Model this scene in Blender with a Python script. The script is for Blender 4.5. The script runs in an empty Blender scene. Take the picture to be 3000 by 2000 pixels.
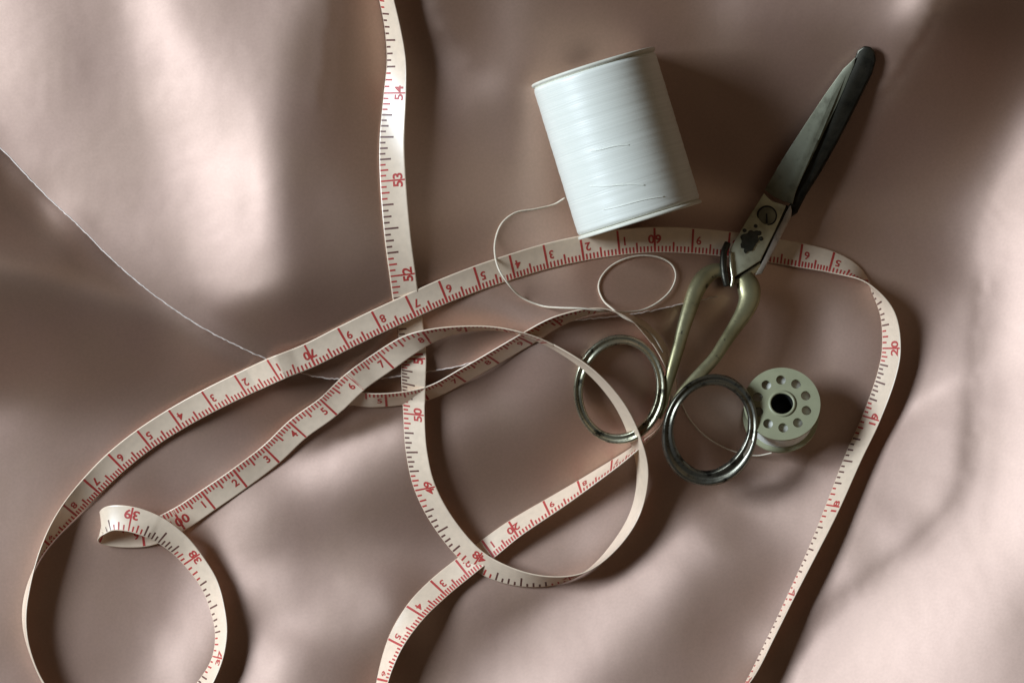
import bpy, bmesh, math, random
import numpy as np
from mathutils import Vector, Matrix
random.seed(7); rng = np.random.RandomState(11)
scene = bpy.context.scene
# ---------------------------------------------------------------- camera, room light, window
cam_d = bpy.data.cameras.new('camera'); cam = bpy.data.objects.new('camera', cam_d); scene.collection.objects.link(cam)
cam.location = (0, 0, 8.0); cam_d.sensor_fit = 'HORIZONTAL'; cam_d.sensor_width = 36; cam_d.lens = 36*8.0/2.6
cam_d.clip_start = 0.1; cam_d.clip_end = 100
scene.camera = cam
w_ = bpy.data.worlds.new('World'); scene.world = w_; w_.use_nodes = True
bg = w_.node_tree.nodes['Background']; bg.inputs[0].default_value = (1.0, 0.74, 0.54, 1); bg.inputs[1].default_value = 0.028
def area(name, loc, target, size, size_y, power, col):
    d = bpy.data.lights.new(name, 'AREA'); d.shape = 'RECTANGLE'; d.size = size; d.size_y = size_y; d.energy = power; d.color = col
    o = bpy.data.objects.new(name, d); scene.collection.objects.link(o); o.location = loc
    o.rotation_euler = (Vector(target)-Vector(loc)).to_track_quat('-Z', 'Y').to_euler(); return o
EL = math.radians(36); R_ = 9.0
area('window_light', (-0.965*R_*math.cos(EL), 0.262*R_*math.cos(EL), R_*math.sin(EL)), (0, 0, 0), 3.6, 2.8, 980, (0.83, 0.965, 1.11))
scene.cycles.use_denoising = True
area('room_light', (5.0, 1.5, 5.0), (0, 0, 0), 6.0, 6.0, 20, (1.0, 0.80, 0.56))
vs = scene.view_settings; vs.view_transform = 'Standard'; vs.look = 'None'; vs.exposure = 0; vs.gamma = 1
# ---------------------------------------------------------------- helpers
S = 2.6/3000          # one unit is 10 cm; lengths below are given in 1/3000 of the 26 cm wide view
def link(o, parent=None):
    scene.collection.objects.link(o)
    if parent: o.parent = parent
    return o
def empty(name, label, cat, loc=(0, 0, 0), group=None):
    o = bpy.data.objects.new(name, None); o.empty_display_size = .05; link(o); o.location = loc
    o['label'] = label; o['category'] = cat
    if group: o['group'] = group
    return o
def mesh_obj(name, v, f, mat, parent=None, smooth=True):
    me = bpy.data.meshes.new(name); me.from_pydata([tuple(map(float, p)) for p in v], [], [tuple(map(int, q)) for q in f])
    me.polygons.foreach_set('use_smooth', [smooth]*len(me.polygons)); me.materials.append(mat); me.update()
    o = bpy.data.objects.new(name, me); link(o)
    if parent:
        o.parent = parent
        top = parent
        off = Vector((0, 0, 0))
        while top: off += top.location; top = top.parent
        me.transform(Matrix.Translation(-off))
    return o
def recalc(o):
    bm = bmesh.new(); bm.from_mesh(o.data); bmesh.ops.recalc_face_normals(bm, faces=bm.faces); bm.to_mesh(o.data); bm.free(); return o
def bevel(o, width, seg=2, ang=40):
    bm = bmesh.new(); bm.from_mesh(o.data); bmesh.ops.remove_doubles(bm, verts=bm.verts, dist=1e-5)
    bmesh.ops.recalc_face_normals(bm, faces=bm.faces)
    es = [e for e in bm.edges if len(e.link_faces) == 2 and e.calc_face_angle(0) > math.radians(ang)]
    bmesh.ops.bevel(bm, geom=es, offset=width, segments=seg, affect='EDGES', profile=.5, clamp_overlap=True)
    bm.to_mesh(o.data); bm.free(); o.data.polygons.foreach_set('use_smooth', [True]*len(o.data.polygons))
    return o
def catmull(P, n=12, closed=False):
    P = np.asarray(P, float); out = []
    N = len(P); rngk = range(N if closed else N-1)
    for i in rngk:
        if closed: a, b, c, d = P[(i-1) % N], P[i], P[(i+1) % N], P[(i+2) % N]
        else:
            b, c = P[i], P[i+1]; a = P[i-1] if i > 0 else 2*b-c; d = P[i+2] if i+2 < N else 2*c-b
        k = 0.5
        t0 = 0; t1 = t0+max(np.linalg.norm((b-a)[:3]), 1e-6)**k; t2 = t1+max(np.linalg.norm((c-b)[:3]), 1e-6)**k; t3 = t2+max(np.linalg.norm((d-c)[:3]), 1e-6)**k
        for j in range(n):
            t = t1+(t2-t1)*j/n
            A1 = (t1-t)/(t1-t0)*a+(t-t0)/(t1-t0)*b; A2 = (t2-t)/(t2-t1)*b+(t-t1)/(t2-t1)*c; A3 = (t3-t)/(t3-t2)*c+(t-t2)/(t3-t2)*d
            B1 = (t2-t)/(t2-t0)*A1+(t-t0)/(t2-t0)*A2; B2 = (t3-t)/(t3-t1)*A2+(t-t1)/(t3-t1)*A3
            out.append((t2-t)/(t2-t1)*B1+(t-t1)/(t2-t1)*B2)
    if not closed: out.append(P[-1])
    return np.array(out)
def resample(P, step, closed=False):
    Q = np.vstack([P, P[:1]]) if closed else P
    d = np.r_[0, np.cumsum(np.linalg.norm(np.diff(Q[:, :3], axis=0), axis=1))]
    n = max(4, int(round(d[-1]/step))); t = np.linspace(0, d[-1], n+1)
    if closed: t = t[:-1]
    return np.stack([np.interp(t, d, Q[:, k]) for k in range(Q.shape[1])], 1)
def unit(a): return a/np.maximum(np.linalg.norm(a, axis=-1, keepdims=True), 1e-9)
def tangents(P, closed=False):
    if closed: return unit(np.roll(P, -1, 0)-np.roll(P, 1, 0))
    return unit(np.gradient(P, axis=0))
def sweep(name, P, prof, mat, parent, up=(0, 0, 1), closed=False, scale=None, cap=True):
    """sweep a closed profile [(side, up)...] along world points P"""
    P = np.asarray(P, float); T = tangents(P, closed); U = np.broadcast_to(np.asarray(up, float), T.shape)
    side = unit(np.cross(T, U)); U = np.cross(side, T); m = len(prof); pr = np.asarray(prof, float); n = len(P)
    sc = np.ones((n, 2)) if scale is None else np.asarray(scale, float).reshape(n, -1)*np.ones((1, 2))
    V = P[:, None]+side[:, None]*(pr[None, :, :1]*sc[:, None, :1])+U[:, None]*(pr[None, :, 1:]*sc[:, None, 1:])
    V = V.reshape(-1, 3); f = []
    for i in range(n if closed else n-1):
        a, b = i*m, ((i+1) % n)*m
        for j in range(m): f.append((a+j, a+(j+1) % m, b+(j+1) % m, b+j))
    if cap and not closed: f.append(tuple(range(m-1, -1, -1))); f.append(tuple((n-1)*m+j for j in range(m)))
    return recalc(mesh_obj(name, V, f, mat, parent))
def ellipse(a, b, n=12, pw=1.0):
    return [(a*np.sign(math.cos(t))*abs(math.cos(t))**pw, b*np.sign(math.sin(t))*abs(math.sin(t))**pw) for t in np.linspace(0, 2*math.pi, n, endpoint=False)]
def lathe(prof, origin, axis, nseg=64, ref=None):
    """profile [(radius, along)] about axis through origin -> verts, faces (no caps)"""
    ax = Vector(axis).normalized(); r = Vector(ref) if ref is not None else ax.orthogonal(); r = (r-ax*r.dot(ax)).normalized(); q = ax.cross(r)
    v = []; f = []
    for (rad, al) in prof:
        for k in range(nseg):
            a = 2*math.pi*k/nseg; v.append(Vector(origin)+ax*al+r*(rad*math.cos(a))+q*(rad*math.sin(a)))
    for i in range(len(prof)-1):
        for k in range(nseg):
            a = i*nseg+k; b = i*nseg+(k+1) % nseg; f.append((a, b, b+nseg, a+nseg))
    return v, f
# ---------------------------------------------------------------- materials
def nodes(name):
    m = bpy.data.materials.new(name); m.use_nodes = True; nt = m.node_tree; return m, nt, nt.nodes['Principled BSDF']
def N(nt, t, **kw):
    n = nt.nodes.new(t)
    for k, v in kw.items():
        if k in n.inputs: n.inputs[k].default_value = v
        else: setattr(n, k, v)
    return n
def ramp(nt, src, stops):
    r = nt.nodes.new('ShaderNodeValToRGB'); e = r.color_ramp.elements
    while len(e) < len(stops): e.new(.5)
    for q, (p, c) in zip(e, stops): q.position = p; q.color = c
    nt.links.new(src, r.inputs[0]); return r
def satin():
    """satin weave: brown matte body under a broad pale sheen"""
    m, nt, b = nodes('satin'); L = nt.links; out = nt.nodes['Material Output']; nt.nodes.remove(b)
    tc = N(nt, 'ShaderNodeTexCoord')
    gr = N(nt, 'ShaderNodeTexNoise', Scale=150.0, Detail=2.0); L.new(tc.outputs['Object'], gr.inputs['Vector'])
    nz = N(nt, 'ShaderNodeTexNoise', Scale=5.0, Detail=3.0); L.new(tc.outputs['Object'], nz.inputs['Vector'])
    r = ramp(nt, nz.outputs['Fac'], [(.35, (.45, .240, .132, 1)), (.65, (.45, .228, .146, 1))])
    r2 = ramp(nt, gr.outputs['Fac'], [(.3, (.965, .965, .965, 1)), (.7, (1.03, 1.03, 1.03, 1))])
    def mul(src, g):
        mx = N(nt, 'ShaderNodeMixRGB', blend_type='MULTIPLY'); mx.inputs[0].default_value = 1; L.new(g.outputs[0], mx.inputs[2])
        if hasattr(src, 'outputs'): L.new(src.outputs[0], mx.inputs[1])
        else: mx.inputs[1].default_value = src
        return mx
    d = N(nt, 'ShaderNodeBsdfDiffuse'); L.new(mul(r, r2).outputs[0], d.inputs['Color'])
    g = N(nt, 'ShaderNodeBsdfGlossy'); g.inputs['Roughness'].default_value = .52; L.new(mul((.635, .466, .388, 1), r2).outputs[0], g.inputs['Color'])
    mix = N(nt, 'ShaderNodeMixShader'); mix.inputs[0].default_value = .78; L.new(d.outputs[0], mix.inputs[1]); L.new(g.outputs[0], mix.inputs[2])
    L.new(mix.outputs[0], out.inputs['Surface'])
    return m
def plain(name, col, rough=.5, metal=0., spec=.5, noise=0., nscale=20., bump=0.):
    m, nt, b = nodes(name); L = nt.links
    b.inputs['Roughness'].default_value = rough; b.inputs['Metallic'].default_value = metal; b.inputs['Specular IOR Level'].default_value = spec
    tc = N(nt, 'ShaderNodeTexCoord'); nz = N(nt, 'ShaderNodeTexNoise', Scale=nscale, Detail=4.0); L.new(tc.outputs['Object'], nz.inputs['Vector'])
    lo = tuple(c*(1-noise) for c in col)+(1,); hi = tuple(min(1, c*(1+noise)) for c in col)+(1,)
    r = ramp(nt, nz.outputs['Fac'], [(.3, lo), (.7, hi)]); L.new(r.outputs[0], b.inputs['Base Color'])
    if bump:
        bp = N(nt, 'ShaderNodeBump', Strength=bump, Distance=.002); L.new(nz.outputs['Fac'], bp.inputs['Height']); L.new(bp.outputs[0], b.inputs['Normal'])
    return m
def worn_metal(name, col, dark, rough, metal, scale, lo, hi):
    """tarnished plating: base colour breaks up into dark worn specks"""
    m, nt, b = nodes(name); L = nt.links
    tc = N(nt, 'ShaderNodeTexCoord'); nz = N(nt, 'ShaderNodeTexNoise', Scale=scale, Detail=6.0, Roughness=.65); L.new(tc.outputs['Object'], nz.inputs['Vector'])
    n2 = N(nt, 'ShaderNodeTexNoise', Scale=scale*.25, Detail=3.0); L.new(tc.outputs['Object'], n2.inputs['Vector'])
    r = ramp(nt, nz.outputs['Fac'], [(lo, dark+(1,)), (hi, col+(1,))])
    r2 = ramp(nt, n2.outputs['Fac'], [(.35, (.72, .70, .62, 1)), (.65, (1.1, 1.1, 1.08, 1))])
    mx = N(nt, 'ShaderNodeMixRGB', blend_type='MULTIPLY'); mx.inputs[0].default_value = 1; L.new(r.outputs[0], mx.inputs[1]); L.new(r2.outputs[0], mx.inputs[2])
    L.new(mx.outputs[0], b.inputs['Base Color']); b.inputs['Metallic'].default_value = metal
    rr = ramp(nt, nz.outputs['Fac'], [(.3, (rough+.2,)*3+(1,)), (.7, (rough,)*3+(1,))]); L.new(rr.outputs[0], b.inputs['Roughness'])
    bp = N(nt, 'ShaderNodeBump', Strength=.25, Distance=.002); L.new(nz.outputs['Fac'], bp.inputs['Height']); L.new(bp.outputs[0], b.inputs['Normal'])
    return m
M = {}
M['satin'] = satin()
M['fray'] = plain('frayed thread', (.80, .68, .60), .6, noise=.2, nscale=120)
M['tape'] = plain('tape plastic', (.82, .645, .475), .34, spec=.85, noise=.05, nscale=60)
M['red'] = plain('red print', (.50, .055, .045), .5, noise=.12, nscale=90)
M['dark_print'] = plain('dark print', (.14, .055, .042), .5, noise=.25, nscale=90)
M['nickel'] = worn_metal('tarnished nickel', (.36, .33, .195), (.08, .07, .045), .30, .72, 48, .28, .38)
M['plate'] = worn_metal('brushed plate', (.66, .65, .48), (.48, .46, .33), .42, .25, 30, .3, .5)
M['blade'] = worn_metal('grey blade steel', (.26, .26, .19), (.16, .155, .11), .40, .4, 26, .32, .5)
M['dark_steel'] = worn_metal('dark and shaded steel', (.075, .070, .055), (.03, .028, .022), .33, .8, 30, .35, .6)  # dark stop metal; also painted shade for the rear blade and plate gap
M['rail'] = worn_metal('pale steel edge', (.55, .47, .40), (.35, .30, .25), .45, .3, 40, .3, .5)
M['chrome'] = worn_metal('worn chrome', (.50, .48, .36), (.05, .045, .035), .22, .9, 34, .36, .45)
M['stamp'] = plain('stamped black', (.045, .045, .03), .6, noise=.4, nscale=70)
M['bobbin'] = plain('olive plastic', (.36, .355, .22), .4, noise=.06, nscale=30)
M['thread'] = plain('cream thread', (.72, .62, .48), .55, noise=.1, nscale=200)
M['strand'] = plain('pale thread', (.90, .90, .80), .4, noise=.05, nscale=200)
M['flange'] = plain('white plastic rim', (.80, .77, .64), .45, noise=.05, nscale=40)
M['ringdark'] = worn_metal('dark worn ring', (.26, .25, .21), (.04, .036, .03), .22, .9, 30, .36, .47)
M['bobbin_thread'] = plain('white bobbin thread', (.74, .72, .64), .5, noise=.08, nscale=160, bump=.2)
M['hole_shade'] = plain('dark hole shade', (.008, .008, .006), .6)  # near-black colour stands in for shade inside bores, screw recess and slot
def winding_mat(ax):
    m, nt, b = nodes('wound thread'); L = nt.links
    tc = N(nt, 'ShaderNodeTexCoord'); mp = N(nt, 'ShaderNodeMapping'); L.new(tc.outputs['UV'], mp.inputs['Vector']); mp.inputs['Scale'].default_value = (1.2, 130, 1)
    nz = N(nt, 'ShaderNodeTexNoise', Scale=1.0, Detail=3.0, Roughness=.6); L.new(mp.outputs[0], nz.inputs['Vector'])
    r = ramp(nt, nz.outputs['Fac'], [(.3, (.80, .80, .70, 1)), (.7, (.92, .92, .82, 1))]); L.new(r.outputs[0], b.inputs['Base Color'])
    b.inputs['Roughness'].default_value = .38; b.inputs['Specular IOR Level'].default_value = .75; b.inputs['Sheen Weight'].default_value = .1
    bp = N(nt, 'ShaderNodeBump', Strength=.25, Distance=.0015); L.new(nz.outputs['Fac'], bp.inputs['Height']); L.new(bp.outputs[0], b.inputs['Normal'])
    return m
# ---- cloth surface: heights of the folds, with some cast shade shaped in, on a 1.7 mm grid
H=16.0; X0,X1,Y0,Y1=-300.0,3300.0,-300.0,2292.0
NX=int((X1-X0)/H)+1; NY=int((Y1-Y0)/H)+1
# the free edge of the upper layer, top view
FX = np.arange(-400,3401,40.0)[:95]
FY = np.array([101.7, 106.7, 137.2, 171.2, 205.3, 239.3, 274.2, 310.1, 346.1, 382.2, 418.7, 458.1, 500.6, 543.5, 585.3, 622.0, 656.9, 697.0, 739.6, 777.1, 812.5, 845.4, 876.2, 905.5, 932.4, 958.1, 980.4, 1000.8, 1020.5, 1039.4, 1057.4, 1074.2, 1089.9, 1101.3, 1107.6, 1110.4, 1111.9, 1110.5, 1107.4, 1103.0, 1096.8, 1090.2, 1083.7, 1077.0, 1068.1, 1056.7, 1041.6, 1021.9, 999.4, 976.6, 958.2, 945.3, 939.1, 934.4, 930.2, 926.3, 922.3, 915.9, 907.9, 899.0, 889.8, 880.9, 872.4, 865.0, 858.1, 851.4, 845.0, 838.6, 832.2, 825.8, 819.7, 815.2, 812.0, 809.0, 805.9, 802.9, 799.9, 796.9, 793.9, 790.9, 787.9, 784.9, 782.1, 779.2, 776.4, 773.7, 770.9, 768.2, 765.5, 762.7, 760.0, 757.2, 754.3, 751.3, 748.4])
def flap_y(x): return np.interp(x,FX,FY)
gx=X0+H*np.arange(NX); gy=Y0+H*np.arange(NY)
GX,GY=np.meshgrid(gx,gy)
def lap0(z):
    o=np.zeros_like(z)
    d=z[:,1:]-z[:,:-1]; o[:,1:]+=d; o[:,:-1]-=d
    d=z[1:]-z[:-1]; o[1:]+=d; o[:-1]-=d
    return o
def extend(V,mask,it=500):
    """smoothly extend the values of V where mask is False"""
    m=mask.astype(float)*20.0
    z=np.where(mask,V,V[mask].mean())
    # start by nearest column value
    for i in range(NX):
        c=np.where(mask[:,i])[0]
        if len(c): z[:,i]=np.interp(np.arange(NY),c,V[c,i])
    A=lambda q: m*q+lap0(lap0(q))+0.02*lap0(q)
    b=m*V; r=b-A(z); M=m+20; y=r/M; p=y.copy(); rz=(r*y).sum()
    for k in range(it):
        Ap=A(p); a=rz/((p*Ap).sum()+1e-30); z=z+a*p; r=r-a*Ap
        y=r/M; rn=(r*y).sum(); p=y+(rn/rz)*p; rz=rn
    return z
UP=GY<flap_y(GX)
def soft(a,sg):
    n=int(3*sg)+1; k=np.exp(-.5*(np.arange(-n,n+1)/sg)**2); k/=k.sum()
    b=np.pad(a,((n,n),(0,0)),mode='edge'); a=sum(k[i]*b[i:i+a.shape[0]] for i in range(2*n+1))
    b=np.pad(a,((0,0),(n,n)),mode='edge'); return sum(k[i]*b[:,i:i+a.shape[1]] for i in range(2*n+1))
def split(V):
    """V: visible heights (px). returns flap field F and lower layer field L"""
    sm=lambda u: np.clip(u,0,1)**2*(3-2*np.clip(u,0,1))
    t=sm((GX-1880)/160); t2=sm((GX-2050)/120)
    upm=((GY<flap_y(GX)-15)&(GX<2200)) | (GX>2150)
    F=extend(V,upm)
    dnm=(GY>flap_y(GX)+15)|(GX>2080)
    L=extend(V,dnm)
    dist=np.clip((flap_y(GX)-GY)/60,0,1)
    L=np.where(UP,(1-t)*np.minimum(L,F-14-30*dist)+t*V,L)
    # even out both layers along the free edge
    Lb=soft(L,2.2); Fb=soft(F,1.6); dd=np.abs(GY-flap_y(GX)); wl=np.exp(-(dd/55)**2)*(1-t2)*(~UP); wf=np.exp(-(dd/35)**2)*(1-t2)*(GX<2100)
    L=L*(1-wl)+wl*np.minimum(Lb,L+25); F=F*(1-wf)+wf*Fb
    F=F+0.35-0.9*t2
    return F,L
def bicubic(Z,x,y):
    fx=np.clip((np.asarray(x)-X0)/H,1,NX-3.001); fy=np.clip((np.asarray(y)-Y0)/H,1,NY-3.001)
    ix=np.floor(fx).astype(int); iy=np.floor(fy).astype(int); tx=fx-ix; ty=fy-iy
    def w(t): return [(-t**3+3*t*t-3*t+1)/6,(3*t**3-6*t*t+4)/6,(-3*t**3+3*t*t+3*t+1)/6,t**3/6]
    wx=w(tx); wy=w(ty); o=0
    for a in range(4):
        for b in range(4): o=o+wx[b]*wy[a]*Z[iy+a-1,ix+b-1]
    return o
def grid_mesh(px,py,pz):
    """arrays (rows, cols) in px -> verts (world), quads facing +z"""
    n,m=px.shape
    v=np.stack([(px-1500)*S,(1000-py)*S,pz*S],-1).reshape(-1,3)
    i=np.arange(n*m).reshape(n,m)
    q=np.stack([i[1:,:-1],i[1:,1:],i[:-1,1:],i[:-1,:-1]],-1).reshape(-1,4)
    return v,q
def lower_mesh(L,step=10):
    xs=np.arange(X0+H,X1-2*H,step); ys=np.arange(Y0+H,Y1-2*H,step)
    px,py=np.meshgrid(xs,ys); return grid_mesh(px,py,bicubic(L,px,py))
def flap_mesh(F,nx=310,ny=150):
    xs=np.linspace(X0+20,2170,nx); ye=flap_y(xs); t=np.linspace(0,1,ny)
    py=(Y0+20)*(1-t[:,None])+ye[None]*t[:,None]; px=np.repeat(xs[None],ny,0)
    return grid_mesh(px,py,bicubic(F,px,py))
FOLDS = [
360,0,1,1,1,1,1,1,1,2,1,1,1,2,1,1,2,1,2,1,1,2,1,2,1,2,1,2,1,2,1,2,1,2,2,1,2,2,2,1,2,2,2,2,2,2,3,2,2,2,2,2,2,3,2,2,2,2,1,2,2,1,2,1,2,1,1,1,1,1,0,1,0,0,0,0,-1,0,-1,-2,-2,-2,-2,-3,-3,-3,-4,-4,-4,-5,-4,-5,-5,-5,-5,-6,-6,-6,-6,-6,-6,-7,
-7,-6,-7,-7,-7,-7,-7,-7,-7,-7,-7,-7,-7,-7,-7,-7,-7,-7,-7,-7,-7,-7,-7,-7,-7,-7,-8,-7,-7,-7,-6,-7,-7,-6,-6,-7,-5,-6,-5,-6,-4,-5,-4,-4,-4,-3,-3,-2,-2,-2,-2,-1,-1,-1,-1,0,0,0,0,1,1,0,1,2,1,1,2,2,2,2,2,2,3,2,3,2,3,3,2,3,3,2,3,2,2,2,2,1,
1,0,0,0,-2,-2,-2,-3,-4,-5,-5,-5,-6,-7,-6,-7,-8,-7,-7,-8,-7,-7,-7,-8,-7,-7,-6,-7,-6,-7,-6,-5,-5,-5,-4,-2,0,0,0,0,0,0,0,0,0,-1,1,0,0,-1,1,0,0,0,-1,1,0,0,0,0,0,-1,1,-1,1,-1,1,0,0,0,-1,1,0,-1,0,1,0,0,0,0,0,0,-1,0,1,0,0,0,0,-1,0,0,0,0,
1,0,0,0,0,0,0,0,0,0,0,0,0,0,0,0,0,0,0,-1,0,1,0,0,-1,1,0,-1,0,0,0,1,-1,0,0,0,0,0,1,0,0,0,-1,1,0,-1,0,0,0,0,0,0,0,1,0,0,0,0,0,0,0,0,0,0,0,0,0,-1,0,0,1,0,0,0,-1,0,1,-1,0,1,-1,0,0,1,-1,0,0,0,1,-1,1,-1,0,0,0,0,0,0,1,-1,0,0,1,-1,0,1,0,
-1,0,1,-1,0,0,0,0,1,-1,0,0,1,-1,0,1,0,-1,1,-1,1,0,0,-1,1,0,0,0,-1,1,0,0,-1,0,1,0,-1,0,0,0,-1,1,0,0,0,0,-1,0,1,0,0,-1,0,0,1,0,-1,0,0,1,-1,-1,1,0,0,0,0,0,0,0,0,-1,1,0,0,-1,1,-1,1,0,-1,1,-1,1,-1,1,0,0,0,0,0,0,-1,1,-1,1,0,-1,1,0,0,0,
-1,0,1,0,0,0,0,-1,0,1,0,0,0,0,0,0,0,0,-1,0,1,-1,1,-1,0,0,0,0,0,1,-1,0,0,0,0,1,0,0,-1,0,0,1,-1,0,0,0,0,0,-1,1,0,0,0,0,0,0,0,0,0,0,0,0,0,0,0,0,0,0,1,0,-1,0,0,0,0,0,0,0,0,0,0,0,0,0,1,0,0,-1,0,0,0,0,1,-1,0,0,0,0,0,0,0,0,0,0,0,-1,1,-1,
1,0,0,0,0,0,0,0,0,0,0,0,0,0,0,0,0,0,0,0,0,0,0,0,-1,1,0,0,0,0,0,0,0,1,-1,1,-1,0,0,1,-1,0,1,0,0,0,0,-1,1,0,-1,-1,1,-1,1,-1,0,0,0,-1,1,-1,1,-1,0,0,0,0,0,0,0,0,0,0,1,-1,0,0,0,-1,0,0,0,0,0,1,0,0,-1,0,1,0,-1,1,-1,0,1,-1,1,-1,1,-1,1,-1,0,
0,0,0,1,-1,1,-1,0,1,-1,0,0,0,1,0,-1,0,0,0,0,1,0,-1,0,0,0,0,0,0,0,0,1,0,-1,1,-1,0,1,0,0,0,-1,0,0,1,0,0,-1,0,0,0,0,1,-1,0,0,-1,1,0,0,-1,1,-1,0,0,0,0,1,-1,0,0,0,1,-1,1,0,0,0,0,0,0,-1,0,0,1,0,0,0,0,0,0,0,0,0,0,0,0,0,0,0,1,0,-1,0,0,0,0,
0,0,-1,0,1,-1,0,0,0,0,0,0,0,0,0,0,0,0,0,0,0,0,1,-1,1,-1,0,0,0,0,0,0,0,1,-1,0,0,1,0,-1,1,0,-1,1,0,0,0,0,0,0,1,0,0,0,0,0,0,0,0,0,-1,1,-1,0,-1,1,-1,0,-1,0,0,0,-1,1,-1,0,0,0,0,0,0,0,0,0,-1,1,0,0,-1,1,0,-1,0,1,0,0,0,0,0,-1,0,0,1,0,-1,0,
1,-1,0,1,-1,1,-1,1,-1,0,0,0,1,-1,1,-1,0,0,0,1,-1,0,1,-1,0,0,0,0,0,0,0,0,1,-1,0,0,0,1,0,0,0,0,0,-1,0,0,0,0,0,1,-1,0,0,0,1,-1,1,-1,0,0,0,0,0,0,0,0,0,0,0,0,-1,0,0,0,0,0,0,0,0,0,0,0,1,0,0,-1,1,-1,0,0,0,0,0,0,1,0,0,-1,0,1,0,0,0,0,1,0,0,
0,-1,0,0,0,0,0,0,0,0,0,-1,0,1,-1,1,0,-1,0,0,0,0,0,0,0,0,0,-1,0,1,0,0,0,0,0,-1,1,0,0,0,0,0,0,0,0,0,-1,1,0,0,0,0,1,-1,0,1,0,0,0,0,0,0,0,0,0,1,-1,1,0,0,-1,1,-1,1,-1,0,-1,1,-1,-1,0,0,-1,1,-1,0,-1,0,0,-1,1,-1,0,0,0,0,0,1,-1,1,0,0,-1,1,
0,0,-1,0,0,0,0,0,0,0,1,-1,0,0,1,-1,0,1,-1,1,-1,0,0,0,1,-1,1,-1,0,0,0,0,0,0,0,0,0,0,0,0,0,0,0,0,0,0,1,-1,0,0,0,1,-1,0,0,0,0,0,1,-1,0,1,-1,1,-1,0,0,0,0,0,0,0,0,0,0,1,-1,0,0,0,0,0,0,-1,1,-1,0,-1,1,-1,0,0,0,0,0,0,1,0,0,0,0,0,0,0,0,0,0,
0,0,0,0,0,1,0,-1,1,0,0,0,-1,1,0,0,1,-1,0,0,0,0,-1,1,0,0,0,0,-1,0,0,-1,0,1,-1,0,0,0,0,0,0,0,1,0,-1,0,0,0,1,-1,1,0,-1,0,1,0,-1,0,1,0,-1,1,0,0,0,-1,1,-1,1,0,0,0,0,0,0,0,1,0,0,1,-1,1,0,0,0,1,-1,0,0,-1,0,0,-1,0,0,-1,-1,0,-1,0,0,-1,0,0,
0,-1,1,0,-1,0,1,-1,0,0,0,0,1,0,0,-1,0,1,0,-1,0,0,1,0,0,-1,0,0,1,-1,0,1,-1,0,0,0,1,-1,0,0,0,0,0,1,-1,0,0,0,0,0,0,0,0,0,0,0,0,0,0,0,0,0,0,0,0,1,-1,0,0,0,0,0,0,0,1,-1,0,0,0,0,0,0,0,0,0,0,0,0,0,0,0,0,0,0,1,-1,0,0,0,-1,0,0,0,-1,0,0,0,0,
0,0,1,0,-1,0,0,1,-1,0,1,0,0,0,0,0,-1,1,0,0,0,1,-1,1,0,0,0,0,0,0,0,1,-1,0,0,0,0,0,0,0,-1,0,0,0,0,0,0,-1,0,0,0,0,0,0,0,0,0,0,0,0,0,1,-1,1,-1,0,0,1,-1,0,1,0,-1,0,1,-1,0,0,0,1,-1,1,0,0,0,0,0,0,1,0,0,0,0,0,1,0,0,0,0,0,0,0,-1,1,-1,-1,0,
-1,-1,0,0,0,-1,-1,0,0,-1,0,0,0,-1,0,1,0,-1,1,0,0,0,0,-1,1,0,-1,0,0,0,1,0,0,-1,0,0,0,0,1,-1,0,1,-1,0,1,-1,1,-1,0,1,-1,0,0,0,0,0,0,0,0,0,-1,1,0,-1,1,0,0,0,0,0,0,0,-1,1,0,0,0,0,0,0,0,0,0,0,0,0,1,-1,1,-1,0,1,0,0,-1,0,1,-1,0,0,0,0,0,0,
0,0,1,-1,0,0,-1,0,-1,0,-1,0,0,0,0,1,0,-1,1,2,-3,1,0,1,0,-1,0,0,0,0,0,1,-1,1,0,0,0,1,-1,1,0,0,0,0,0,0,0,0,0,0,0,0,0,-1,0,1,-1,0,0,-1,1,-1,0,0,0,0,-1,0,0,0,0,0,0,0,1,0,-1,1,0,0,1,0,-1,1,-1,0,0,0,0,0,1,-1,0,1,-1,1,-1,0,0,0,1,0,0,0,1,
0,0,1,0,0,0,0,1,0,0,0,0,-1,-1,0,0,-1,-1,0,-1,-1,-1,0,0,-1,0,0,-1,0,-1,1,-1,0,0,0,0,0,0,0,0,1,0,0,-1,0,0,0,0,0,0,0,0,0,0,1,-1,0,1,-1,0,1,-1,0,0,0,1,-1,0,1,-1,0,0,0,0,0,0,0,0,0,-1,1,0,-1,0,0,0,1,0,0,0,0,0,0,0,0,0,0,1,0,0,0,0,-1,0,1,
-1,0,1,-1,0,0,1,0,-1,0,1,0,0,-1,1,0,0,-1,0,1,-1,0,-1,0,-1,-1,0,0,-1,0,1,-1,1,1,0,1,-1,0,0,0,0,0,0,0,0,0,0,0,1,-1,0,1,0,0,1,-1,1,0,0,0,0,0,0,1,-1,0,0,0,0,0,0,-1,1,-1,0,0,-1,0,0,0,-1,0,0,0,0,0,0,0,0,1,0,0,0,0,0,1,-1,0,0,0,0,0,0,0,1,
-1,0,0,0,0,0,0,0,0,0,1,-1,1,0,0,0,1,0,0,1,0,0,1,-1,0,0,0,0,0,0,-1,-1,-1,0,-1,0,-1,-1,-1,-1,0,-1,0,0,-1,1,-1,0,0,0,1,-1,0,1,0,0,0,0,0,-2,0,0,0,0,0,1,0,0,0,1,-1,0,0,0,0,1,-1,0,1,-1,0,0,0,1,-1,0,0,0,0,0,0,0,-1,1,-1,1,-1,0,1,0,0,0,-1,
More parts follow.
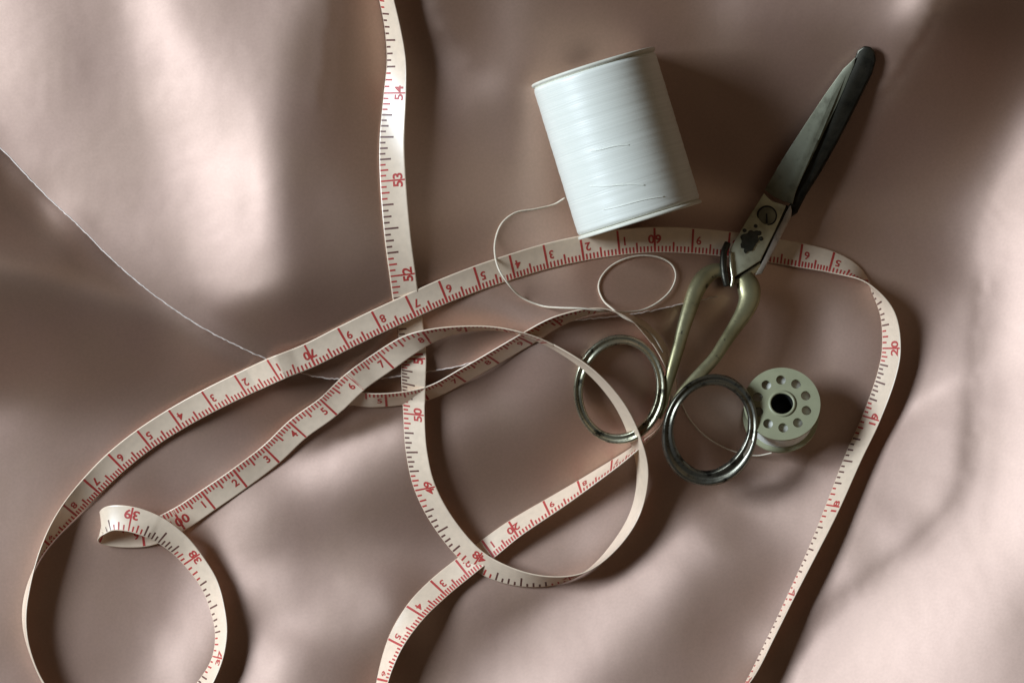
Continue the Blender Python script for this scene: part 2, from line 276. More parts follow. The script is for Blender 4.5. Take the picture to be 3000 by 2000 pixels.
0,1,0,0,0,0,0,0,0,1,-1,0,0,0,0,1,-1,0,0,1,-1,0,0,0,0,0,1,0,-1,0,0,1,-1,0,0,1,0,-1,0,-1,1,-2,-1,0,-1,-1,1,0,-1,1,0,1,0,0,1,0,0,0,-1,0,0,0,0,0,1,0,0,1,0,0,0,0,0,1,0,0,0,0,0,0,0,0,0,0,0,0,-1,1,-1,0,0,0,0,-1,0,0,0,-1,1,-1,0,0,0,0,0,0,
0,0,0,0,1,0,-1,0,1,0,0,0,0,0,0,0,-1,1,0,0,0,0,0,-1,1,0,0,0,0,0,1,0,0,0,1,0,0,1,1,0,0,0,0,0,-1,0,-1,-1,0,-1,-1,-1,-1,0,-1,0,-1,-1,0,-1,0,0,0,-1,1,-1,0,0,1,0,0,0,0,1,0,0,-3,0,1,0,1,0,-1,1,0,0,0,0,0,1,-1,0,0,0,1,-1,0,1,-1,1,-1,0,0,1,
-1,0,0,-1,1,0,-1,1,-1,1,-1,0,0,0,0,0,1,-1,1,-1,1,0,0,0,1,-1,0,0,1,0,-1,0,1,-1,1,-1,1,0,0,0,0,0,-1,1,0,0,0,0,0,0,0,0,-1,1,0,-1,-2,0,-1,-1,0,-1,-1,0,1,0,1,0,1,0,1,0,0,-1,1,-1,0,0,0,0,0,0,0,0,1,0,1,0,0,0,0,1,0,0,0,0,0,0,0,0,0,0,0,-1,
1,0,-1,0,-1,1,-1,0,-1,1,-1,0,0,-1,1,-1,1,0,0,0,0,1,-1,0,1,0,0,0,0,0,0,0,0,0,0,0,-1,1,0,-1,1,0,0,0,0,-1,1,0,0,1,0,1,0,1,0,0,1,0,1,0,0,-1,0,-1,-1,0,-2,0,-1,-1,-1,-1,0,-1,0,-1,-1,0,-1,0,-1,1,-1,1,0,0,-1,1,0,0,1,-1,1,0,-3,0,0,0,0,1,1,
-1,1,0,0,0,0,0,0,1,-1,1,-1,1,0,-1,1,-1,0,1,0,-1,0,0,0,0,-1,0,1,-1,0,0,0,0,0,0,0,1,-1,1,-1,1,0,0,0,1,-1,1,0,0,-1,0,1,0,0,0,0,0,-1,1,0,0,0,-1,1,0,0,0,0,0,0,0,0,0,1,-1,0,-1,-1,-2,0,-2,-1,0,0,0,0,1,0,0,1,1,1,0,0,-1,0,0,-1,0,0,0,0,0,1,
1,-1,1,0,1,0,1,0,0,-1,1,0,0,0,0,0,0,-1,1,0,0,-1,0,0,0,0,-1,0,0,0,-1,0,0,-1,1,-1,0,0,0,0,0,1,0,1,0,0,0,0,0,0,0,1,-1,0,0,0,0,0,0,0,0,-1,1,-1,0,1,0,0,0,0,0,1,0,1,0,1,0,0,1,0,0,0,0,-1,0,-1,-2,0,-1,-1,0,-1,-1,-1,-1,-1,-1,0,0,-1,0,0,0,0,
-1,1,-1,1,0,0,1,0,1,-1,0,-4,0,0,1,0,0,0,1,0,1,-1,1,0,0,1,-1,1,-1,1,-1,1,0,-1,1,0,-1,0,0,0,0,0,0,0,0,-1,0,0,0,0,0,-1,1,0,-1,1,0,1,0,0,1,-1,0,1,-1,0,1,0,0,0,0,-1,1,-1,1,0,-1,0,0,0,1,0,0,0,0,0,0,1,0,0,-1,0,1,-2,0,-2,-1,-2,-1,-1,0,-1,
0,0,1,1,1,1,0,1,0,0,0,-1,0,0,0,0,0,0,1,-1,0,2,0,0,0,1,0,0,0,1,-1,1,0,0,0,0,0,0,-1,0,0,0,0,0,-1,0,0,0,-1,0,0,-1,0,1,-1,0,0,0,0,1,0,0,0,0,0,1,0,0,0,1,-1,0,0,0,0,0,-1,1,0,-1,0,1,-1,1,0,-1,0,0,0,1,0,0,1,0,1,0,2,0,0,1,0,0,0,-2,-2,-1,0,
-1,-1,-1,-1,0,-1,-1,-1,0,-1,0,-2,1,-1,0,-1,1,0,0,0,1,0,0,0,0,0,1,0,-5,1,0,0,1,0,0,0,1,0,1,-1,1,0,0,0,0,1,-1,1,-1,1,0,-1,1,0,0,0,0,-1,0,0,0,0,-1,0,0,0,0,-1,1,-1,0,1,0,0,0,0,1,0,1,0,-1,1,0,0,0,0,0,-1,1,0,0,0,0,0,0,0,0,0,0,0,0,1,0,0,
-1,1,-1,1,-1,0,-1,-1,-1,-1,-2,-1,-1,-2,0,0,1,-1,1,2,1,1,1,0,-1,0,0,-1,0,-1,0,1,0,0,1,1,-1,1,1,0,1,0,0,0,0,1,-1,0,0,0,1,-1,1,0,0,0,-1,0,-1,1,-1,0,0,0,-1,0,0,-1,0,0,-1,1,0,0,0,0,0,1,0,1,0,0,0,0,0,0,0,0,0,0,0,0,0,-1,1,0,-1,0,0,0,0,0,
0,0,0,0,1,0,1,1,1,0,1,0,0,1,0,0,-4,0,-1,-1,-1,-1,-1,-1,-1,0,-1,0,-2,1,-2,0,-1,0,0,0,0,0,0,1,0,0,0,1,0,0,0,1,-5,0,0,1,0,0,1,0,0,0,0,2,0,0,0,1,-1,0,1,-1,1,-1,1,0,-1,0,0,0,0,1,-1,0,0,-1,1,0,0,-2,1,0,-1,0,1,-1,0,0,1,1,-1,1,0,0,1,0,0,
-1,1,0,0,0,0,0,0,-1,1,0,0,0,0,0,0,0,1,-1,1,0,0,0,0,0,0,-2,0,-1,-1,-2,-1,-2,-1,-1,0,-1,0,1,1,1,0,2,1,0,0,-1,0,0,-1,0,0,0,1,0,0,0,2,0,0,1,0,0,1,0,0,0,0,1,0,-1,0,0,0,0,0,-1,1,-1,1,-1,0,0,-1,0,0,-1,0,0,-1,0,1,0,-1,1,0,1,0,0,1,0,-1,1,0,
0,0,0,0,0,0,0,0,0,-1,1,0,-1,0,1,-1,0,0,0,0,0,0,0,0,1,1,0,2,0,1,1,0,0,-1,-6,4,-2,-1,-1,-1,-1,-1,0,-1,-1,-1,-1,0,-1,0,0,-1,0,-1,1,-1,1,0,0,0,0,1,0,1,0,1,-1,-5,0,1,-1,0,1,0,0,0,1,0,0,1,0,0,0,1,0,0,1,0,0,0,0,0,0,0,0,0,-1,1,-1,0,0,0,-1,
0,0,-1,0,1,0,-1,1,0,0,0,0,1,0,1,0,0,0,0,1,-1,0,0,0,0,-1,1,0,-1,1,0,0,0,0,0,0,0,1,0,0,1,-1,1,-1,0,-1,-1,-2,-1,-2,-2,-1,-1,-1,-1,0,0,1,1,1,1,1,1,0,0,0,-1,0,0,0,0,-1,0,1,1,0,0,1,1,0,0,1,0,0,0,0,1,-1,0,1,0,0,-1,0,0,1,-1,0,0,0,0,-1,1,
-1,0,0,-1,0,0,0,-1,0,1,-1,1,0,1,0,0,0,1,0,0,0,0,0,0,0,0,0,0,0,0,-1,0,1,0,-1,0,0,0,0,-1,0,0,1,0,1,1,1,0,1,0,0,1,-1,1,-3,-1,-1,-2,-1,-1,-1,0,-1,-1,-1,1,-1,0,-2,0,-1,0,0,0,-1,1,0,0,1,0,1,0,0,0,1,0,1,-5,0,0,0,0,0,0,1,0,0,1,0,0,0,1,1,0,
0,1,0,-1,1,0,0,0,0,0,0,-1,1,-1,1,-1,0,-1,1,-1,1,-1,0,-1,0,0,0,0,1,0,0,1,0,0,1,0,0,0,0,0,0,0,0,0,0,0,0,0,0,0,0,0,0,1,0,0,0,0,0,0,0,0,0,-1,-2,0,-1,-2,-1,-1,-1,-2,-1,-1,0,0,1,0,1,1,1,1,0,0,0,-1,0,0,0,-1,1,0,0,1,1,0,1,0,1,1,-1,0,1,0,0,
0,0,0,0,-1,1,0,0,0,-1,0,1,-1,0,0,0,0,0,0,-1,1,-1,0,-1,1,-1,0,1,0,0,0,1,0,1,0,0,0,0,0,0,0,0,0,-1,0,0,0,1,-1,0,0,0,0,0,-1,0,1,0,0,-1,1,0,1,1,0,2,1,0,-1,0,-7,4,-2,-1,-1,-1,-1,0,-1,-1,0,-1,-1,0,-1,0,0,-1,0,-1,0,1,-1,1,0,0,1,0,1,0,1,0,
0,0,-5,0,0,1,0,-1,0,0,1,0,0,0,0,1,0,0,1,1,-1,0,2,0,-1,1,0,0,0,0,0,-1,1,-1,0,0,0,-1,1,-1,0,0,0,0,0,-1,0,0,1,0,0,1,0,0,1,0,0,0,0,0,0,1,-1,0,0,0,0,-1,1,0,0,1,-1,0,1,0,-1,1,0,0,0,-1,0,-1,-2,-1,-1,-1,-2,-1,-2,0,-1,0,0,-1,1,1,2,0,2,0,-1,
0,0,0,0,-1,1,0,0,0,0,1,1,0,1,0,0,1,0,0,0,0,0,0,0,0,0,0,0,0,-1,1,0,0,0,0,0,0,-1,1,-1,1,-1,0,0,0,-1,1,0,-1,0,1,0,0,1,0,0,0,0,1,-1,1,-1,1,-1,1,-1,0,0,0,0,0,0,0,0,-1,1,0,-1,0,0,0,0,1,0,1,2,0,0,0,1,0,-4,-1,-2,-1,0,-2,0,-1,-1,0,-1,0,0,
-1,0,0,-1,0,-1,0,0,0,0,0,1,0,1,0,1,0,0,1,0,0,-4,0,-1,0,0,1,0,0,-1,0,0,1,0,0,1,0,0,0,1,1,-1,1,0,0,1,0,0,-1,1,0,-1,0,0,0,0,0,-1,0,1,-1,0,-1,0,1,0,0,-1,1,1,0,1,0,-1,0,1,0,0,0,0,0,0,1,-1,0,0,0,-1,1,0,0,0,1,-1,0,1,0,0,0,-1,0,0,-3,0,-2,
-1,-1,0,-2,-1,-1,-1,0,-1,1,0,0,1,0,5,-1,0,-1,0,0,-1,1,-1,0,0,1,0,0,1,1,0,1,0,0,0,0,0,0,0,0,0,0,0,0,0,0,0,0,0,0,0,0,0,1,0,-1,0,0,0,0,0,0,0,-1,0,1,0,0,1,0,0,0,0,0,0,0,0,0,0,-1,1,-1,1,0,0,-1,0,0,0,0,0,0,0,0,0,0,0,1,0,-1,1,1,0,1,0,1,
-2,-8,5,-1,-1,-2,-1,0,-1,0,0,-1,0,0,-2,1,-1,0,-1,0,1,-1,0,0,1,0,0,1,0,1,0,1,0,0,0,1,-5,0,1,-1,0,0,0,0,0,1,0,-1,1,0,0,0,1,0,0,0,1,0,1,0,0,0,0,1,-1,1,0,0,0,0,-1,0,0,0,-1,1,-1,0,0,-1,1,0,0,1,-1,1,0,0,1,0,0,0,0,0,0,0,0,0,0,0,0,0,0,0,0,
0,1,-1,1,0,0,-1,0,0,0,0,-1,-2,-1,-1,0,-1,-2,0,-1,-2,0,-1,1,-1,1,0,0,1,-5,5,2,0,1,-1,0,-1,0,0,1,-1,1,0,0,1,1,0,0,0,1,0,0,0,-1,0,0,0,0,0,0,0,1,-1,1,-1,1,0,0,0,0,0,1,-1,0,0,-1,0,1,0,0,0,0,0,-1,0,1,0,0,1,-1,0,1,-1,0,1,-1,0,0,0,0,0,0,0,
0,-1,1,0,0,0,0,0,0,0,0,1,0,0,1,0,0,-1,1,-3,-2,-2,-1,0,-1,0,-1,-1,0,0,-1,0,0,-1,0,0,0,0,0,0,0,0,0,1,0,1,0,1,0,0,1,1,0,0,-4,0,-1,1,0,-1,0,0,1,-1,0,1,-1,1,-1,1,-1,1,0,1,0,0,1,0,0,1,0,0,1,-1,0,0,0,0,1,-1,0,0,0,-1,0,0,0,0,0,0,1,-1,1,-1,
1,1,0,0,0,-1,1,0,0,0,0,0,0,0,0,0,1,-1,1,-1,0,1,-1,0,0,1,-1,0,0,-1,0,-3,-1,0,-1,-1,0,-1,0,-1,-1,-1,0,0,-1,0,0,1,3,0,0,1,-1,0,0,0,0,0,-1,1,0,0,1,-1,0,1,1,0,-1,0,1,-1,1,0,0,-1,1,-1,0,0,0,1,0,0,0,0,1,-1,1,0,-1,1,0,0,0,0,-1,1,-1,0,0,0,
1,0,-1,0,1,-1,1,-1,0,0,1,-1,0,1,-1,0,0,0,0,0,-1,1,0,0,0,0,1,0,0,0,0,0,1,0,0,-1,0,-1,-10,6,-1,-1,-1,0,-1,0,0,-1,0,-1,1,-1,1,0,0,-1,0,0,0,0,1,0,0,0,1,0,1,0,1,1,0,0,0,0,-4,0,0,0,-1,1,0,0,-1,0,0,0,0,0,1,-1,1,0,0,0,0,1,0,1,0,0,0,1,-1,1,
0,1,-1,0,0,0,0,0,0,0,0,0,-1,0,0,0,0,0,0,1,-1,1,0,1,0,0,0,0,0,0,1,-1,0,0,1,0,-1,1,-1,1,0,0,0,0,0,-1,0,-1,-1,0,-1,0,-1,0,-1,0,-1,-1,-1,0,-1,0,-2,0,0,0,0,0,1,4,-2,0,0,0,0,0,0,-1,1,-1,0,1,0,0,1,0,-1,1,1,-1,0,0,0,0,-1,1,-1,0,1,0,0,0,0,
1,-1,1,0,0,0,0,1,0,0,0,0,0,0,-1,0,0,0,0,-1,0,0,0,0,0,0,1,-1,0,0,0,0,0,0,0,0,0,0,-1,1,0,-1,1,0,1,-1,1,0,0,1,0,-1,0,0,-1,0,-1,-2,-2,-2,0,0,-1,0,-1,0,1,-1,1,-1,0,0,0,0,0,1,0,-1,1,0,0,1,0,1,0,0,1,0,1,0,0,1,0,-3,-1,0,0,0,0,0,-1,0,1,0,
-1,1,-1,0,1,-1,0,1,-1,1,0,0,0,1,0,1,0,1,0,0,-1,1,0,0,0,0,0,0,0,0,-1,0,0,0,0,0,0,0,0,1,-1,1,0,0,1,-1,1,0,0,0,0,1,0,-1,1,0,0,0,0,0,0,0,0,-1,0,0,-1,0,-1,0,-2,0,-1,0,-1,0,0,0,-1,-1,-1,0,-1,-1,0,-1,1,-1,-4,5,2,1,0,0,0,0,0,0,0,0,0,0,1,
-1,0,1,-1,0,1,-1,1,-1,0,1,-1,0,1,-1,0,0,0,0,0,1,0,0,1,0,1,-1,0,0,0,0,0,0,0,0,-1,0,0,0,0,0,0,-1,0,0,0,0,0,0,0,0,0,0,0,-1,0,0,1,-1,0,1,0,0,0,1,0,0,1,-1,0,0,-1,-1,0,-1,2,-6,-2,0,-1,0,0,0,0,0,0,0,0,0,1,-1,0,1,0,0,0,1,0,0,1,0,1,0,1,1,0,
0,0,1,1,0,0,-3,0,0,-1,1,-1,0,0,0,-1,0,1,-1,1,-1,0,1,-1,0,1,-1,0,1,0,0,1,0,0,0,0,1,1,0,-1,0,1,-1,0,0,0,0,1,0,0,-1,0,0,0,0,0,0,1,0,0,1,0,0,0,0,0,0,1,-1,1,0,0,0,0,1,-1,0,0,0,0,0,-1,-1,0,-1,0,0,-1,0,0,-1,0,-1,-1,0,-1,0,-1,-1,-1,0,-2,0,
-1,1,3,0,1,0,0,0,0,0,1,-1,1,-1,0,0,0,0,0,0,1,-1,0,0,0,0,0,0,0,0,0,0,0,0,0,1,0,0,0,0,0,0,0,1,0,0,0,0,0,-1,0,0,0,-1,0,0,-1,0,0,0,0,0,-1,0,1,-1,0,1,-1,0,0,0,0,0,-1,1,0,0,0,0,0,1,0,1,-1,1,0,-1,-1,-1,-1,-2,-18,14,0,-1,0,0,0,1,0,0,0,1,
-1,1,0,0,1,-1,1,0,1,0,1,0,0,1,0,1,1,0,0,2,0,1,-1,1,0,-3,0,0,0,-1,0,0,1,-1,0,0,-1,1,-1,1,-1,0,1,-1,0,1,-1,0,1,0,0,0,0,1,1,0,-1,0,1,0,0,0,0,0,0,0,0,0,0,0,0,-1,1,-1,1,0,0,0,1,0,0,1,0,0,1,0,0,0,0,0,0,1,-1,0,1,0,-1,1,-1,0,-1,0,-1,0,-1,
0,-1,0,-1,0,-1,1,0,-1,0,-1,-1,-1,-1,-2,-1,0,-1,0,1,4,0,0,0,1,0,0,0,0,-1,1,0,-1,0,0,0,0,0,0,0,0,0,0,0,-1,1,0,-1,1,0,0,0,0,0,0,0,1,0,0,0,0,0,0,1,0,-1,0,0,0,0,-1,-1,0,0,-1,0,0,-1,0,0,0,0,0,0,-1,1,0,0,0,0,0,0,-1,1,-1,0,1,0,0,1,0,0,0,
-1,-1,0,-1,-1,2,-3,-5,-1,1,0,0,1,-1,1,0,0,0,1,0,0,1,0,1,0,1,0,1,0,1,1,0,1,0,0,1,1,0,1,0,1,0,0,-2,0,-1,0,0,0,0,-1,1,-1,0,0,0,0,-1,1,-1,0,1,-1,0,1,0,-1,1,0,0,1,0,-1,0,1,1,0,-1,0,1,0,0,0,0,0,0,0,0,-1,1,-1,1,-1,0,1,1,0,0,1,0,0,0,0,0,0,
1,0,1,0,-1,1,0,0,0,0,-1,0,0,0,-1,-1,-1,1,0,-1,-1,0,0,0,-1,-1,0,0,-1,-1,-1,-1,-1,-1,-2,-1,0,0,6,-1,1,0,0,1,0,0,1,0,-1,0,0,0,0,0,-1,0,1,-1,1,-1,0,0,0,0,0,0,-1,0,1,0,-1,0,1,0,0,0,0,0,1,0,0,0,0,0,0,-1,0,-1,1,-1,-1,0,0,-2,0,0,0,0,0,-1,
0,1,0,-1,1,-1,1,-1,0,0,1,-1,0,1,0,0,0,0,0,0,0,-1,0,-2,-1,-2,-20,16,0,0,0,0,1,0,1,0,0,1,0,0,1,0,1,0,0,1,0,2,0,1,1,0,1,1,0,1,0,1,0,0,1,0,1,0,-2,0,0,0,0,0,-1,0,-1,1,0,0,-1,0,0,0,0,-1,0,1,-1,0,0,1,-1,0,1,0,0,1,0,0,-1,0,1,0,0,0,0,0,1,
-1,1,-1,0,1,-1,1,-1,1,0,-1,1,0,1,0,1,0,1,0,0,0,0,0,0,0,1,0,0,0,0,0,0,0,-1,-1,0,0,0,0,-11,12,-2,-1,-1,0,0,0,-1,-1,0,0,-2,-1,-2,-1,-1,-1,-1,-1,-10,15,1,1,1,0,1,1,-1,0,1,-1,0,-1,0,0,0,0,-1,1,-1,0,0,0,0,-1,0,0,0,0,0,0,0,1,-1,1,-1,1,0,
0,0,0,1,-1,0,0,0,0,0,0,-1,-1,0,-1,-1,1,-1,0,-1,-1,1,0,0,-1,0,1,-1,1,-1,0,0,0,0,0,1,-1,0,1,0,-1,1,0,-1,0,-1,-1,0,2,-3,-4,-1,-1,0,1,-1,1,1,0,1,0,1,0,0,1,0,1,1,1,1,0,1,1,0,2,0,1,1,0,1,0,1,1,-1,1,0,1,-1,-1,1,-1,0,-1,0,0,0,0,-1,0,0,0,0,
-1,1,0,0,-1,1,0,-1,0,1,0,0,-1,1,0,0,0,1,0,0,0,-1,0,1,0,0,0,0,1,0,-1,1,-1,1,-1,0,1,-1,2,0,1,0,0,0,0,1,0,1,0,0,0,0,0,0,0,0,0,0,-1,0,0,-1,0,0,0,-1,0,-1,-1,0,0,0,0,0,-1,0,-2,0,-2,0,-2,-2,-1,-1,0,3,-10,11,2,1,1,1,0,0,1,-1,0,0,0,0,-1,0,
-1,0,0,0,0,0,-1,0,0,0,0,-1,0,-1,1,0,-1,1,-1,1,0,0,1,-1,1,0,0,0,1,0,-1,-1,0,-1,1,-2,0,-1,-1,0,-1,0,0,-1,0,0,1,0,-1,1,-1,0,1,-1,0,0,0,0,0,0,0,0,1,-1,0,0,-1,-1,0,0,-25,19,-1,0,0,0,0,2,-1,1,1,0,1,0,1,0,0,1,1,1,0,1,1,2,0,2,0,2,-1,1,1,1,
0,1,0,1,1,0,0,-1,1,-1,0,-1,0,0,0,0,-1,0,0,-1,0,0,0,0,0,-1,1,-1,0,1,0,-1,0,0,1,0,0,0,0,0,0,0,0,1,0,-1,0,0,1,0,0,0,0,0,0,0,0,0,0,1,-1,1,1,0,1,0,0,0,1,0,0,1,0,0,0,0,0,0,0,-1,1,-1,0,-1,0,-1,0,0,0,-1,0,0,-1,0,0,0,0,-1,0,-1,-1,-2,0,-1,
-1,-1,0,0,1,-6,6,3,2,0,0,1,0,0,0,0,0,-1,0,0,0,0,-1,-1,0,-1,0,0,-1,0,-1,1,0,0,-1,0,0,0,0,0,0,1,-1,1,0,0,1,0,-1,0,1,-1,0,0,-2,1,-2,0,-1,-1,0,0,0,-1,0,0,-1,1,0,-1,1,0,0,0,0,0,0,-1,1,0,-1,1,-1,0,1,-1,0,-1,-3,-19,21,-5,0,-1,0,0,1,0,1,0,
0,1,0,1,0,1,1,0,1,1,1,1,1,1,2,0,2,0,2,0,1,0,1,0,1,1,-1,1,0,1,-1,-1,-1,0,0,0,-1,0,0,0,0,0,0,0,0,-1,0,0,0,0,0,0,-1,1,0,0,0,-1,0,1,0,0,0,0,0,0,0,0,1,0,0,-1,0,0,1,0,0,-1,0,1,0,0,1,0,0,1,1,0,1,0,0,0,0,0,1,0,0,0,0,0,0,0,-1,0,-1,1,-1,0,0,
0,-2,1,0,-1,0,0,0,-1,1,0,-1,-1,0,-1,-2,-1,-1,-1,0,1,1,1,1,0,1,1,1,0,0,1,0,-1,0,0,-1,0,-1,0,-1,0,-1,0,-1,0,0,-1,0,-1,0,-1,0,0,1,-1,1,-1,0,0,1,0,0,1,0,0,1,0,-1,0,-1,0,0,-1,0,-1,-1,0,-1,-1,0,0,0,0,0,-1,1,0,-1,1,-1,1,0,-1,0,1,-1,0,1,
-1,1,0,-1,0,-1,0,2,-1,-4,-2,-2,0,0,1,0,0,0,1,0,1,0,0,1,1,1,1,0,1,2,1,1,1,1,2,0,2,0,1,1,0,1,0,1,0,2,0,0,-111,-5,115,0,0,0,-1,0,0,0,0,-1,0,0,0,-1,0,0,1,-1,0,0,0,0,0,0,0,0,0,0,0,0,0,0,1,-1,0,0,0,0,0,0,1,0,0,-1,0,0,1,0,-1,0,1,0,1,0,1,
0,1,0,0,0,1,0,0,0,1,0,0,0,0,0,0,-1,0,0,-1,0,1,-1,-1,0,-1,0,0,1,-1,0,1,-1,0,0,0,-1,-1,-1,0,-1,-1,-2,0,1,1,-2,3,2,0,1,0,1,0,0,0,0,-1,1,-1,-1,-1,0,-1,-1,0,0,-2,0,0,-1,0,-1,1,-1,0,-1,1,-1,1,0,0,0,0,1,-1,1,1,-1,1,0,0,0,-1,-1,0,-1,0,-1,
-1,0,0,-1,0,0,-1,0,1,-1,0,1,-1,0,0,0,0,0,0,0,0,0,0,0,-1,0,0,0,-2,-17,15,-1,0,-1,-1,1,-1,0,1,1,0,1,0,1,0,1,0,0,2,0,2,1,1,2,1,2,1,1,0,2,1,0,1,1,0,0,1,0,1,1,6,-3,-122,118,-1,0,0,1,-1,0,0,0,0,-1,0,0,0,0,-1,0,1,-1,0,0,0,0,0,-1,1,0,-1,1,
0,0,0,1,-1,0,0,0,0,0,0,0,0,0,0,0,0,0,0,1,-1,0,1,1,0,0,1,0,1,1,-1,1,0,0,0,0,1,0,-1,0,0,1,-1,0,0,0,-1,0,-1,0,0,0,0,0,0,0,0,1,-1,0,-1,0,0,0,-2,-1,0,-1,-1,0,0,2,2,-1,1,-1,2,0,0,1,1,-1,0,-1,-1,0,-1,-1,-1,0,-2,0,0,-1,-1,0,0,0,-2,1,-1,0,
0,0,0,0,0,0,1,-1,1,0,0,2,-1,1,-1,0,0,0,-2,0,-1,1,-1,0,-2,1,-1,-1,1,0,-1,0,0,0,0,1,0,-1,1,0,-1,0,0,0,0,0,0,0,0,0,2,-1,-4,-2,-2,0,1,-1,1,0,0,0,0,1,0,1,1,0,1,1,0,2,0,1,2,1,2,1,1,2,1,0,1,1,1,0,2,0,1,0,0,1,11,-1,-4,-125,119,-1,0,-1,0,0,
-1,0,0,0,0,0,0,0,0,0,-1,0,0,0,0,0,0,0,0,0,0,0,0,0,0,0,0,0,0,0,0,0,0,0,0,0,0,0,-1,0,1,-1,1,1,-1,1,0,2,0,0,1,0,0,1,0,0,0,1,-1,0,1,0,-1,0,0,0,-1,0,0,0,0,0,0,0,0,0,0,0,0,0,0,0,0,-1,0,-1,0,-1,-1,0,-1,-1,0,-1,-3,1,4,2,0,2,1,0,-1,0,1,-2,
0,-1,-1,-1,0,-2,0,-2,0,-1,0,0,-1,-1,1,-1,0,0,-1,0,0,0,0,1,0,1,0,0,1,-1,1,-1,1,0,-1,0,0,-1,0,-1,0,-1,1,-2,1,-1,0,-1,0,1,0,-1,1,-1,0,1,-1,0,1,0,0,-1,0,0,1,-1,0,1,-19,15,-1,-1,0,-1,-1,1,0,0,0,1,0,0,1,0,1,0,1,1,0,1,2,2,1,2,1,1,2,1,1,1,
1,0,1,1,0,1,1,1,0,0,13,0,-1,-4,-126,118,-1,0,0,-1,1,-1,0,0,-1,0,0,0,-1,0,1,0,-1,1,-1,0,0,0,-1,1,0,0,0,0,0,0,1,-1,1,-1,0,1,-1,0,0,0,-1,0,1,0,-1,1,0,0,0,0,1,0,1,1,0,0,1,0,0,1,0,0,0,0,0,0,1,-1,0,-1,1,0,0,0,-2,1,0,0,0,0,1,0,0,-1,1,-1,
0,1,-1,0,-1,0,-1,-1,0,-1,0,-1,1,0,-2,2,2,0,1,1,0,0,-1,0,-1,-1,-1,-1,-2,0,-1,-1,-1,0,-1,-1,0,0,-1,0,0,0,0,0,0,0,0,0,0,0,1,0,0,1,0,1,0,-1,0,0,0,0,-1,-1,0,0,-1,1,-2,1,-1,0,0,-1,1,0,0,0,0,0,0,0,0,0,0,0,0,0,-1,0,-2,-12,15,-4,-1,-1,-1,1,
-1,0,0,1,0,0,1,0,1,0,0,2,-1,1,2,1,1,1,2,1,2,2,1,1,1,1,1,1,0,1,1,1,0,1,1,0,17,0,-1,-2,-5,-125,116,-1,0,-1,0,0,0,-1,0,1,-1,0,0,0,-1,0,1,-1,0,0,0,0,0,0,0,0,0,0,0,0,0,1,-1,1,0,-1,0,0,0,0,0,0,-1,0,1,-1,0,0,1,0,1,0,0,1,0,1,1,0,1,-1,1,0,
0,0,0,0,-1,1,0,0,0,0,-1,0,1,-1,0,0,0,0,0,1,0,1,-1,1,0,-1,0,-1,0,0,-1,0,-1,-1,-1,1,-1,1,1,0,0,1,0,0,1,-1,-1,0,-2,0,-1,-1,-1,-1,-1,0,-1,-1,0,-1,0,0,0,-1,0,0,0,0,0,0,0,0,0,1,-1,1,0,1,0,0,0,0,0,0,0,-1,0,0,-1,0,0,-1,1,-1,0,0,-1,0,0,0,0,
0,0,0,1,-1,0,0,0,0,0,0,0,1,2,-1,-3,-2,-2,0,-1,0,0,0,0,0,1,0,1,0,0,1,0,1,1,1,0,1,1,2,2,2,1,1,2,1,1,1,1,0,1,1,0,1,1,1,0,1,19,0,0,-2,-2,-5,-123,113,-1,0,-1,0,-1,1,0,-1,0,0,0,0,0,0,-1,0,0,0,0,0,1,-1,0,0,0,0,0,0,0,0,1,-1,0,0,1,0,-1,0,0,
0,0,0,0,0,0,0,0,0,0,1,0,1,0,0,0,1,0,1,0,0,1,0,0,0,0,-1,0,1,-1,1,1,-10,10,-1,-1,0,1,0,1,-1,0,0,1,-1,0,0,0,1,-1,-1,0,-1,0,-1,0,-1,0,0,0,0,1,0,0,0,0,0,-1,-1,0,-2,-1,-1,0,-1,-1,-1,0,-1,-1,1,-1,0,-1,1,0,-1,0,1,-1,0,1,0,0,0,1,0,0,0,0,1,
0,0,0,0,-1,1,0,-1,0,0,-1,0,0,0,-1,0,0,0,-1,1,-1,1,0,0,-1,1,-1,1,-1,1,0,-1,1,1,-14,9,0,-1,-1,-1,1,-1,1,0,0,1,0,0,0,1,0,0,2,-1,2,0,2,1,1,2,1,1,2,2,1,1,1,1,0,1,1,0,2,0,1,1,1,0,20,1,-1,0,-2,-3,-6,-121,-7,117,0,0,0,0,-1,0,0,0,0,0,0,0,0,
0,-1,0,0,0,0,0,0,0,0,0,0,0,1,0,-1,1,0,0,-1,0,1,-1,0,0,0,0,0,0,-1,1,0,0,0,0,1,0,1,0,1,0,1,0,0,0,0,1,0,-1,1,0,0,-1,1,-1,1,-1,0,0,0,1,0,1,-1,1,0,0,-1,1,0,0,0,-1,1,0,-1,-1,-1,0,-1,0,0,0,0,0,-1,-1,1,-1,0,-1,1,-1,-1,0,-1,-1,-2,0,-1,0,-1,
0,0,-1,0,-1,1,-1,0,1,-1,0,0,1,-1,0,1,0,0,0,1,0,0,0,1,0,0,0,0,0,-1,1,0,-1,0,0,-1,0,0,-1,1,-1,0,0,0,0,0,0,0,0,1,-1,1,-1,0,0,-2,-9,11,-3,-2,0,0,0,-1,1,0,0,0,0,0,1,0,1,1,0,0,1,0,2,0,2,2,0,2,2,2,1,0,1,2,0,1,2,0,1,0,2,1,0,1,1,23,-1,1,-2,
-1,-2,-2,-6,-5,-124,118,-1,0,0,0,0,0,-1,0,0,-1,0,0,0,1,-1,0,0,0,0,0,0,0,1,-1,1,-1,1,0,0,0,0,0,0,-1,1,-1,0,0,0,0,-1,1,-1,0,0,1,0,0,0,1,1,0,0,0,1,0,1,1,-1,0,1,-1,0,0,0,0,0,0,0,0,-1,1,0,1,0,0,0,1,0,0,0,0,0,0,0,-1,0,0,-1,0,0,-1,-1,0,
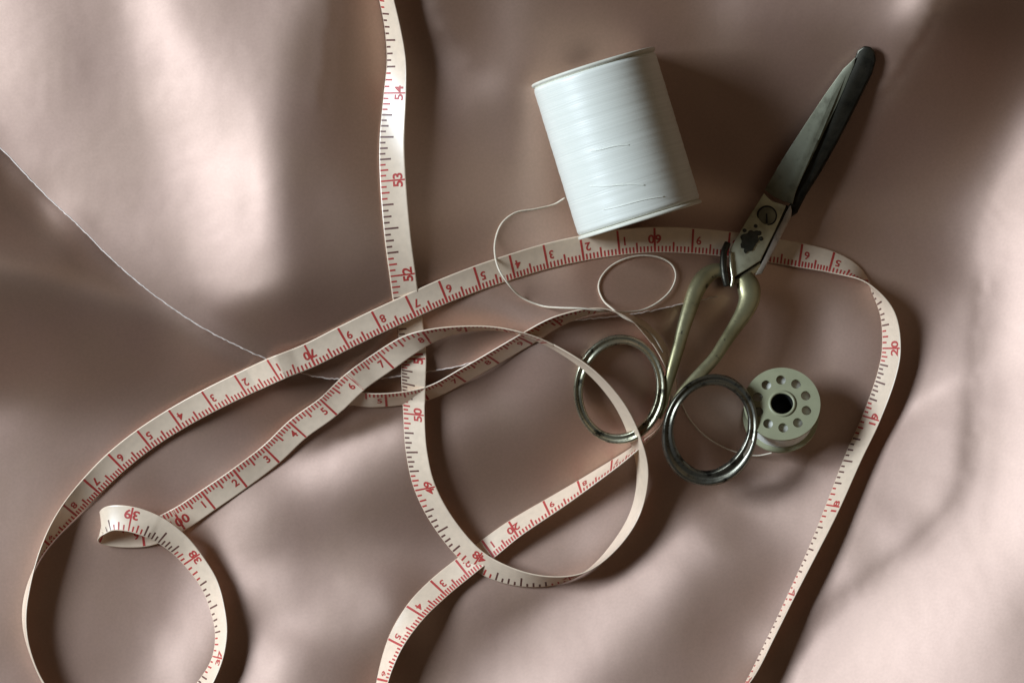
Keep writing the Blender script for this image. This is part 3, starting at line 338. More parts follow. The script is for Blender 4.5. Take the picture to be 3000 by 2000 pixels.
-1,0,-1,0,0,-1,0,-1,1,-2,0,0,-2,0,-1,0,-2,0,0,-1,0,0,0,-1,0,0,0,0,0,0,0,0,0,0,0,0,0,1,0,0,0,1,0,0,1,0,-1,1,-1,1,0,-1,0,1,-1,0,-1,0,1,-1,0,0,-1,1,-1,0,0,1,0,-1,1,-1,1,-1,0,3,0,-4,-2,-1,-1,-1,0,1,0,0,0,1,0,1,0,0,1,0,1,0,1,1,0,2,1,1,
2,2,1,1,1,2,1,0,2,0,0,2,1,1,0,1,2,1,0,23,1,-1,1,-1,-2,-3,-2,-3,-6,-126,118,0,-1,0,0,-1,0,0,0,0,0,-1,0,0,1,-1,0,0,0,0,0,0,0,1,-1,1,-1,1,0,0,0,0,0,0,-1,1,-1,0,0,0,0,0,0,0,0,-1,1,0,1,-1,1,0,1,1,0,1,0,-1,1,0,0,0,0,0,0,0,0,0,-1,0,0,1,0,
0,1,1,0,0,0,0,0,0,0,-1,0,0,-1,0,0,-1,0,-1,0,0,0,-1,-1,-1,-1,-1,0,0,-1,1,-1,-1,0,-2,0,-1,1,-1,-1,0,0,-1,0,0,0,0,0,0,0,0,0,0,0,0,1,0,0,-1,1,1,0,0,0,0,0,1,0,0,0,0,0,0,0,-1,1,-1,0,0,-1,0,0,0,0,-1,1,0,0,-1,1,1,-1,1,-1,0,-2,-6,5,0,-1,-1,
-1,1,0,0,-1,1,1,0,0,0,1,1,-1,1,1,1,0,1,2,1,1,1,2,0,2,1,2,0,1,1,0,2,1,0,1,1,2,1,0,1,0,25,0,0,-1,0,-1,-1,-3,-3,-2,-6,-125,116,-1,0,0,0,0,-1,-1,1,-1,1,-1,0,0,0,0,0,0,0,0,0,0,0,1,0,0,0,0,0,0,0,0,0,0,-1,1,0,-1,-1,1,-1,0,0,0,1,-1,1,0,1,
-1,1,0,0,1,1,0,1,0,0,0,0,0,-1,0,0,0,0,0,0,1,-1,1,1,0,0,0,0,0,1,0,-1,0,1,-1,0,0,-1,0,-1,-1,1,-1,-1,0,-1,0,-2,0,-1,-1,0,0,-1,0,-1,0,0,-1,0,-1,0,0,0,-1,0,-1,1,0,-1,0,0,0,1,-1,1,-1,1,-1,0,0,1,0,0,0,1,0,1,0,-1,1,0,0,0,0,1,-1,0,-1,1,0,
-1,0,0,0,-1,0,0,0,0,0,1,-1,0,1,0,0,0,0,1,-4,-2,-1,0,0,0,0,0,1,0,0,1,0,0,1,0,1,0,0,1,2,1,0,2,1,2,1,2,1,0,1,1,1,1,1,0,1,2,0,2,1,0,2,0,1,26,-1,0,0,-1,0,-1,-2,-1,-4,-3,-5,-125,117,-1,-1,0,-1,1,-1,-1,1,-1,1,-1,0,0,1,-1,0,0,0,0,0,0,0,0,
1,0,0,0,0,0,0,0,0,0,-1,0,0,0,0,0,-1,0,1,-1,0,1,0,0,1,0,0,1,0,0,1,0,0,0,0,0,0,0,0,-1,-1,-3,7,-1,-1,1,0,0,0,1,1,0,0,0,-1,1,0,-1,0,0,-1,0,-1,0,0,-1,0,-1,-1,-1,-1,0,-1,0,-1,-1,0,0,-1,0,-1,0,0,-1,0,0,-1,0,0,0,0,-1,0,1,0,0,-1,0,0,0,0,0,
1,0,0,0,0,0,1,-1,1,0,0,1,0,0,1,-1,0,0,1,-1,0,0,-1,0,0,-1,0,1,-1,1,-1,0,1,0,0,1,-1,0,0,0,3,-5,-1,-1,-1,0,0,0,0,0,1,0,0,0,1,1,-1,1,1,1,1,0,1,1,2,0,2,1,1,1,1,2,0,1,0,1,1,2,1,0,2,0,1,2,0,1,0,25,1,0,0,0,-1,-2,0,-2,-1,-2,-5,-4,-125,116,
-1,0,-1,-1,1,-1,-1,1,-1,1,-1,1,-1,0,0,1,-1,1,0,0,0,0,0,0,0,0,0,0,0,0,0,0,-1,0,0,0,-1,0,1,0,-1,0,1,-1,0,1,0,0,1,0,0,1,1,0,0,1,-1,0,0,0,0,0,0,0,1,-1,0,0,1,1,0,1,0,0,1,-1,1,-1,-1,0,0,-1,0,-1,1,-1,-1,0,-1,0,-1,0,-1,0,-2,-1,0,0,-1,0,0,
0,-1,-1,0,0,0,-1,0,0,0,-1,0,0,0,-1,1,-1,1,0,0,0,0,0,0,0,0,0,1,-1,0,1,0,0,0,0,1,0,0,1,-1,0,0,1,0,-1,0,0,-1,0,0,-1,1,-1,1,0,0,0,1,-1,1,0,-1,-1,-7,5,0,-1,0,-1,0,0,1,0,0,1,0,1,0,0,1,0,1,0,1,2,1,1,1,2,1,1,1,0,1,1,0,1,2,0,1,1,1,1,2,1,1,
1,1,0,1,26,0,0,-1,0,0,0,-1,-1,-2,-2,-1,-4,-5,-124,115,-1,0,-1,-1,0,0,-1,0,0,0,0,0,0,0,0,0,0,0,1,0,0,0,0,0,0,0,0,0,0,0,-1,1,-1,0,0,0,0,-1,0,0,1,-1,1,0,0,0,1,0,0,1,0,0,0,1,-1,1,0,0,-1,0,0,0,0,0,0,1,1,0,0,1,0,1,0,0,0,0,0,0,0,-1,0,-1,
0,-1,0,0,-1,0,-1,-1,0,-1,-1,0,0,-1,-1,0,-1,0,0,0,0,-1,0,-1,0,0,-1,0,0,0,0,0,0,-1,1,-1,0,1,0,0,0,-1,0,1,0,-1,1,0,0,0,0,0,1,-1,0,1,0,1,-1,0,0,0,0,0,-1,1,0,-1,0,0,0,0,0,0,1,0,0,0,0,0,0,0,-3,-1,-1,0,0,1,0,-1,1,0,0,1,0,1,0,1,1,0,1,1,1,
1,1,1,1,1,1,1,2,0,0,2,1,0,2,1,0,2,1,0,2,0,1,0,2,-1,26,0,-1,1,-1,0,-1,0,-1,0,-1,-2,-3,-3,-5,-123,113,-1,0,-1,0,-1,0,1,-1,1,-1,0,0,0,0,1,-1,1,-1,1,0,0,0,0,0,0,1,-1,0,0,0,-1,0,0,-1,1,-1,0,0,1,-1,1,-1,1,0,0,0,0,1,0,0,1,1,0,0,0,0,-1,1,
0,0,0,-1,1,0,0,0,1,1,1,0,0,1,-1,1,-1,0,0,-1,1,-1,0,-1,0,-1,-1,0,-1,0,0,-1,0,-1,0,-1,0,0,-1,0,-1,-1,0,0,0,0,-1,0,0,0,-1,0,0,0,-1,1,0,-1,1,0,-1,0,0,0,0,0,0,0,0,0,0,0,0,0,1,-1,1,0,0,0,0,1,-1,0,0,0,0,0,-1,0,0,0,0,0,0,1,0,0,0,1,-1,0,1,
1,-3,-1,-2,0,0,0,0,0,1,0,1,0,0,0,1,1,0,1,0,2,0,1,1,1,2,1,1,1,1,0,1,1,0,1,1,1,1,2,0,2,1,0,1,0,1,0,1,25,0,1,-1,0,-1,1,-1,0,0,-1,-2,-1,-2,-4,-5,-122,112,-1,-1,-1,0,0,-1,1,0,0,0,0,0,0,0,1,-1,1,-1,1,0,0,0,0,1,-1,0,0,0,0,0,0,-1,0,-1,1,0,
0,-1,1,0,0,-1,1,1,-1,1,0,0,1,-1,1,0,0,0,0,0,0,0,0,0,1,-1,1,0,1,1,0,0,1,0,0,1,0,0,0,-1,0,0,0,-1,0,-1,0,0,-1,0,-1,-1,0,-1,0,0,-1,0,-1,0,-1,0,0,0,-1,0,0,0,0,-1,0,0,0,-1,0,0,0,0,0,-1,0,0,0,0,0,0,0,0,-1,1,0,0,0,0,-1,0,1,-1,1,-1,1,0,0,1,
0,-1,0,0,0,0,-1,1,0,0,0,0,0,0,0,1,-1,1,0,-2,-7,5,0,0,0,0,0,0,0,1,0,0,1,0,1,0,1,1,0,1,0,2,1,1,1,1,1,1,1,0,1,1,1,1,1,1,1,1,1,1,0,1,0,1,1,0,1,0,25,0,0,0,0,0,-1,0,0,-1,0,0,-1,-3,-1,-5,-5,-123,-7,119,-1,0,0,0,0,-1,1,0,0,0,0,0,0,1,0,0,0,
0,0,0,1,-1,0,1,-1,0,0,0,-1,1,0,-1,0,0,-1,1,-1,0,1,1,-1,0,1,0,0,1,-1,1,0,0,1,0,0,0,0,-1,0,0,0,1,0,1,0,0,1,1,0,1,1,0,-1,1,-1,1,-1,-1,0,1,-1,-1,0,-1,-1,0,-1,0,-1,1,-1,-1,0,-1,0,-1,0,0,0,0,0,0,-1,0,0,0,-1,0,-1,1,-1,0,0,0,0,0,0,0,0,0,
-1,0,0,-1,1,-1,0,0,0,-1,1,0,-1,1,0,0,0,0,0,0,0,1,-1,0,0,0,1,-1,0,-1,1,0,0,1,0,-1,1,0,0,2,-1,-3,-2,0,0,0,1,0,0,0,1,0,0,1,1,0,0,1,1,1,1,1,0,2,1,1,1,1,1,1,0,1,1,1,1,1,1,1,1,0,1,0,1,0,0,1,0,1,24,0,0,0,0,0,0,0,0,0,-1,0,-1,-1,-2,-2,-5,
-4,-6,-128,123,-1,0,0,-1,1,-1,1,0,0,0,0,0,0,0,1,0,0,0,1,-1,0,1,-1,1,0,0,-1,0,-1,0,1,-1,0,0,-1,1,0,0,0,0,1,0,0,0,0,1,0,0,0,0,0,0,1,-1,1,0,0,0,0,0,0,1,1,1,1,0,0,0,1,1,-1,1,-1,0,0,0,-1,0,0,-1,-1,0,-1,0,-1,0,-1,0,0,-1,0,-1,0,-1,0,-1,0,
1,-1,0,0,0,-1,0,0,0,0,0,0,-1,0,0,0,0,0,-1,0,1,0,-1,0,-1,0,0,-1,0,1,-1,0,0,0,0,0,0,1,0,0,0,0,0,0,0,0,-1,0,0,1,-1,1,0,-1,1,1,0,-1,-1,-7,6,-1,0,0,1,0,0,0,1,0,0,1,0,1,-1,1,1,1,0,1,1,1,2,0,1,1,1,1,0,1,2,0,1,1,1,2,0,1,0,1,0,0,1,0,0,0,1,
0,24,-1,0,0,-1,1,0,0,0,0,0,-1,0,-1,-2,-2,-2,-4,-3,-5,-132,127,-2,0,0,0,0,0,0,0,0,1,0,0,0,0,-1,1,0,0,0,1,-1,1,-1,0,0,1,0,-1,0,-1,1,-1,0,0,0,0,0,0,1,0,0,1,0,0,-1,1,0,1,0,0,0,0,0,0,-1,0,1,0,1,1,0,1,0,1,1,1,0,0,0,1,-1,0,1,-1,-1,0,0,-1,
0,-1,0,-1,0,-1,-1,0,0,-1,0,-1,-1,-1,0,0,0,0,0,0,0,0,-1,1,0,-1,1,-1,0,0,0,-1,1,0,-1,0,0,0,-1,0,0,0,0,0,-1,0,-1,-1,1,-1,0,0,0,1,-1,0,1,0,0,0,0,0,0,0,0,0,0,0,0,0,0,1,-1,0,0,1,1,-1,-3,0,0,0,-1,1,0,0,1,1,0,0,1,0,1,1,0,0,2,1,0,1,1,1,2,0,
1,1,1,1,0,2,1,1,1,0,1,0,0,0,1,0,0,0,0,1,0,1,22,0,-1,0,1,-1,1,0,0,0,0,0,-1,0,-2,-1,-2,-2,-3,-3,-2,-7,-1,-1,-1,0,0,0,0,0,0,0,0,0,0,0,1,0,1,-1,1,-1,1,-1,1,0,0,-1,0,1,-1,0,-1,1,0,0,-1,0,0,0,0,0,1,0,0,0,1,0,0,0,0,1,0,0,0,0,0,0,0,0,1,0,
2,0,1,0,1,1,1,0,0,0,1,0,-1,0,-1,-1,0,0,-1,1,-2,0,-1,0,0,-1,-1,-1,0,-1,0,0,-1,-1,1,0,-1,0,0,0,0,0,0,1,-1,0,0,0,0,0,-1,0,0,0,0,0,0,-1,0,-1,0,0,-1,0,0,0,-1,0,0,0,0,-1,1,0,0,1,0,0,0,0,0,0,0,0,0,0,0,-1,0,0,1,0,0,1,-8,5,-1,0,0,0,1,0,0,1,
0,0,1,1,0,1,0,0,1,1,0,1,2,0,1,1,1,1,1,0,2,1,2,1,0,1,0,0,0,1,0,1,0,0,0,0,1,0,0,0,21,-1,1,0,0,0,0,0,0,0,0,-1,0,-1,0,-2,-1,-1,-2,-2,-4,-129,120,0,0,-2,1,-1,0,0,1,-1,0,0,1,0,0,0,-1,1,0,1,-1,1,0,-1,0,1,0,-1,0,0,0,0,-1,0,0,0,0,0,1,0,0,0,
1,0,0,0,1,0,0,0,0,0,0,0,0,0,0,1,0,1,1,1,1,1,0,0,1,0,1,0,0,0,-1,0,0,0,-1,0,0,-2,1,-1,0,-1,-1,0,-1,0,-1,-1,-1,0,0,-1,0,-1,1,0,0,0,0,-1,1,-1,1,0,0,0,0,0,0,0,0,0,-1,0,-1,1,-1,1,-1,-1,0,0,-1,0,-1,0,0,0,-1,1,0,0,0,0,0,0,1,-1,1,-1,1,0,0,
-1,1,0,0,0,-1,0,-1,-5,6,-2,0,-1,0,1,0,0,2,0,0,1,1,-1,1,0,1,1,1,0,1,1,0,2,0,1,1,1,1,2,0,2,1,0,0,1,0,1,1,-1,1,-1,0,1,-1,1,0,0,0,0,19,0,-1,0,0,1,-1,1,0,0,0,0,-1,0,0,-1,0,-2,-1,-2,-2,-5,-125,119,-1,0,-2,0,0,0,0,0,0,1,-1,0,0,0,1,0,0,0,
1,-1,0,1,0,-1,0,1,0,0,-1,-1,1,-1,0,0,0,1,-1,1,0,0,0,1,0,0,0,1,0,0,1,-1,1,-1,0,1,0,0,1,1,0,1,0,1,2,1,0,0,1,0,-1,0,1,-1,0,0,-1,-1,0,0,-1,0,-1,0,0,-2,0,-1,-1,0,-1,-1,0,0,-1,0,0,0,0,0,0,0,0,0,0,1,0,0,-1,1,0,0,0,-1,1,-1,1,-1,0,-1,1,-1,
0,-1,0,-1,0,0,-1,-1,1,0,-1,0,0,0,1,0,0,1,-1,1,0,0,0,0,-1,0,0,0,0,-1,2,0,-3,-1,0,0,0,0,1,1,0,1,1,0,0,1,0,0,1,0,1,1,1,0,1,1,2,1,0,1,1,1,2,1,-1,1,1,0,0,0,0,1,0,1,-1,0,1,0,-1,0,1,0,17,0,0,0,0,0,0,0,0,0,0,0,1,-1,-1,1,-1,0,-1,-1,-2,-2,
-4,-126,119,-1,-1,-1,0,0,-1,1,0,0,0,1,0,0,0,0,0,0,0,1,0,0,0,0,0,-1,0,0,0,0,0,0,0,-1,1,-1,1,-1,1,0,0,0,1,1,0,-1,1,0,0,0,0,0,1,-1,0,1,1,0,1,1,1,1,1,0,1,1,-1,1,0,0,-1,1,-1,-1,1,-1,-1,0,0,-1,0,-1,-1,0,0,-1,-1,-1,0,-1,-1,0,-1,1,-1,0,0,
0,0,1,-1,1,0,0,0,0,1,0,0,-1,0,1,0,0,0,0,0,0,-1,0,0,-1,-1,0,0,-1,0,0,-1,-1,1,0,0,0,-1,0,0,1,0,0,0,0,0,1,0,0,0,-1,0,-1,-4,2,0,0,0,0,1,0,0,1,0,0,1,0,1,0,1,1,0,1,0,1,0,2,1,0,1,1,1,1,1,2,1,-1,1,0,1,0,1,0,0,0,0,0,1,0,-1,0,1,0,-1,1,16,0,
-1,0,0,-1,1,0,0,0,0,1,-1,1,0,-1,0,0,0,0,-1,-1,-4,-4,-126,120,-1,-1,-1,0,0,0,0,0,0,0,0,0,1,0,0,0,0,0,0,0,0,1,0,0,0,-1,1,0,-1,0,-1,1,-1,0,0,1,0,0,0,0,0,1,0,1,0,0,0,0,0,0,0,1,0,0,0,2,0,1,1,1,0,1,1,0,1,0,1,-1,0,-1,1,0,-1,0,0,-1,-1,0,
-1,0,-1,0,-1,-1,0,-1,-1,-1,0,-1,0,0,0,0,0,0,0,0,0,1,0,0,0,0,1,-1,1,0,1,-1,0,1,0,0,0,0,0,-1,-1,0,0,-1,-1,0,0,-1,0,0,-1,0,0,-1,1,0,0,0,1,0,0,0,0,-1,1,0,-1,0,0,0,1,-3,0,-1,0,0,0,1,1,-1,1,1,0,1,0,1,0,1,1,0,1,0,1,0,1,1,1,1,1,1,2,0,0,1,
1,0,0,0,0,0,0,0,0,0,0,0,1,0,0,0,0,0,12,0,1,-1,0,1,0,0,0,1,0,0,0,0,0,1,0,0,0,0,0,-2,-2,-3,-4,-129,123,-1,-1,0,0,0,1,-1,1,-1,1,0,-1,0,0,1,0,0,0,0,0,0,0,0,0,1,-1,0,0,0,0,-1,0,1,-1,0,0,1,0,0,0,0,1,1,0,0,0,0,0,0,0,0,1,0,1,0,1,0,2,0,1,1,
0,2,0,0,0,0,0,0,-1,0,0,0,-1,1,-1,-1,0,-1,0,-2,-1,0,-1,0,-1,0,-1,0,0,-1,0,0,0,0,0,0,1,-1,1,0,1,1,-1,1,-1,1,0,1,1,-1,0,1,0,0,-1,1,0,-1,0,-1,0,-1,-1,0,-1,0,0,-1,-1,1,-1,0,1,-1,0,1,0,0,0,1,-1,0,0,0,-1,1,-3,0,-1,1,-1,1,0,0,0,1,1,0,0,0,
1,1,0,0,1,1,0,1,0,1,1,1,1,0,2,1,1,1,0,0,0,0,0,0,1,0,0,0,1,0,0,0,0,0,0,-1,0,0,10,0,-1,1,0,0,1,0,1,-1,1,0,0,0,1,0,1,0,0,1,-1,0,-1,-3,-3,-4,-131,125,0,-1,1,-1,0,1,-1,1,-1,0,1,0,0,-1,0,0,1,0,0,0,0,1,-1,0,0,0,0,-1,1,0,-1,0,1,-1,0,0,0,1,
0,0,1,0,0,0,0,1,0,0,0,0,0,1,0,1,1,1,0,1,1,1,1,0,1,0,0,0,0,0,0,0,-1,0,0,-1,0,-1,-1,0,-1,0,-1,0,-1,-1,0,-1,-1,0,-1,0,0,0,0,0,1,0,0,1,0,0,1,0,0,0,1,1,0,0,0,1,0,0,0,0,1,-1,0,0,-1,0,0,-1,0,-1,0,-1,0,0,-1,0,0,0,-1,1,0,-1,0,1,0,0,0,0,0,0,
-1,-3,1,0,-1,0,0,0,1,0,0,1,0,0,1,1,0,0,1,0,0,0,1,1,1,0,1,1,0,2,0,2,0,0,1,0,0,1,0,0,-1,1,0,1,-1,0,0,0,0,0,0,0,0,-2,7,0,1,0,0,1,0,0,0,1,0,0,1,1,0,1,0,1,0,0,1,-1,-2,-1,-2,-2,-4,-132,127,1,-1,0,0,-1,0,0,0,0,-1,0,0,1,0,0,-1,1,0,0,0,0,1,
-1,0,0,0,0,-1,0,1,-1,0,1,0,-1,1,-1,1,0,0,0,1,0,1,-1,0,1,0,0,0,1,0,0,1,1,0,1,1,1,1,0,1,0,1,0,0,0,0,-1,0,0,-1,0,-1,0,-1,0,-1,0,-1,-1,0,-1,-1,0,0,-1,1,-1,0,0,0,0,0,1,0,0,0,1,0,0,1,1,0,0,1,1,0,0,1,0,1,-1,0,1,-1,0,0,0,-1,0,0,0,-1,0,-2,
0,0,-1,0,0,0,0,0,0,0,-1,0,0,0,0,0,0,0,0,-2,-1,0,0,0,0,0,1,0,0,0,1,0,0,0,1,0,1,0,1,0,0,1,1,1,0,2,0,1,1,1,0,-1,1,0,0,0,1,0,0,0,-1,1,0,0,0,0,0,-1,1,-1,0,4,0,0,1,1,0,0,1,1,0,0,1,1,0,1,0,1,1,1,0,0,0,-1,-1,-1,-1,-1,-3,-132,126,0,0,-1,0,
0,-1,-1,0,0,0,0,-1,1,0,0,0,0,0,0,0,-1,1,0,0,0,0,0,0,-1,0,0,0,0,1,-1,0,0,0,1,0,0,1,0,1,-1,0,0,1,0,0,1,0,0,1,1,1,0,1,0,2,0,1,0,1,0,-1,0,0,0,-1,0,-1,0,-1,0,-1,0,-1,0,-1,-1,0,0,-1,0,0,-1,0,0,0,1,0,0,0,1,0,1,0,1,0,1,0,1,1,0,0,0,1,0,0,1,
1,0,0,0,0,0,-1,0,0,-1,-1,0,0,0,-1,0,-1,0,0,0,-1,0,0,0,0,0,-1,0,0,0,-1,0,-1,0,-1,0,0,0,0,0,0,1,0,0,0,0,1,0,0,1,0,0,1,0,1,1,1,0,1,0,1,1,0,0,0,1,0,0,0,1,-1,1,-1,1,0,0,0,0,0,0,0,0,-1,-1,0,0,1,1,0,1,1,1,1,0,1,1,0,0,1,1,1,1,1,1,0,0,0,1,
-1,-1,0,-1,0,-2,-128,120,0,0,-1,-1,-1,0,-1,0,-1,0,0,-1,1,0,-1,1,0,0,0,0,0,0,-1,0,1,0,-1,1,0,-1,0,0,0,0,0,0,0,0,1,0,0,0,0,1,0,1,-1,1,0,0,1,0,0,1,0,1,0,2,0,1,1,0,1,0,0,0,-1,0,-1,0,-1,-1,1,-1,0,-1,0,0,-1,0,0,-1,0,-1,0,0,0,0,0,0,1,0,0,
0,2,0,1,0,1,0,1,1,0,0,1,1,0,1,0,0,0,1,-1,1,0,0,0,-1,0,0,0,0,-2,0,0,-1,0,-1,0,0,0,-1,0,-1,0,0,0,0,-1,0,-1,0,0,-1,0,0,-1,0,1,0,0,0,0,0,0,1,-1,1,0,0,1,1,-1,2,0,0,0,1,1,0,1,2,-1,0,1,0,0,0,0,0,0,0,1,-1,1,-1,0,1,0,0,-1,0,0,0,0,-3,0,1,2,
1,1,1,1,1,1,1,1,1,0,1,2,0,1,1,1,1,0,0,0,0,-1,0,-1,-1,-3,-119,112,-1,0,-1,-1,-1,0,-1,0,0,0,0,-1,0,0,0,0,0,-1,1,0,0,0,0,0,0,0,-1,0,0,0,0,0,0,0,0,1,0,-1,1,0,0,0,1,0,0,0,0,0,0,0,1,0,1,0,1,1,0,2,0,1,0,0,0,1,-1,0,-1,0,-1,0,0,-1,0,0,0,-1,
0,0,0,-1,0,0,0,0,-1,1,0,0,0,0,1,1,1,0,1,0,1,1,1,0,0,1,1,0,0,1,1,1,0,0,0,1,-1,0,0,0,1,-1,0,-1,-1,1,-1,-1,0,0,-1,-1,0,-1,0,0,0,-1,-1,0,0,0,-1,-1,1,-1,0,0,0,0,0,-1,0,0,0,0,1,0,0,1,0,0,0,0,0,1,0,0,1,1,0,1,0,1,0,1,-1,0,0,1,0,0,0,0,0,0,
1,-1,1,0,-1,0,0,0,0,-1,0,0,-7,2,1,1,2,1,2,1,1,1,1,1,1,1,1,1,2,1,1,1,0,1,0,1,0,-1,0,-1,-2,-2,-4,-113,-2,108,0,0,-1,-1,-1,0,0,-1,0,0,0,1,-1,0,0,0,0,-1,0,1,0,-1,0,1,-1,0,1,-1,0,0,0,0,0,-1,0,1,0,0,1,0,0,0,0,1,0,0,0,0,0,1,0,1,0,1,1,0,1,
0,1,0,1,-1,0,0,0,-1,0,0,-1,0,0,-1,0,0,-1,1,-1,0,0,0,0,0,1,-1,1,1,0,1,1,0,0,1,1,1,0,1,0,1,1,0,1,1,1,0,0,1,0,1,-1,0,1,0,0,0,-1,1,-1,0,0,-1,0,-1,-1,-1,0,0,-1,0,-1,-1,0,0,0,-1,-1,0,0,3,-4,0,-1,0,0,0,0,0,0,0,0,1,-1,1,0,-1,0,1,0,0,1,0,0,
1,0,0,1,-1,2,0,-1,1,0,0,1,-1,1,0,0,0,0,0,0,0,0,0,0,0,0,0,0,0,0,-1,-9,0,2,2,1,2,1,2,2,1,1,1,1,2,2,1,1,2,1,1,1,0,1,0,0,1,-1,-1,-1,-2,-4,-4,-2,-111,107,-1,0,-1,0,0,-1,1,-1,0,0,-1,1,0,-1,1,-1,0,0,-1,0,1,0,-1,1,0,-1,0,0,0,0,1,-1,0,0,0,
0,1,-1,1,0,0,0,0,0,0,0,0,0,0,0,1,1,1,0,1,1,0,1,0,0,0,0,-1,0,0,-1,0,0,0,0,0,0,0,0,-1,1,0,0,-1,1,-1,1,1,0,1,1,0,1,1,1,0,1,0,1,0,1,1,1,1,0,1,1,1,0,0,0,0,1,0,-1,0,0,1,0,-1,0,0,-1,-1,0,0,-1,0,-1,-1,-1,0,0,-1,-1,0,-1,0,-1,0,-1,-1,0,0,1,
-1,0,0,0,0,0,0,0,0,1,-1,0,1,0,-1,1,0,0,0,0,1,0,0,0,1,0,1,0,-1,2,0,-1,1,0,0,0,0,0,0,0,1,-1,0,0,0,0,0,0,0,-1,0,-12,1,2,1,2,2,2,1,2,2,1,2,2,1,1,2,2,1,1,1,1,2,0,0,1,0,0,0,-1,-3,-2,-3,-3,-5,-112,108,0,0,-1,0,0,-1,1,-1,0,0,0,-1,1,-1,0,0,
-1,0,0,0,0,1,0,-1,0,0,0,0,0,0,0,0,0,-1,1,0,0,0,0,1,0,0,-1,0,0,1,0,0,1,0,0,0,1,1,0,1,0,0,0,0,0,1,-1,0,0,-1,1,-1,0,0,0,0,1,0,-1,1,0,0,0,1,0,1,1,0,1,2,0,1,1,1,-1,2,0,1,1,1,0,1,1,0,0,1,0,0,1,0,-1,0,1,0,-1,0,0,0,0,0,0,-1,-1,0,0,-2,0,-1,
0,-1,-1,0,-1,-1,0,-1,0,-1,-1,0,0,0,-1,1,0,0,0,0,0,0,0,0,0,0,0,0,0,1,0,0,0,0,0,0,0,1,0,0,0,0,1,0,0,0,1,-1,0,1,-1,1,0,0,0,0,0,0,0,0,0,0,-1,0,0,-1,-15,2,1,2,1,2,2,2,2,2,2,2,2,2,1,2,1,1,2,2,1,0,1,1,1,1,0,-1,0,-2,-2,-3,-4,-3,-4,-115,
110,0,1,-1,-1,1,-1,1,-1,0,0,0,-1,0,0,0,0,0,-1,0,0,0,0,0,0,1,-1,0,0,0,0,0,0,0,-1,0,1,0,1,-1,0,0,0,0,0,0,0,0,0,0,1,1,0,0,2,0,0,1,0,0,0,-1,0,0,0,0,0,0,0,0,1,0,0,0,1,-1,0,2,0,1,0,1,0,2,0,1,1,0,1,1,1,1,1,1,1,0,1,0,1,0,0,0,0,0,0,0,0,0,0,
0,0,-1,0,0,0,0,-1,1,-1,-1,0,0,-1,-1,-1,-1,0,-1,0,-1,0,-1,0,0,2,-4,0,-1,0,0,0,0,0,1,-1,1,0,-1,0,1,0,0,0,0,0,0,0,0,1,-1,1,-1,1,0,1,0,-1,1,0,0,0,0,1,-1,1,0,0,0,0,-1,1,0,0,0,0,0,0,-1,0,0,-17,1,1,2,2,2,2,2,2,2,3,2,1,3,2,1,2,1,2,1,1,1,2,
1,0,0,1,0,-1,-1,-2,-3,-2,-2,-4,-4,-117,114,-1,-1,1,-2,0,0,1,-1,-1,1,0,-1,0,-1,0,0,0,0,0,0,0,1,0,-1,0,0,0,0,1,-1,-1,1,0,0,0,0,-1,1,0,0,0,0,0,-1,0,0,0,1,0,0,1,0,0,1,0,0,1,0,0,1,0,0,0,0,0,1,0,0,0,0,0,1,0,1,0,0,1,1,1,0,2,0,1,0,1,2,1,0,
2,0,1,1,0,1,0,1,-1,1,0,0,0,0,0,-1,1,-1,0,-1,1,0,0,0,-1,0,0,-1,0,0,-1,-1,-1,0,-1,0,-1,0,-1,0,-1,0,-1,-1,-2,1,-1,0,1,-1,0,0,1,-1,1,-1,1,0,0,0,0,0,0,0,0,0,0,1,-1,1,-1,1,-1,1,0,0,1,0,0,0,0,1,-1,1,0,0,0,0,0,0,0,0,0,0,-1,0,0,1,-1,0,-19,
0,2,1,2,2,2,3,2,2,2,3,2,2,2,2,1,2,1,1,2,1,1,1,1,1,0,0,-1,0,-2,-2,-2,-2,-2,-2,-2,-6,0,-1,-1,0,0,-1,-1,1,0,-1,0,1,-1,0,0,-1,0,0,0,0,0,0,0,0,0,0,1,-1,-1,1,0,-1,0,0,0,1,0,0,0,-1,1,-1,0,0,0,0,0,0,0,0,0,1,0,0,1,1,-1,1,1,0,0,0,1,0,0,0,0,
1,0,1,0,1,0,1,1,1,0,0,2,1,0,1,1,1,1,1,1,1,1,1,0,1,0,0,1,-1,1,-1,1,-1,0,0,-1,1,-1,0,0,0,-1,0,0,0,0,-1,0,0,0,-2,0,0,-1,-1,0,-1,-1,0,0,-1,-1,0,0,-1,-1,-1,0,0,0,1,0,0,-1,1,0,0,0,1,-1,0,0,1,0,-1,0,1,0,-1,1,-1,1,0,0,0,0,1,0,0,0,0,0,0,1,
0,0,0,0,0,-1,1,-1,1,0,0,0,0,0,-1,0,0,-21,1,0,2,1,2,2,2,2,3,3,2,3,2,2,1,2,2,1,2,1,1,0,1,1,1,0,1,0,-1,-1,-1,-1,-2,-1,-2,-3,-116,108,1,-2,0,-1,0,0,0,-1,0,0,0,0,0,-1,0,0,-1,1,-1,1,-1,0,1,0,0,-1,1,0,-1,0,0,0,0,0,0,0,0,0,1,-1,0,0,-1,0,0,
0,0,0,0,0,0,0,1,0,0,2,0,0,0,1,1,0,1,0,0,1,0,1,1,1,0,1,0,1,0,1,1,0,1,1,1,2,1,1,1,0,2,0,0,2,-1,1,0,0,0,0,0,-1,1,-1,0,0,-1,0,0,-1,0,0,0,-1,-1,0,0,0,-1,0,0,-1,-1,0,0,-2,0,0,-1,0,0,0,-1,-1,-1,0,0,-1,0,0,0,0,1,0,0,0,1,-1,0,1,0,0,-1,1,0,
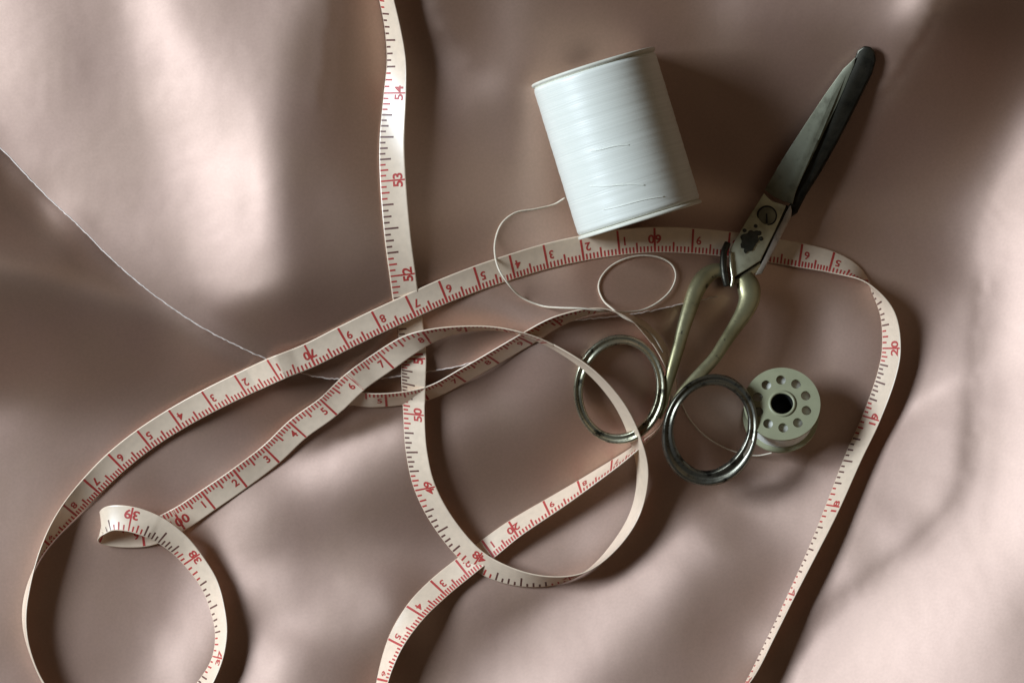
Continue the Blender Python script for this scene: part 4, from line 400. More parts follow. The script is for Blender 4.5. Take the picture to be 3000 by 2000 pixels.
0,-1,0,1,-1,1,0,0,0,1,0,0,0,0,0,0,1,0,-1,0,1,0,0,0,0,0,0,-1,0,0,1,-1,0,0,0,0,-23,0,1,1,2,1,2,1,3,2,2,2,3,3,2,3,2,1,1,1,1,2,1,1,0,1,1,0,-1,0,-1,0,-1,-1,-1,0,-3,-4,-118,-7,120,-1,-1,0,-1,0,0,0,0,0,0,0,0,0,-1,0,-1,1,-1,1,0,-1,1,0,0,
-1,1,-1,-1,1,0,0,0,0,0,0,0,-1,0,0,0,0,0,0,-1,0,0,0,0,0,0,0,1,1,-1,2,0,1,1,0,0,1,0,1,1,1,0,1,1,1,1,1,0,1,1,1,0,1,1,1,1,1,1,1,1,0,1,1,0,0,0,1,-1,0,0,0,0,-1,0,-1,0,0,0,-1,0,0,-1,-1,0,0,0,-1,-1,0,-1,0,-1,0,-1,-1,1,-1,0,-1,0,0,-1,0,0,0,
-1,-1,1,-1,0,0,1,-1,1,0,0,0,1,-1,0,0,1,0,-1,1,0,0,0,0,1,-1,0,0,1,-1,1,0,0,1,0,0,-1,0,1,0,-1,0,0,0,1,0,0,0,0,0,-1,1,-1,0,0,0,-25,1,1,0,1,2,1,2,1,2,2,3,2,1,3,2,2,1,2,1,1,1,2,1,1,0,1,0,1,0,0,-1,0,0,0,-1,0,-2,-2,-3,-125,120,0,-1,0,-1,
0,0,0,-1,1,-1,0,0,0,0,-1,0,0,0,0,1,-1,0,0,1,-1,0,0,-1,0,1,0,0,0,0,-1,0,0,0,-1,0,0,-1,1,-1,0,-1,1,-1,1,0,0,0,2,0,1,1,0,1,1,0,2,1,0,1,1,1,1,1,0,1,2,0,1,0,1,1,1,1,1,1,1,1,1,1,0,0,0,1,0,-1,0,0,-1,0,0,-1,1,-1,0,-1,-1,1,-2,0,0,0,-1,-1,
-1,0,0,-1,-1,0,0,-1,0,0,-1,-1,0,0,0,-1,1,0,-1,-1,0,0,-1,1,0,1,0,0,0,0,1,-1,0,1,0,0,-1,1,0,0,0,1,0,-1,0,1,0,0,0,1,-1,0,1,-1,0,0,1,0,0,0,0,0,0,0,0,-1,1,0,0,-1,1,-1,1,0,-1,0,-27,1,0,2,1,0,1,2,1,2,1,2,2,2,1,2,1,3,1,1,2,1,1,1,1,1,1,1,0,
0,1,1,0,0,1,0,1,0,-2,-2,-4,-126,121,-1,0,-1,0,-1,0,0,0,0,0,0,0,-1,0,0,0,0,0,0,0,0,1,-1,0,0,0,0,0,-1,0,0,0,0,0,-1,0,-1,0,0,-1,1,-1,0,-1,1,-1,1,-1,1,0,1,0,0,1,1,1,1,1,2,0,1,2,1,1,1,0,1,2,0,1,1,0,1,2,0,1,1,1,1,1,1,0,1,0,1,0,0,-1,0,0,
0,0,-1,0,0,-2,1,-2,1,-1,-1,0,-1,-1,0,-1,0,0,-1,-2,0,0,-2,0,0,0,-1,0,0,-1,1,-1,1,-1,0,-1,1,-1,0,1,0,0,0,0,1,0,1,-1,1,0,0,0,0,0,0,0,0,0,0,0,1,0,0,0,1,0,0,0,0,0,0,-1,1,-1,1,-1,0,1,0,0,0,-1,1,-1,0,0,1,-1,1,-1,0,1,-1,-27,-1,1,0,1,1,2,0,
2,1,1,1,1,2,2,1,1,1,1,1,1,2,0,2,2,1,1,1,1,1,1,0,2,1,1,1,0,1,0,0,-2,-4,-127,121,-1,0,-1,-1,0,0,-1,1,0,-1,1,-1,0,-1,0,0,1,-1,1,0,-1,1,-1,1,0,-1,0,0,0,-1,0,-1,0,1,-1,0,-1,0,0,-1,0,-1,1,-1,0,0,0,0,1,0,0,1,1,1,1,1,2,0,3,1,1,1,1,1,1,1,0,
2,0,1,1,1,0,2,1,1,0,2,0,0,2,0,0,0,0,0,1,-1,0,-1,0,0,-2,0,0,-1,0,-1,0,-1,0,-1,0,-2,0,-1,-1,-1,0,-1,-1,0,-1,-1,0,0,-1,1,0,-1,0,0,0,0,1,-1,1,0,0,0,1,0,1,0,1,-1,1,-1,0,0,0,1,0,-1,1,0,0,0,1,0,0,1,0,0,0,0,0,0,-1,1,0,-1,1,-1,1,0,-1,0,0,0,
1,0,0,0,0,0,0,0,0,0,-1,0,-29,1,0,1,0,1,0,1,1,1,1,1,1,1,1,1,1,0,2,1,1,0,2,1,0,2,1,1,2,2,0,3,0,3,1,2,1,1,1,-1,0,-1,-3,-127,120,-1,-1,0,-1,-1,0,0,0,0,0,0,0,0,0,0,-1,1,0,-1,1,-1,1,-1,0,1,-1,0,-1,0,-1,0,-1,-1,0,0,0,0,-1,0,0,0,-1,0,0,0,
1,-1,0,1,1,0,1,1,1,2,1,2,0,2,1,2,1,1,1,1,1,1,1,0,1,1,1,0,1,1,2,0,1,1,0,0,1,1,-1,0,0,0,-1,0,-1,-1,0,0,-1,0,-1,0,-1,0,-1,-1,-1,-1,0,-1,-2,-1,-1,0,-1,-1,0,0,-1,0,0,0,0,0,0,0,0,-1,0,1,0,1,0,1,1,1,-1,1,0,0,0,1,0,0,0,-1,0,1,0,0,0,1,0,0,
1,0,1,0,1,-1,-3,4,-1,-2,1,0,0,0,0,0,0,0,0,0,0,-1,1,0,0,0,0,-1,1,-1,1,0,-29,0,1,-1,1,1,0,1,0,0,2,0,1,1,0,1,1,1,0,2,0,1,1,0,2,0,2,1,2,0,3,1,2,1,2,2,3,0,2,1,1,0,-1,-3,-126,119,-1,-1,-1,-1,0,-1,0,1,-1,1,-1,0,0,-1,1,0,0,0,0,0,0,1,-1,-1,
0,-1,-1,-1,0,-1,0,0,0,0,0,-1,0,0,-1,0,0,0,0,0,0,0,1,0,0,1,1,1,1,1,1,2,2,2,1,1,2,0,2,1,1,0,1,2,0,1,1,1,0,1,1,0,2,0,1,0,1,-1,1,0,-1,0,-1,0,-1,0,0,-2,0,-1,1,-2,0,-1,-1,0,-1,-1,-2,0,-1,-1,-1,-2,0,-1,-1,0,0,-1,1,0,0,1,0,-1,0,0,1,-1,1,1,
1,1,0,0,1,0,0,1,0,0,0,0,0,0,1,-1,0,0,1,0,0,2,0,0,1,0,0,0,0,0,-1,0,-1,1,-1,0,0,0,0,1,0,0,-1,1,-1,1,0,-1,1,0,0,0,0,0,-29,-1,0,1,1,-1,1,0,1,1,0,0,1,0,1,0,1,0,1,0,2,0,1,1,0,2,0,2,0,2,1,1,3,2,1,2,1,3,2,2,1,1,0,0,-2,-124,-4,120,-2,0,-1,
0,-1,-1,0,0,0,0,0,0,0,0,0,1,0,0,0,-1,-1,0,-2,-1,0,0,-1,0,0,-1,0,0,0,0,0,-1,0,0,0,0,0,0,0,1,0,-1,1,2,0,0,2,2,1,1,2,1,2,1,1,2,1,1,1,1,1,1,1,0,1,1,1,1,0,2,-1,2,0,1,0,0,0,-1,0,-1,1,-2,0,0,-1,0,0,-1,-1,0,-1,-1,0,-2,-2,0,-1,-1,1,-3,-1,
-1,-1,-1,-1,-1,0,1,0,0,1,0,0,0,0,0,0,1,0,1,1,0,1,1,1,1,0,0,0,0,0,0,0,0,0,0,0,1,0,0,1,0,0,1,0,1,0,0,-2,2,-1,0,0,-1,1,0,0,0,0,-1,0,0,1,0,0,-1,0,1,0,0,0,0,0,0,-30,1,0,0,0,0,0,1,0,0,0,1,0,0,1,0,0,1,0,1,0,2,0,0,1,1,0,1,2,1,1,2,0,2,2,2,
1,2,1,2,2,2,1,1,0,-2,-1,-126,122,-1,-2,-1,0,-1,0,-1,0,0,0,0,0,0,0,0,-1,0,0,-1,-1,-1,0,-1,-1,-1,0,0,0,1,-1,0,0,0,0,0,0,0,0,0,0,0,0,0,0,2,0,0,1,1,1,1,2,1,1,1,1,2,1,1,2,1,1,2,1,0,2,1,0,1,1,0,1,1,2,-1,1,1,-1,1,-1,0,0,0,-1,0,-1,-1,0,-1,
-1,0,-1,-1,-1,0,-1,0,-3,-1,0,0,4,-26,6,3,1,3,1,0,0,1,0,0,1,0,0,0,0,0,0,1,1,0,1,2,0,1,0,0,1,0,1,0,0,0,0,0,-1,1,0,0,0,0,1,0,2,0,1,0,0,-2,9,-10,1,0,0,1,-1,1,-1,0,1,0,0,0,0,-1,1,0,0,0,-1,1,0,0,0,0,-30,0,0,1,-1,1,0,0,0,0,0,0,0,1,-1,1,0,
1,0,1,1,0,1,1,1,-1,2,0,0,1,1,1,2,0,2,1,1,1,2,2,1,2,2,1,2,0,0,1,-126,122,-1,-2,-2,0,-1,-1,0,-1,0,1,-1,0,0,-1,0,-1,-1,-1,0,-2,-1,0,0,-1,1,0,0,0,1,-1,0,0,1,0,0,0,0,0,0,0,0,0,1,0,1,0,1,1,1,1,1,1,1,1,1,1,1,2,1,1,2,1,1,2,1,1,1,1,1,1,1,0,
0,2,0,0,1,-1,0,0,-1,0,-1,-1,0,-1,-1,0,-1,0,0,-4,-1,0,1,5,-44,6,4,2,-4,28,-4,-2,-1,-1,-1,1,0,0,0,1,0,1,0,0,0,1,0,0,1,1,1,0,2,0,1,0,0,1,0,0,0,0,0,0,0,0,0,0,1,1,0,1,-1,1,0,1,0,0,-3,1,2,0,0,-1,1,-1,1,0,-1,0,1,0,0,0,0,0,0,0,0,0,0,0,0,0,
-29,0,0,-1,1,0,0,0,0,0,0,0,0,-1,1,0,0,0,1,-1,1,1,1,1,1,1,0,0,1,0,1,0,0,2,1,0,2,1,1,1,2,1,1,2,0,2,1,2,2,-123,-1,120,-1,-2,-2,0,-1,0,-1,0,-1,0,-1,-1,-1,-1,-1,-1,-1,0,0,-1,-1,1,0,1,0,0,0,1,0,1,-1,0,0,0,0,0,1,0,0,1,0,0,1,1,0,1,1,0,1,1,
1,0,1,1,1,1,1,2,2,1,2,2,1,1,2,0,1,1,1,1,0,0,1,0,0,0,-1,-1,0,-1,0,0,-1,0,0,-4,0,1,3,-65,7,3,1,-2,48,-3,-2,-1,-1,1,-2,0,0,-1,0,0,1,0,1,1,0,0,1,0,0,0,0,1,0,1,1,1,0,1,1,1,0,0,0,1,0,0,0,0,0,0,0,1,0,0,0,1,1,0,1,0,0,0,-1,0,0,0,0,1,-1,1,0,
0,0,0,-1,0,0,1,0,0,0,0,0,0,0,0,0,0,-30,0,0,1,0,0,0,0,-1,0,1,0,-1,1,-1,0,1,-1,0,1,0,1,0,1,1,1,0,2,-1,1,0,1,0,0,0,2,1,0,1,1,1,1,1,1,2,0,2,0,1,1,1,-120,123,-2,-2,-1,-1,-2,-1,-2,0,-2,-1,0,-1,-1,-2,0,-1,0,-1,0,1,0,0,0,1,1,0,1,0,-1,1,0,
0,1,0,0,-1,1,0,0,1,0,1,0,1,1,0,1,1,0,0,2,0,0,1,1,0,2,1,2,2,2,1,3,1,1,1,1,1,0,1,0,0,0,0,0,-2,-1,-1,0,-1,0,0,1,2,-71,2,-1,-4,68,-4,-1,-1,-1,0,-1,-1,-1,0,-1,1,-1,0,0,1,0,0,0,1,0,2,0,0,1,0,0,1,0,1,0,1,1,0,1,0,0,1,1,0,0,0,1,0,0,0,0,0,0,
0,1,1,-1,1,1,0,0,0,0,0,1,-1,0,0,0,1,-1,0,0,1,0,0,0,0,0,-1,1,0,0,1,-1,0,1,-1,0,-30,0,1,-1,0,0,1,-1,1,0,-1,0,0,-1,1,0,-1,1,1,0,0,0,0,1,1,1,1,0,1,0,0,0,1,0,1,0,0,1,1,0,1,0,2,0,1,1,0,1,1,1,2,3,-120,2,120,-2,-2,-2,-1,-2,-2,-1,-2,-1,-1,
-1,-1,-1,0,-1,0,0,0,1,0,1,1,0,1,0,1,0,0,0,0,0,0,1,0,0,1,0,0,1,-1,2,0,1,0,1,-1,1,1,-1,1,0,1,0,1,0,2,1,2,1,4,1,2,3,1,1,0,-1,1,0,-1,0,1,2,-81,2,1,0,1,0,1,-1,-3,73,-3,-1,0,0,-1,-2,-1,-1,0,-1,-1,0,0,0,-1,1,0,0,0,1,1,1,0,1,0,1,0,0,1,1,0,
0,1,1,-1,1,1,0,0,1,1,0,1,0,0,0,0,0,0,0,1,0,0,1,0,1,1,0,0,0,0,0,0,0,0,0,1,0,-1,1,0,0,-1,1,0,0,0,0,0,0,0,0,0,0,0,0,0,1,-29,0,-1,1,0,0,-1,1,0,-1,0,0,0,0,-1,0,1,0,0,0,0,0,1,1,0,0,2,0,1,1,0,0,0,1,-1,0,1,0,0,1,0,1,1,1,0,1,0,0,1,0,2,1,2,
3,-118,123,-2,-2,-4,-2,-2,-2,-1,-2,-2,0,-1,-1,0,-1,0,0,0,0,1,0,1,1,0,1,0,1,-1,1,1,-1,1,-1,1,0,0,1,0,0,1,0,1,0,1,0,1,0,0,0,0,0,0,0,1,1,0,1,1,3,1,4,2,1,3,1,0,-79,-2,-1,0,0,0,-2,83,-1,-1,0,-1,-1,-1,-1,0,1,0,-2,-1,0,-1,-1,-1,-1,0,0,0,
-1,0,0,1,0,0,0,1,0,0,1,2,0,0,0,1,1,0,0,0,2,-1,1,1,-1,1,0,1,1,0,1,0,0,1,-1,1,0,0,1,0,0,1,-1,1,1,0,0,0,1,-1,-1,3,-1,0,0,0,0,1,0,0,0,0,0,0,0,0,0,0,0,0,0,0,1,-1,0,1,-1,-30,0,1,0,0,0,0,0,-1,1,-1,-1,0,0,0,0,0,1,0,0,1,0,0,0,0,1,0,2,0,1,0,
1,0,0,1,0,-1,1,0,0,1,0,-1,1,0,1,1,0,0,1,0,0,2,3,5,-119,3,120,-2,-4,-3,-3,-2,-2,-1,-2,0,-1,-1,0,-1,0,0,0,1,1,0,0,2,-1,1,0,1,0,0,0,0,1,0,0,1,-1,1,1,0,1,0,0,1,0,0,0,0,0,0,0,0,0,0,0,1,2,1,1,2,2,5,0,-71,-2,-1,79,-1,0,0,0,-1,0,1,0,0,-2,
0,0,-1,0,-1,-1,-1,0,0,-1,-1,-1,0,0,-1,0,0,0,-1,1,0,0,0,1,0,1,1,0,0,1,1,0,1,0,0,1,1,-1,1,0,0,1,0,1,0,0,1,0,0,1,0,1,-1,1,0,0,0,0,1,1,0,1,0,1,0,-1,0,6,-6,1,0,1,-1,0,1,-1,1,0,0,0,0,0,0,0,1,-1,0,0,0,0,1,-1,0,0,-29,0,0,-1,0,1,0,-1,1,-1,
0,0,0,-1,0,0,0,0,0,1,0,1,0,0,1,0,0,0,2,0,1,0,1,0,0,0,1,0,0,0,-1,1,0,0,0,0,0,1,1,-1,0,1,0,2,2,3,4,-117,2,118,-2,-4,-3,-2,-2,-2,-2,0,-2,0,0,0,0,0,-1,0,1,1,0,1,0,0,1,0,0,1,0,0,0,0,0,1,0,1,1,-1,1,1,-1,1,0,0,0,0,0,0,0,0,0,1,0,1,1,2,0,2,
-63,-1,71,2,0,1,2,0,0,-1,0,1,-1,0,-1,1,-2,0,-1,0,0,-1,0,-1,-1,-1,-1,0,0,-1,1,-1,0,0,1,-1,0,0,1,0,1,0,1,1,0,0,0,1,0,1,1,0,0,1,0,0,1,0,0,0,1,0,0,0,1,0,1,0,0,0,1,0,0,1,0,1,0,0,1,0,0,1,-1,-1,1,1,0,0,1,0,-1,1,-1,1,0,0,0,0,0,0,0,0,1,0,
-1,0,0,1,-1,1,-30,1,-1,1,0,0,0,0,-1,0,0,0,-1,0,0,0,0,0,1,0,0,0,1,0,0,1,0,1,0,0,1,1,0,1,0,1,-1,0,1,0,0,0,0,0,0,0,1,0,-1,1,0,0,0,0,0,2,2,4,3,-117,1,119,-2,-5,-2,-2,-2,-2,0,-2,0,-1,0,0,0,0,0,1,0,0,0,1,0,0,1,0,0,0,1,0,0,1,0,0,0,1,0,0,
1,0,0,1,0,0,0,-1,0,0,1,0,1,1,1,4,-2,-63,63,5,1,1,2,2,0,1,0,1,0,-2,1,0,0,-1,0,0,0,-1,-1,1,-1,0,-1,-1,0,-1,0,0,-1,0,0,0,0,1,0,0,0,1,0,0,0,1,0,1,0,1,0,0,1,0,1,0,1,0,-1,0,1,0,0,1,0,1,0,0,0,0,1,0,0,1,1,0,1,0,1,0,0,0,1,-1,0,0,1,-1,1,0,0,
1,0,0,1,-1,1,-1,1,0,0,-1,0,1,-1,0,1,-1,0,0,1,-1,-29,0,1,-1,1,-1,0,0,-1,0,0,-1,0,0,0,-1,1,0,0,1,0,1,0,0,0,0,1,0,1,1,0,1,1,-1,1,0,1,0,-1,0,1,-1,1,-1,1,0,-1,0,1,0,0,0,-1,0,1,0,1,2,3,4,2,-119,1,119,-2,-3,-2,-3,-1,-1,-1,-1,-1,0,0,0,0,
-1,0,1,1,0,0,0,0,0,1,0,0,1,0,0,0,0,1,1,0,1,0,0,1,0,-1,1,-1,1,0,0,0,1,1,4,-3,-71,2,68,2,2,2,2,2,0,2,0,1,0,0,1,0,-1,0,0,1,0,0,-1,1,-2,0,0,-1,1,-1,0,-1,0,0,0,0,0,0,0,0,0,1,0,0,1,0,0,1,-1,1,-1,1,1,0,1,0,0,0,0,1,0,0,0,0,0,0,0,1,0,0,1,0,
1,1,-1,1,1,0,1,0,1,0,0,0,1,0,0,-1,1,0,0,1,0,0,1,-1,0,0,1,-1,0,0,1,0,-1,0,0,0,1,0,-1,0,0,-28,-1,0,1,-1,0,0,-1,1,-1,0,0,0,-1,0,0,0,0,0,0,2,0,0,1,0,0,0,1,0,0,2,-1,1,1,0,0,0,1,0,0,0,0,0,0,0,0,0,0,-1,0,1,-1,0,0,-1,1,0,0,2,2,2,5,1,-117,
1,117,-1,-3,-2,-2,-2,0,-1,-1,0,-1,0,0,0,0,0,0,0,1,0,0,0,0,0,1,0,0,1,0,1,0,1,-1,1,0,0,1,1,0,0,1,0,0,0,3,-3,-73,1,72,4,-3,1,1,2,1,1,2,0,2,0,0,1,0,0,0,1,0,0,0,0,1,-1,1,-1,-1,1,-1,0,0,0,0,-1,0,0,0,0,0,1,1,-1,0,1,0,0,0,-1,1,0,0,0,0,1,0,
1,1,0,0,0,0,0,0,0,0,1,0,-1,1,0,0,1,0,0,2,0,1,1,0,1,0,0,1,0,-1,1,-1,1,0,1,0,0,0,1,-1,0,1,0,-1,1,0,0,-1,0,0,1,0,-1,0,0,1,-1,1,-29,1,0,0,0,-1,0,1,-1,0,-1,0,-1,1,-1,1,-1,0,1,0,0,0,2,-1,1,1,0,0,0,1,0,1,0,1,0,1,0,-1,1,0,-1,1,0,0,0,0,0,0,
0,-1,0,0,0,-1,0,-1,0,0,0,2,2,1,4,3,2,-117,2,116,-1,-2,-1,-2,-2,-1,-1,0,-1,0,-1,0,0,0,0,0,0,1,0,1,0,-1,1,1,0,0,0,1,1,1,-1,1,0,1,2,0,0,0,3,0,-3,-75,1,73,3,-2,0,0,0,1,0,2,1,1,1,0,1,1,0,0,1,1,-1,1,1,0,0,0,0,0,1,0,-1,0,0,0,0,-1,1,0,0,0,
0,0,0,0,1,0,0,0,0,-1,1,0,-1,1,0,1,0,1,0,0,0,0,0,0,-1,1,0,0,-1,1,0,0,1,0,0,1,1,0,1,1,0,1,0,0,1,0,0,0,0,1,0,1,-1,1,0,0,0,1,0,0,-1,1,-1,0,0,1,-1,1,-1,0,1,-1,0,0,1,-1,-27,-1,0,0,0,0,0,-1,0,0,-1,0,0,-1,1,-1,0,1,0,1,0,0,0,1,1,0,0,0,1,1,
0,0,1,0,0,0,1,0,-1,1,0,0,0,0,0,0,0,0,0,0,-1,0,0,-2,0,-1,0,0,0,0,1,2,1,3,2,5,1,-115,1,115,1,-2,-2,-2,-2,0,-1,-1,0,0,-1,0,0,0,0,0,0,1,0,1,1,-1,0,1,0,1,1,1,1,-1,1,0,4,1,0,-2,-78,-1,1,75,2,-3,1,-1,0,0,0,1,1,1,1,1,1,1,0,1,0,1,-1,1,1,1,
-1,1,0,1,0,0,0,0,0,0,0,0,0,1,-1,0,0,0,1,0,0,0,0,1,0,0,0,0,-1,0,0,0,1,-1,1,0,0,1,0,0,-1,1,0,-1,0,0,1,-1,1,0,0,1,0,0,1,1,1,0,1,0,1,1,0,0,0,1,0,-1,1,0,1,0,1,0,0,-1,1,0,0,0,0,0,0,-1,1,-1,1,-1,0,1,0,-1,0,1,-27,0,0,0,0,0,-1,0,0,-1,0,-1,
0,0,0,0,0,0,0,0,1,1,0,1,0,0,1,1,0,0,0,1,-1,1,1,-1,0,1,0,0,0,0,0,0,0,0,0,0,0,0,0,0,-1,-1,-1,-1,-1,0,-1,0,0,1,2,1,2,3,2,5,1,-114,0,4,111,1,-3,-2,0,0,-1,-2,0,0,0,0,0,0,1,-1,2,1,0,0,1,0,0,0,4,0,1,0,-1,-3,-73,-2,0,0,77,1,0,-4,0,-1,0,0,
0,0,1,0,1,1,1,0,1,0,1,0,0,1,1,-1,1,0,2,0,1,-1,1,1,0,0,1,0,0,0,-1,0,1,0,0,0,0,1,0,0,0,0,0,0,0,0,1,-1,1,0,-1,1,0,0,0,0,0,-1,1,-1,0,0,0,0,0,0,0,0,1,0,1,1,0,0,1,1,1,0,1,0,0,0,1,0,0,1,1,0,1,0,0,0,0,0,0,0,0,-1,1,0,0,0,0,0,-1,1,-1,0,0,1,
0,-1,-25,0,0,-1,0,0,0,-1,-1,0,0,-1,0,0,-1,0,1,0,0,1,0,0,1,0,0,1,1,-1,1,0,0,1,0,0,0,1,0,0,0,0,1,-1,0,1,0,0,0,0,0,0,0,-1,-1,0,-2,0,-1,-2,0,0,0,0,0,2,1,1,3,2,3,4,2,0,-110,1,110,2,-1,0,-1,-3,0,-1,0,0,0,0,0,1,0,3,1,1,-1,0,-1,-2,-81,-1,
0,1,2,4,74,3,1,0,-3,-1,0,-1,-1,0,0,0,1,0,0,0,0,0,1,1,0,1,1,0,1,-1,0,2,0,1,0,0,1,1,0,0,1,1,0,0,0,0,1,0,0,0,0,1,-1,1,0,1,0,1,0,0,0,0,-1,0,0,0,0,0,0,0,1,-1,0,0,-1,0,-1,0,0,0,0,0,0,1,0,1,0,1,1,1,0,0,1,1,0,0,1,0,0,0,-1,4,0,1,0,0,0,0,0,
1,-1,0,0,0,0,-1,0,1,-1,0,0,0,1,0,-1,0,0,0,-23,0,0,0,-1,0,-1,0,0,-1,-1,0,0,-1,0,0,0,0,1,0,0,1,0,1,0,0,1,0,0,0,1,-1,1,0,0,0,0,0,1,0,0,0,0,0,0,0,1,0,0,0,-1,0,-1,-1,0,-2,-1,0,-1,-1,0,0,0,0,1,1,1,2,2,3,2,1,4,1,-107,0,2,1,4,101,1,1,0,0,
0,0,0,-1,0,-88,-1,1,1,0,2,2,82,2,1,0,-1,-1,-4,0,0,0,-1,0,0,0,0,0,0,0,0,0,-1,1,0,1,0,1,0,0,0,0,0,1,1,0,1,0,0,1,1,0,1,0,1,0,1,1,1,0,0,0,0,0,1,-1,1,0,1,0,1,-1,1,0,0,0,0,0,0,-1,1,0,0,0,-1,0,0,0,-1,-1,1,-1,0,-1,0,0,1,0,1,0,1,0,1,1,1,0,
0,1,0,1,0,2,1,-1,8,-7,2,1,-1,1,0,0,0,-1,0,0,0,0,-1,1,0,-1,1,0,0,0,-1,0,1,-1,0,1,-21,0,-1,0,0,0,-1,0,-1,0,-1,0,-1,0,0,0,0,0,0,1,0,0,1,0,1,0,-1,1,0,0,0,1,0,-1,1,0,1,0,0,-1,0,1,0,0,0,1,0,0,0,0,-1,0,-1,0,-2,-1,-1,-1,-1,0,-1,0,0,0,0,1,
1,1,1,2,1,2,2,2,4,2,0,1,-2,-99,-1,2,1,2,2,2,1,2,1,89,2,0,0,0,0,-1,-3,0,-1,0,1,-1,-1,-1,0,0,1,-1,1,-1,0,1,-1,0,0,0,1,-1,0,0,0,0,1,0,0,0,0,0,0,1,0,1,1,1,0,1,1,0,1,1,0,1,0,1,0,1,0,1,-1,1,1,-1,1,0,1,1,-1,0,0,0,1,0,-1,1,-1,0,0,0,0,0,-1,
-1,0,0,-1,0,-1,0,0,1,-1,1,0,1,1,1,1,0,0,2,0,0,1,1,1,1,1,1,-2,2,1,0,0,0,-1,1,0,0,0,-1,0,0,0,0,0,0,-1,1,-1,0,1,-1,0,1,0,-1,-19,1,0,-1,0,-1,0,-1,0,-1,0,-1,0,0,-1,1,0,0,0,0,0,1,-1,1,0,1,0,0,0,0,0,0,0,0,0,1,-1,0,0,2,0,0,0,0,1,-1,0,1,0,
-1,0,-1,0,-2,0,-1,-1,-2,-1,-1,0,-1,0,0,0,0,1,0,2,0,1,2,2,2,1,1,2,0,2,3,1,0,1,0,1,0,0,0,-1,-3,-1,0,1,1,-1,0,-2,-1,1,0,-1,0,-1,0,1,1,-1,2,-1,1,0,-1,0,0,-1,0,-1,0,1,-1,0,0,0,0,0,0,0,0,1,0,1,1,1,0,0,1,0,2,0,1,1,1,1,0,1,0,1,0,1,0,0,1,0,
1,0,0,1,0,0,0,0,0,0,0,0,0,0,0,-1,-1,0,0,0,-1,-1,-1,0,0,0,0,1,0,0,1,1,1,0,1,1,0,1,1,2,1,2,1,0,-1,0,2,-1,0,1,-1,0,0,-1,0,0,0,0,0,0,0,0,0,0,-1,1,0,-1,1,-1,0,0,0,-16,-1,0,0,-1,0,0,0,-1,0,0,0,-1,0,0,0,0,0,1,-1,1,-1,1,-1,0,0,1,0,0,0,0,
-1,0,1,0,0,0,1,0,-1,1,0,0,1,-1,1,0,-1,0,0,0,-1,0,0,-2,-1,-1,-1,-1,-1,-1,0,-1,-1,1,0,-1,1,0,1,2,0,1,1,2,0,2,1,1,1,2,0,1,0,0,0,0,1,0,-1,0,0,0,0,0,0,0,0,-1,-1,1,0,0,0,0,1,1,0,1,0,0,-1,0,-1,0,-1,0,0,-1,0,0,-1,0,0,-1,0,0,0,0,1,0,1,1,1,
1,1,1,0,0,1,1,1,1,1,1,1,0,0,1,1,0,1,0,0,1,0,0,1,0,1,-1,0,0,0,0,0,0,-1,1,-1,0,-1,-1,-1,0,0,0,0,-1,0,0,1,1,0,1,1,1,1,1,1,1,2,1,2,1,0,-1,1,0,-1,1,-1,0,0,0,0,0,0,0,0,0,-1,0,0,-1,1,0,0,-1,0,0,0,1,-1,0,0,-13,0,-1,0,0,-1,0,-1,0,0,-1,0,0,
0,1,-1,0,1,-1,0,0,0,0,0,0,0,-1,0,0,0,0,0,0,0,0,0,1,-1,1,1,-1,1,0,0,0,0,0,1,-1,0,0,-1,-1,-1,0,-1,-1,-1,-1,-1,-1,-1,-1,0,-1,0,0,1,0,0,0,1,1,0,1,2,0,1,1,1,0,1,0,2,0,0,1,0,0,1,0,0,0,0,1,0,0,-1,0,1,-1,0,1,1,0,0,2,0,0,1,-1,0,-1,-1,-1,0,
-2,-1,0,-1,0,0,0,-1,0,0,0,0,0,-1,2,0,1,1,1,0,1,1,1,1,1,0,1,1,1,1,1,1,0,1,1,0,0,2,-1,1,1,0,0,0,0,1,0,-1,1,-1,0,0,-1,1,-2,0,0,0,-1,0,-1,0,0,0,1,0,0,1,1,0,2,1,1,2,2,2,1,0,0,0,0,-1,0,1,-1,1,-1,0,0,-1,1,-1,0,0,0,0,0,0,0,-1,0,0,1,-1,1,
-1,0,0,0,1,-11,-1,0,0,-1,0,-1,1,-1,0,1,-1,1,0,-1,1,0,0,0,0,-1,0,0,0,0,-1,0,0,0,0,-1,0,0,0,0,0,0,1,0,-1,1,0,1,0,0,0,1,-1,0,0,-1,0,-1,0,-1,-1,-1,-1,-1,-1,-1,-1,0,-1,-1,-1,0,0,0,0,0,1,0,1,0,1,0,1,1,1,1,0,1,0,0,2,0,1,1,0,1,1,0,0,1,0,0,
0,0,0,0,1,0,0,1,1,0,1,0,-1,0,-1,-1,-1,-1,-1,0,-2,-1,0,-1,0,-1,0,0,-1,-1,0,0,2,0,0,1,1,1,1,1,1,1,0,1,1,1,1,1,0,1,1,1,1,0,1,1,0,1,1,-1,1,1,-1,1,0,0,1,-1,1,-1,0,0,-1,0,0,-1,0,0,0,0,-1,1,0,-1,1,1,1,0,2,0,2,3,2,1,1,0,0,0,0,-1,0,-1,1,0,
-1,0,0,0,0,-1,1,-1,0,0,0,0,-1,1,0,0,0,-1,1,-1,0,0,0,0,0,-10,1,-1,0,-1,0,1,-1,0,0,0,1,-1,0,1,-1,0,0,0,0,0,0,-1,0,-1,0,0,0,-1,0,0,0,0,0,0,0,0,0,0,1,0,0,0,0,1,0,-1,0,1,-1,0,-1,0,-1,0,-1,-1,0,-1,-2,0,-1,-2,0,-1,0,-1,-1,0,0,1,-1,1,0,1,
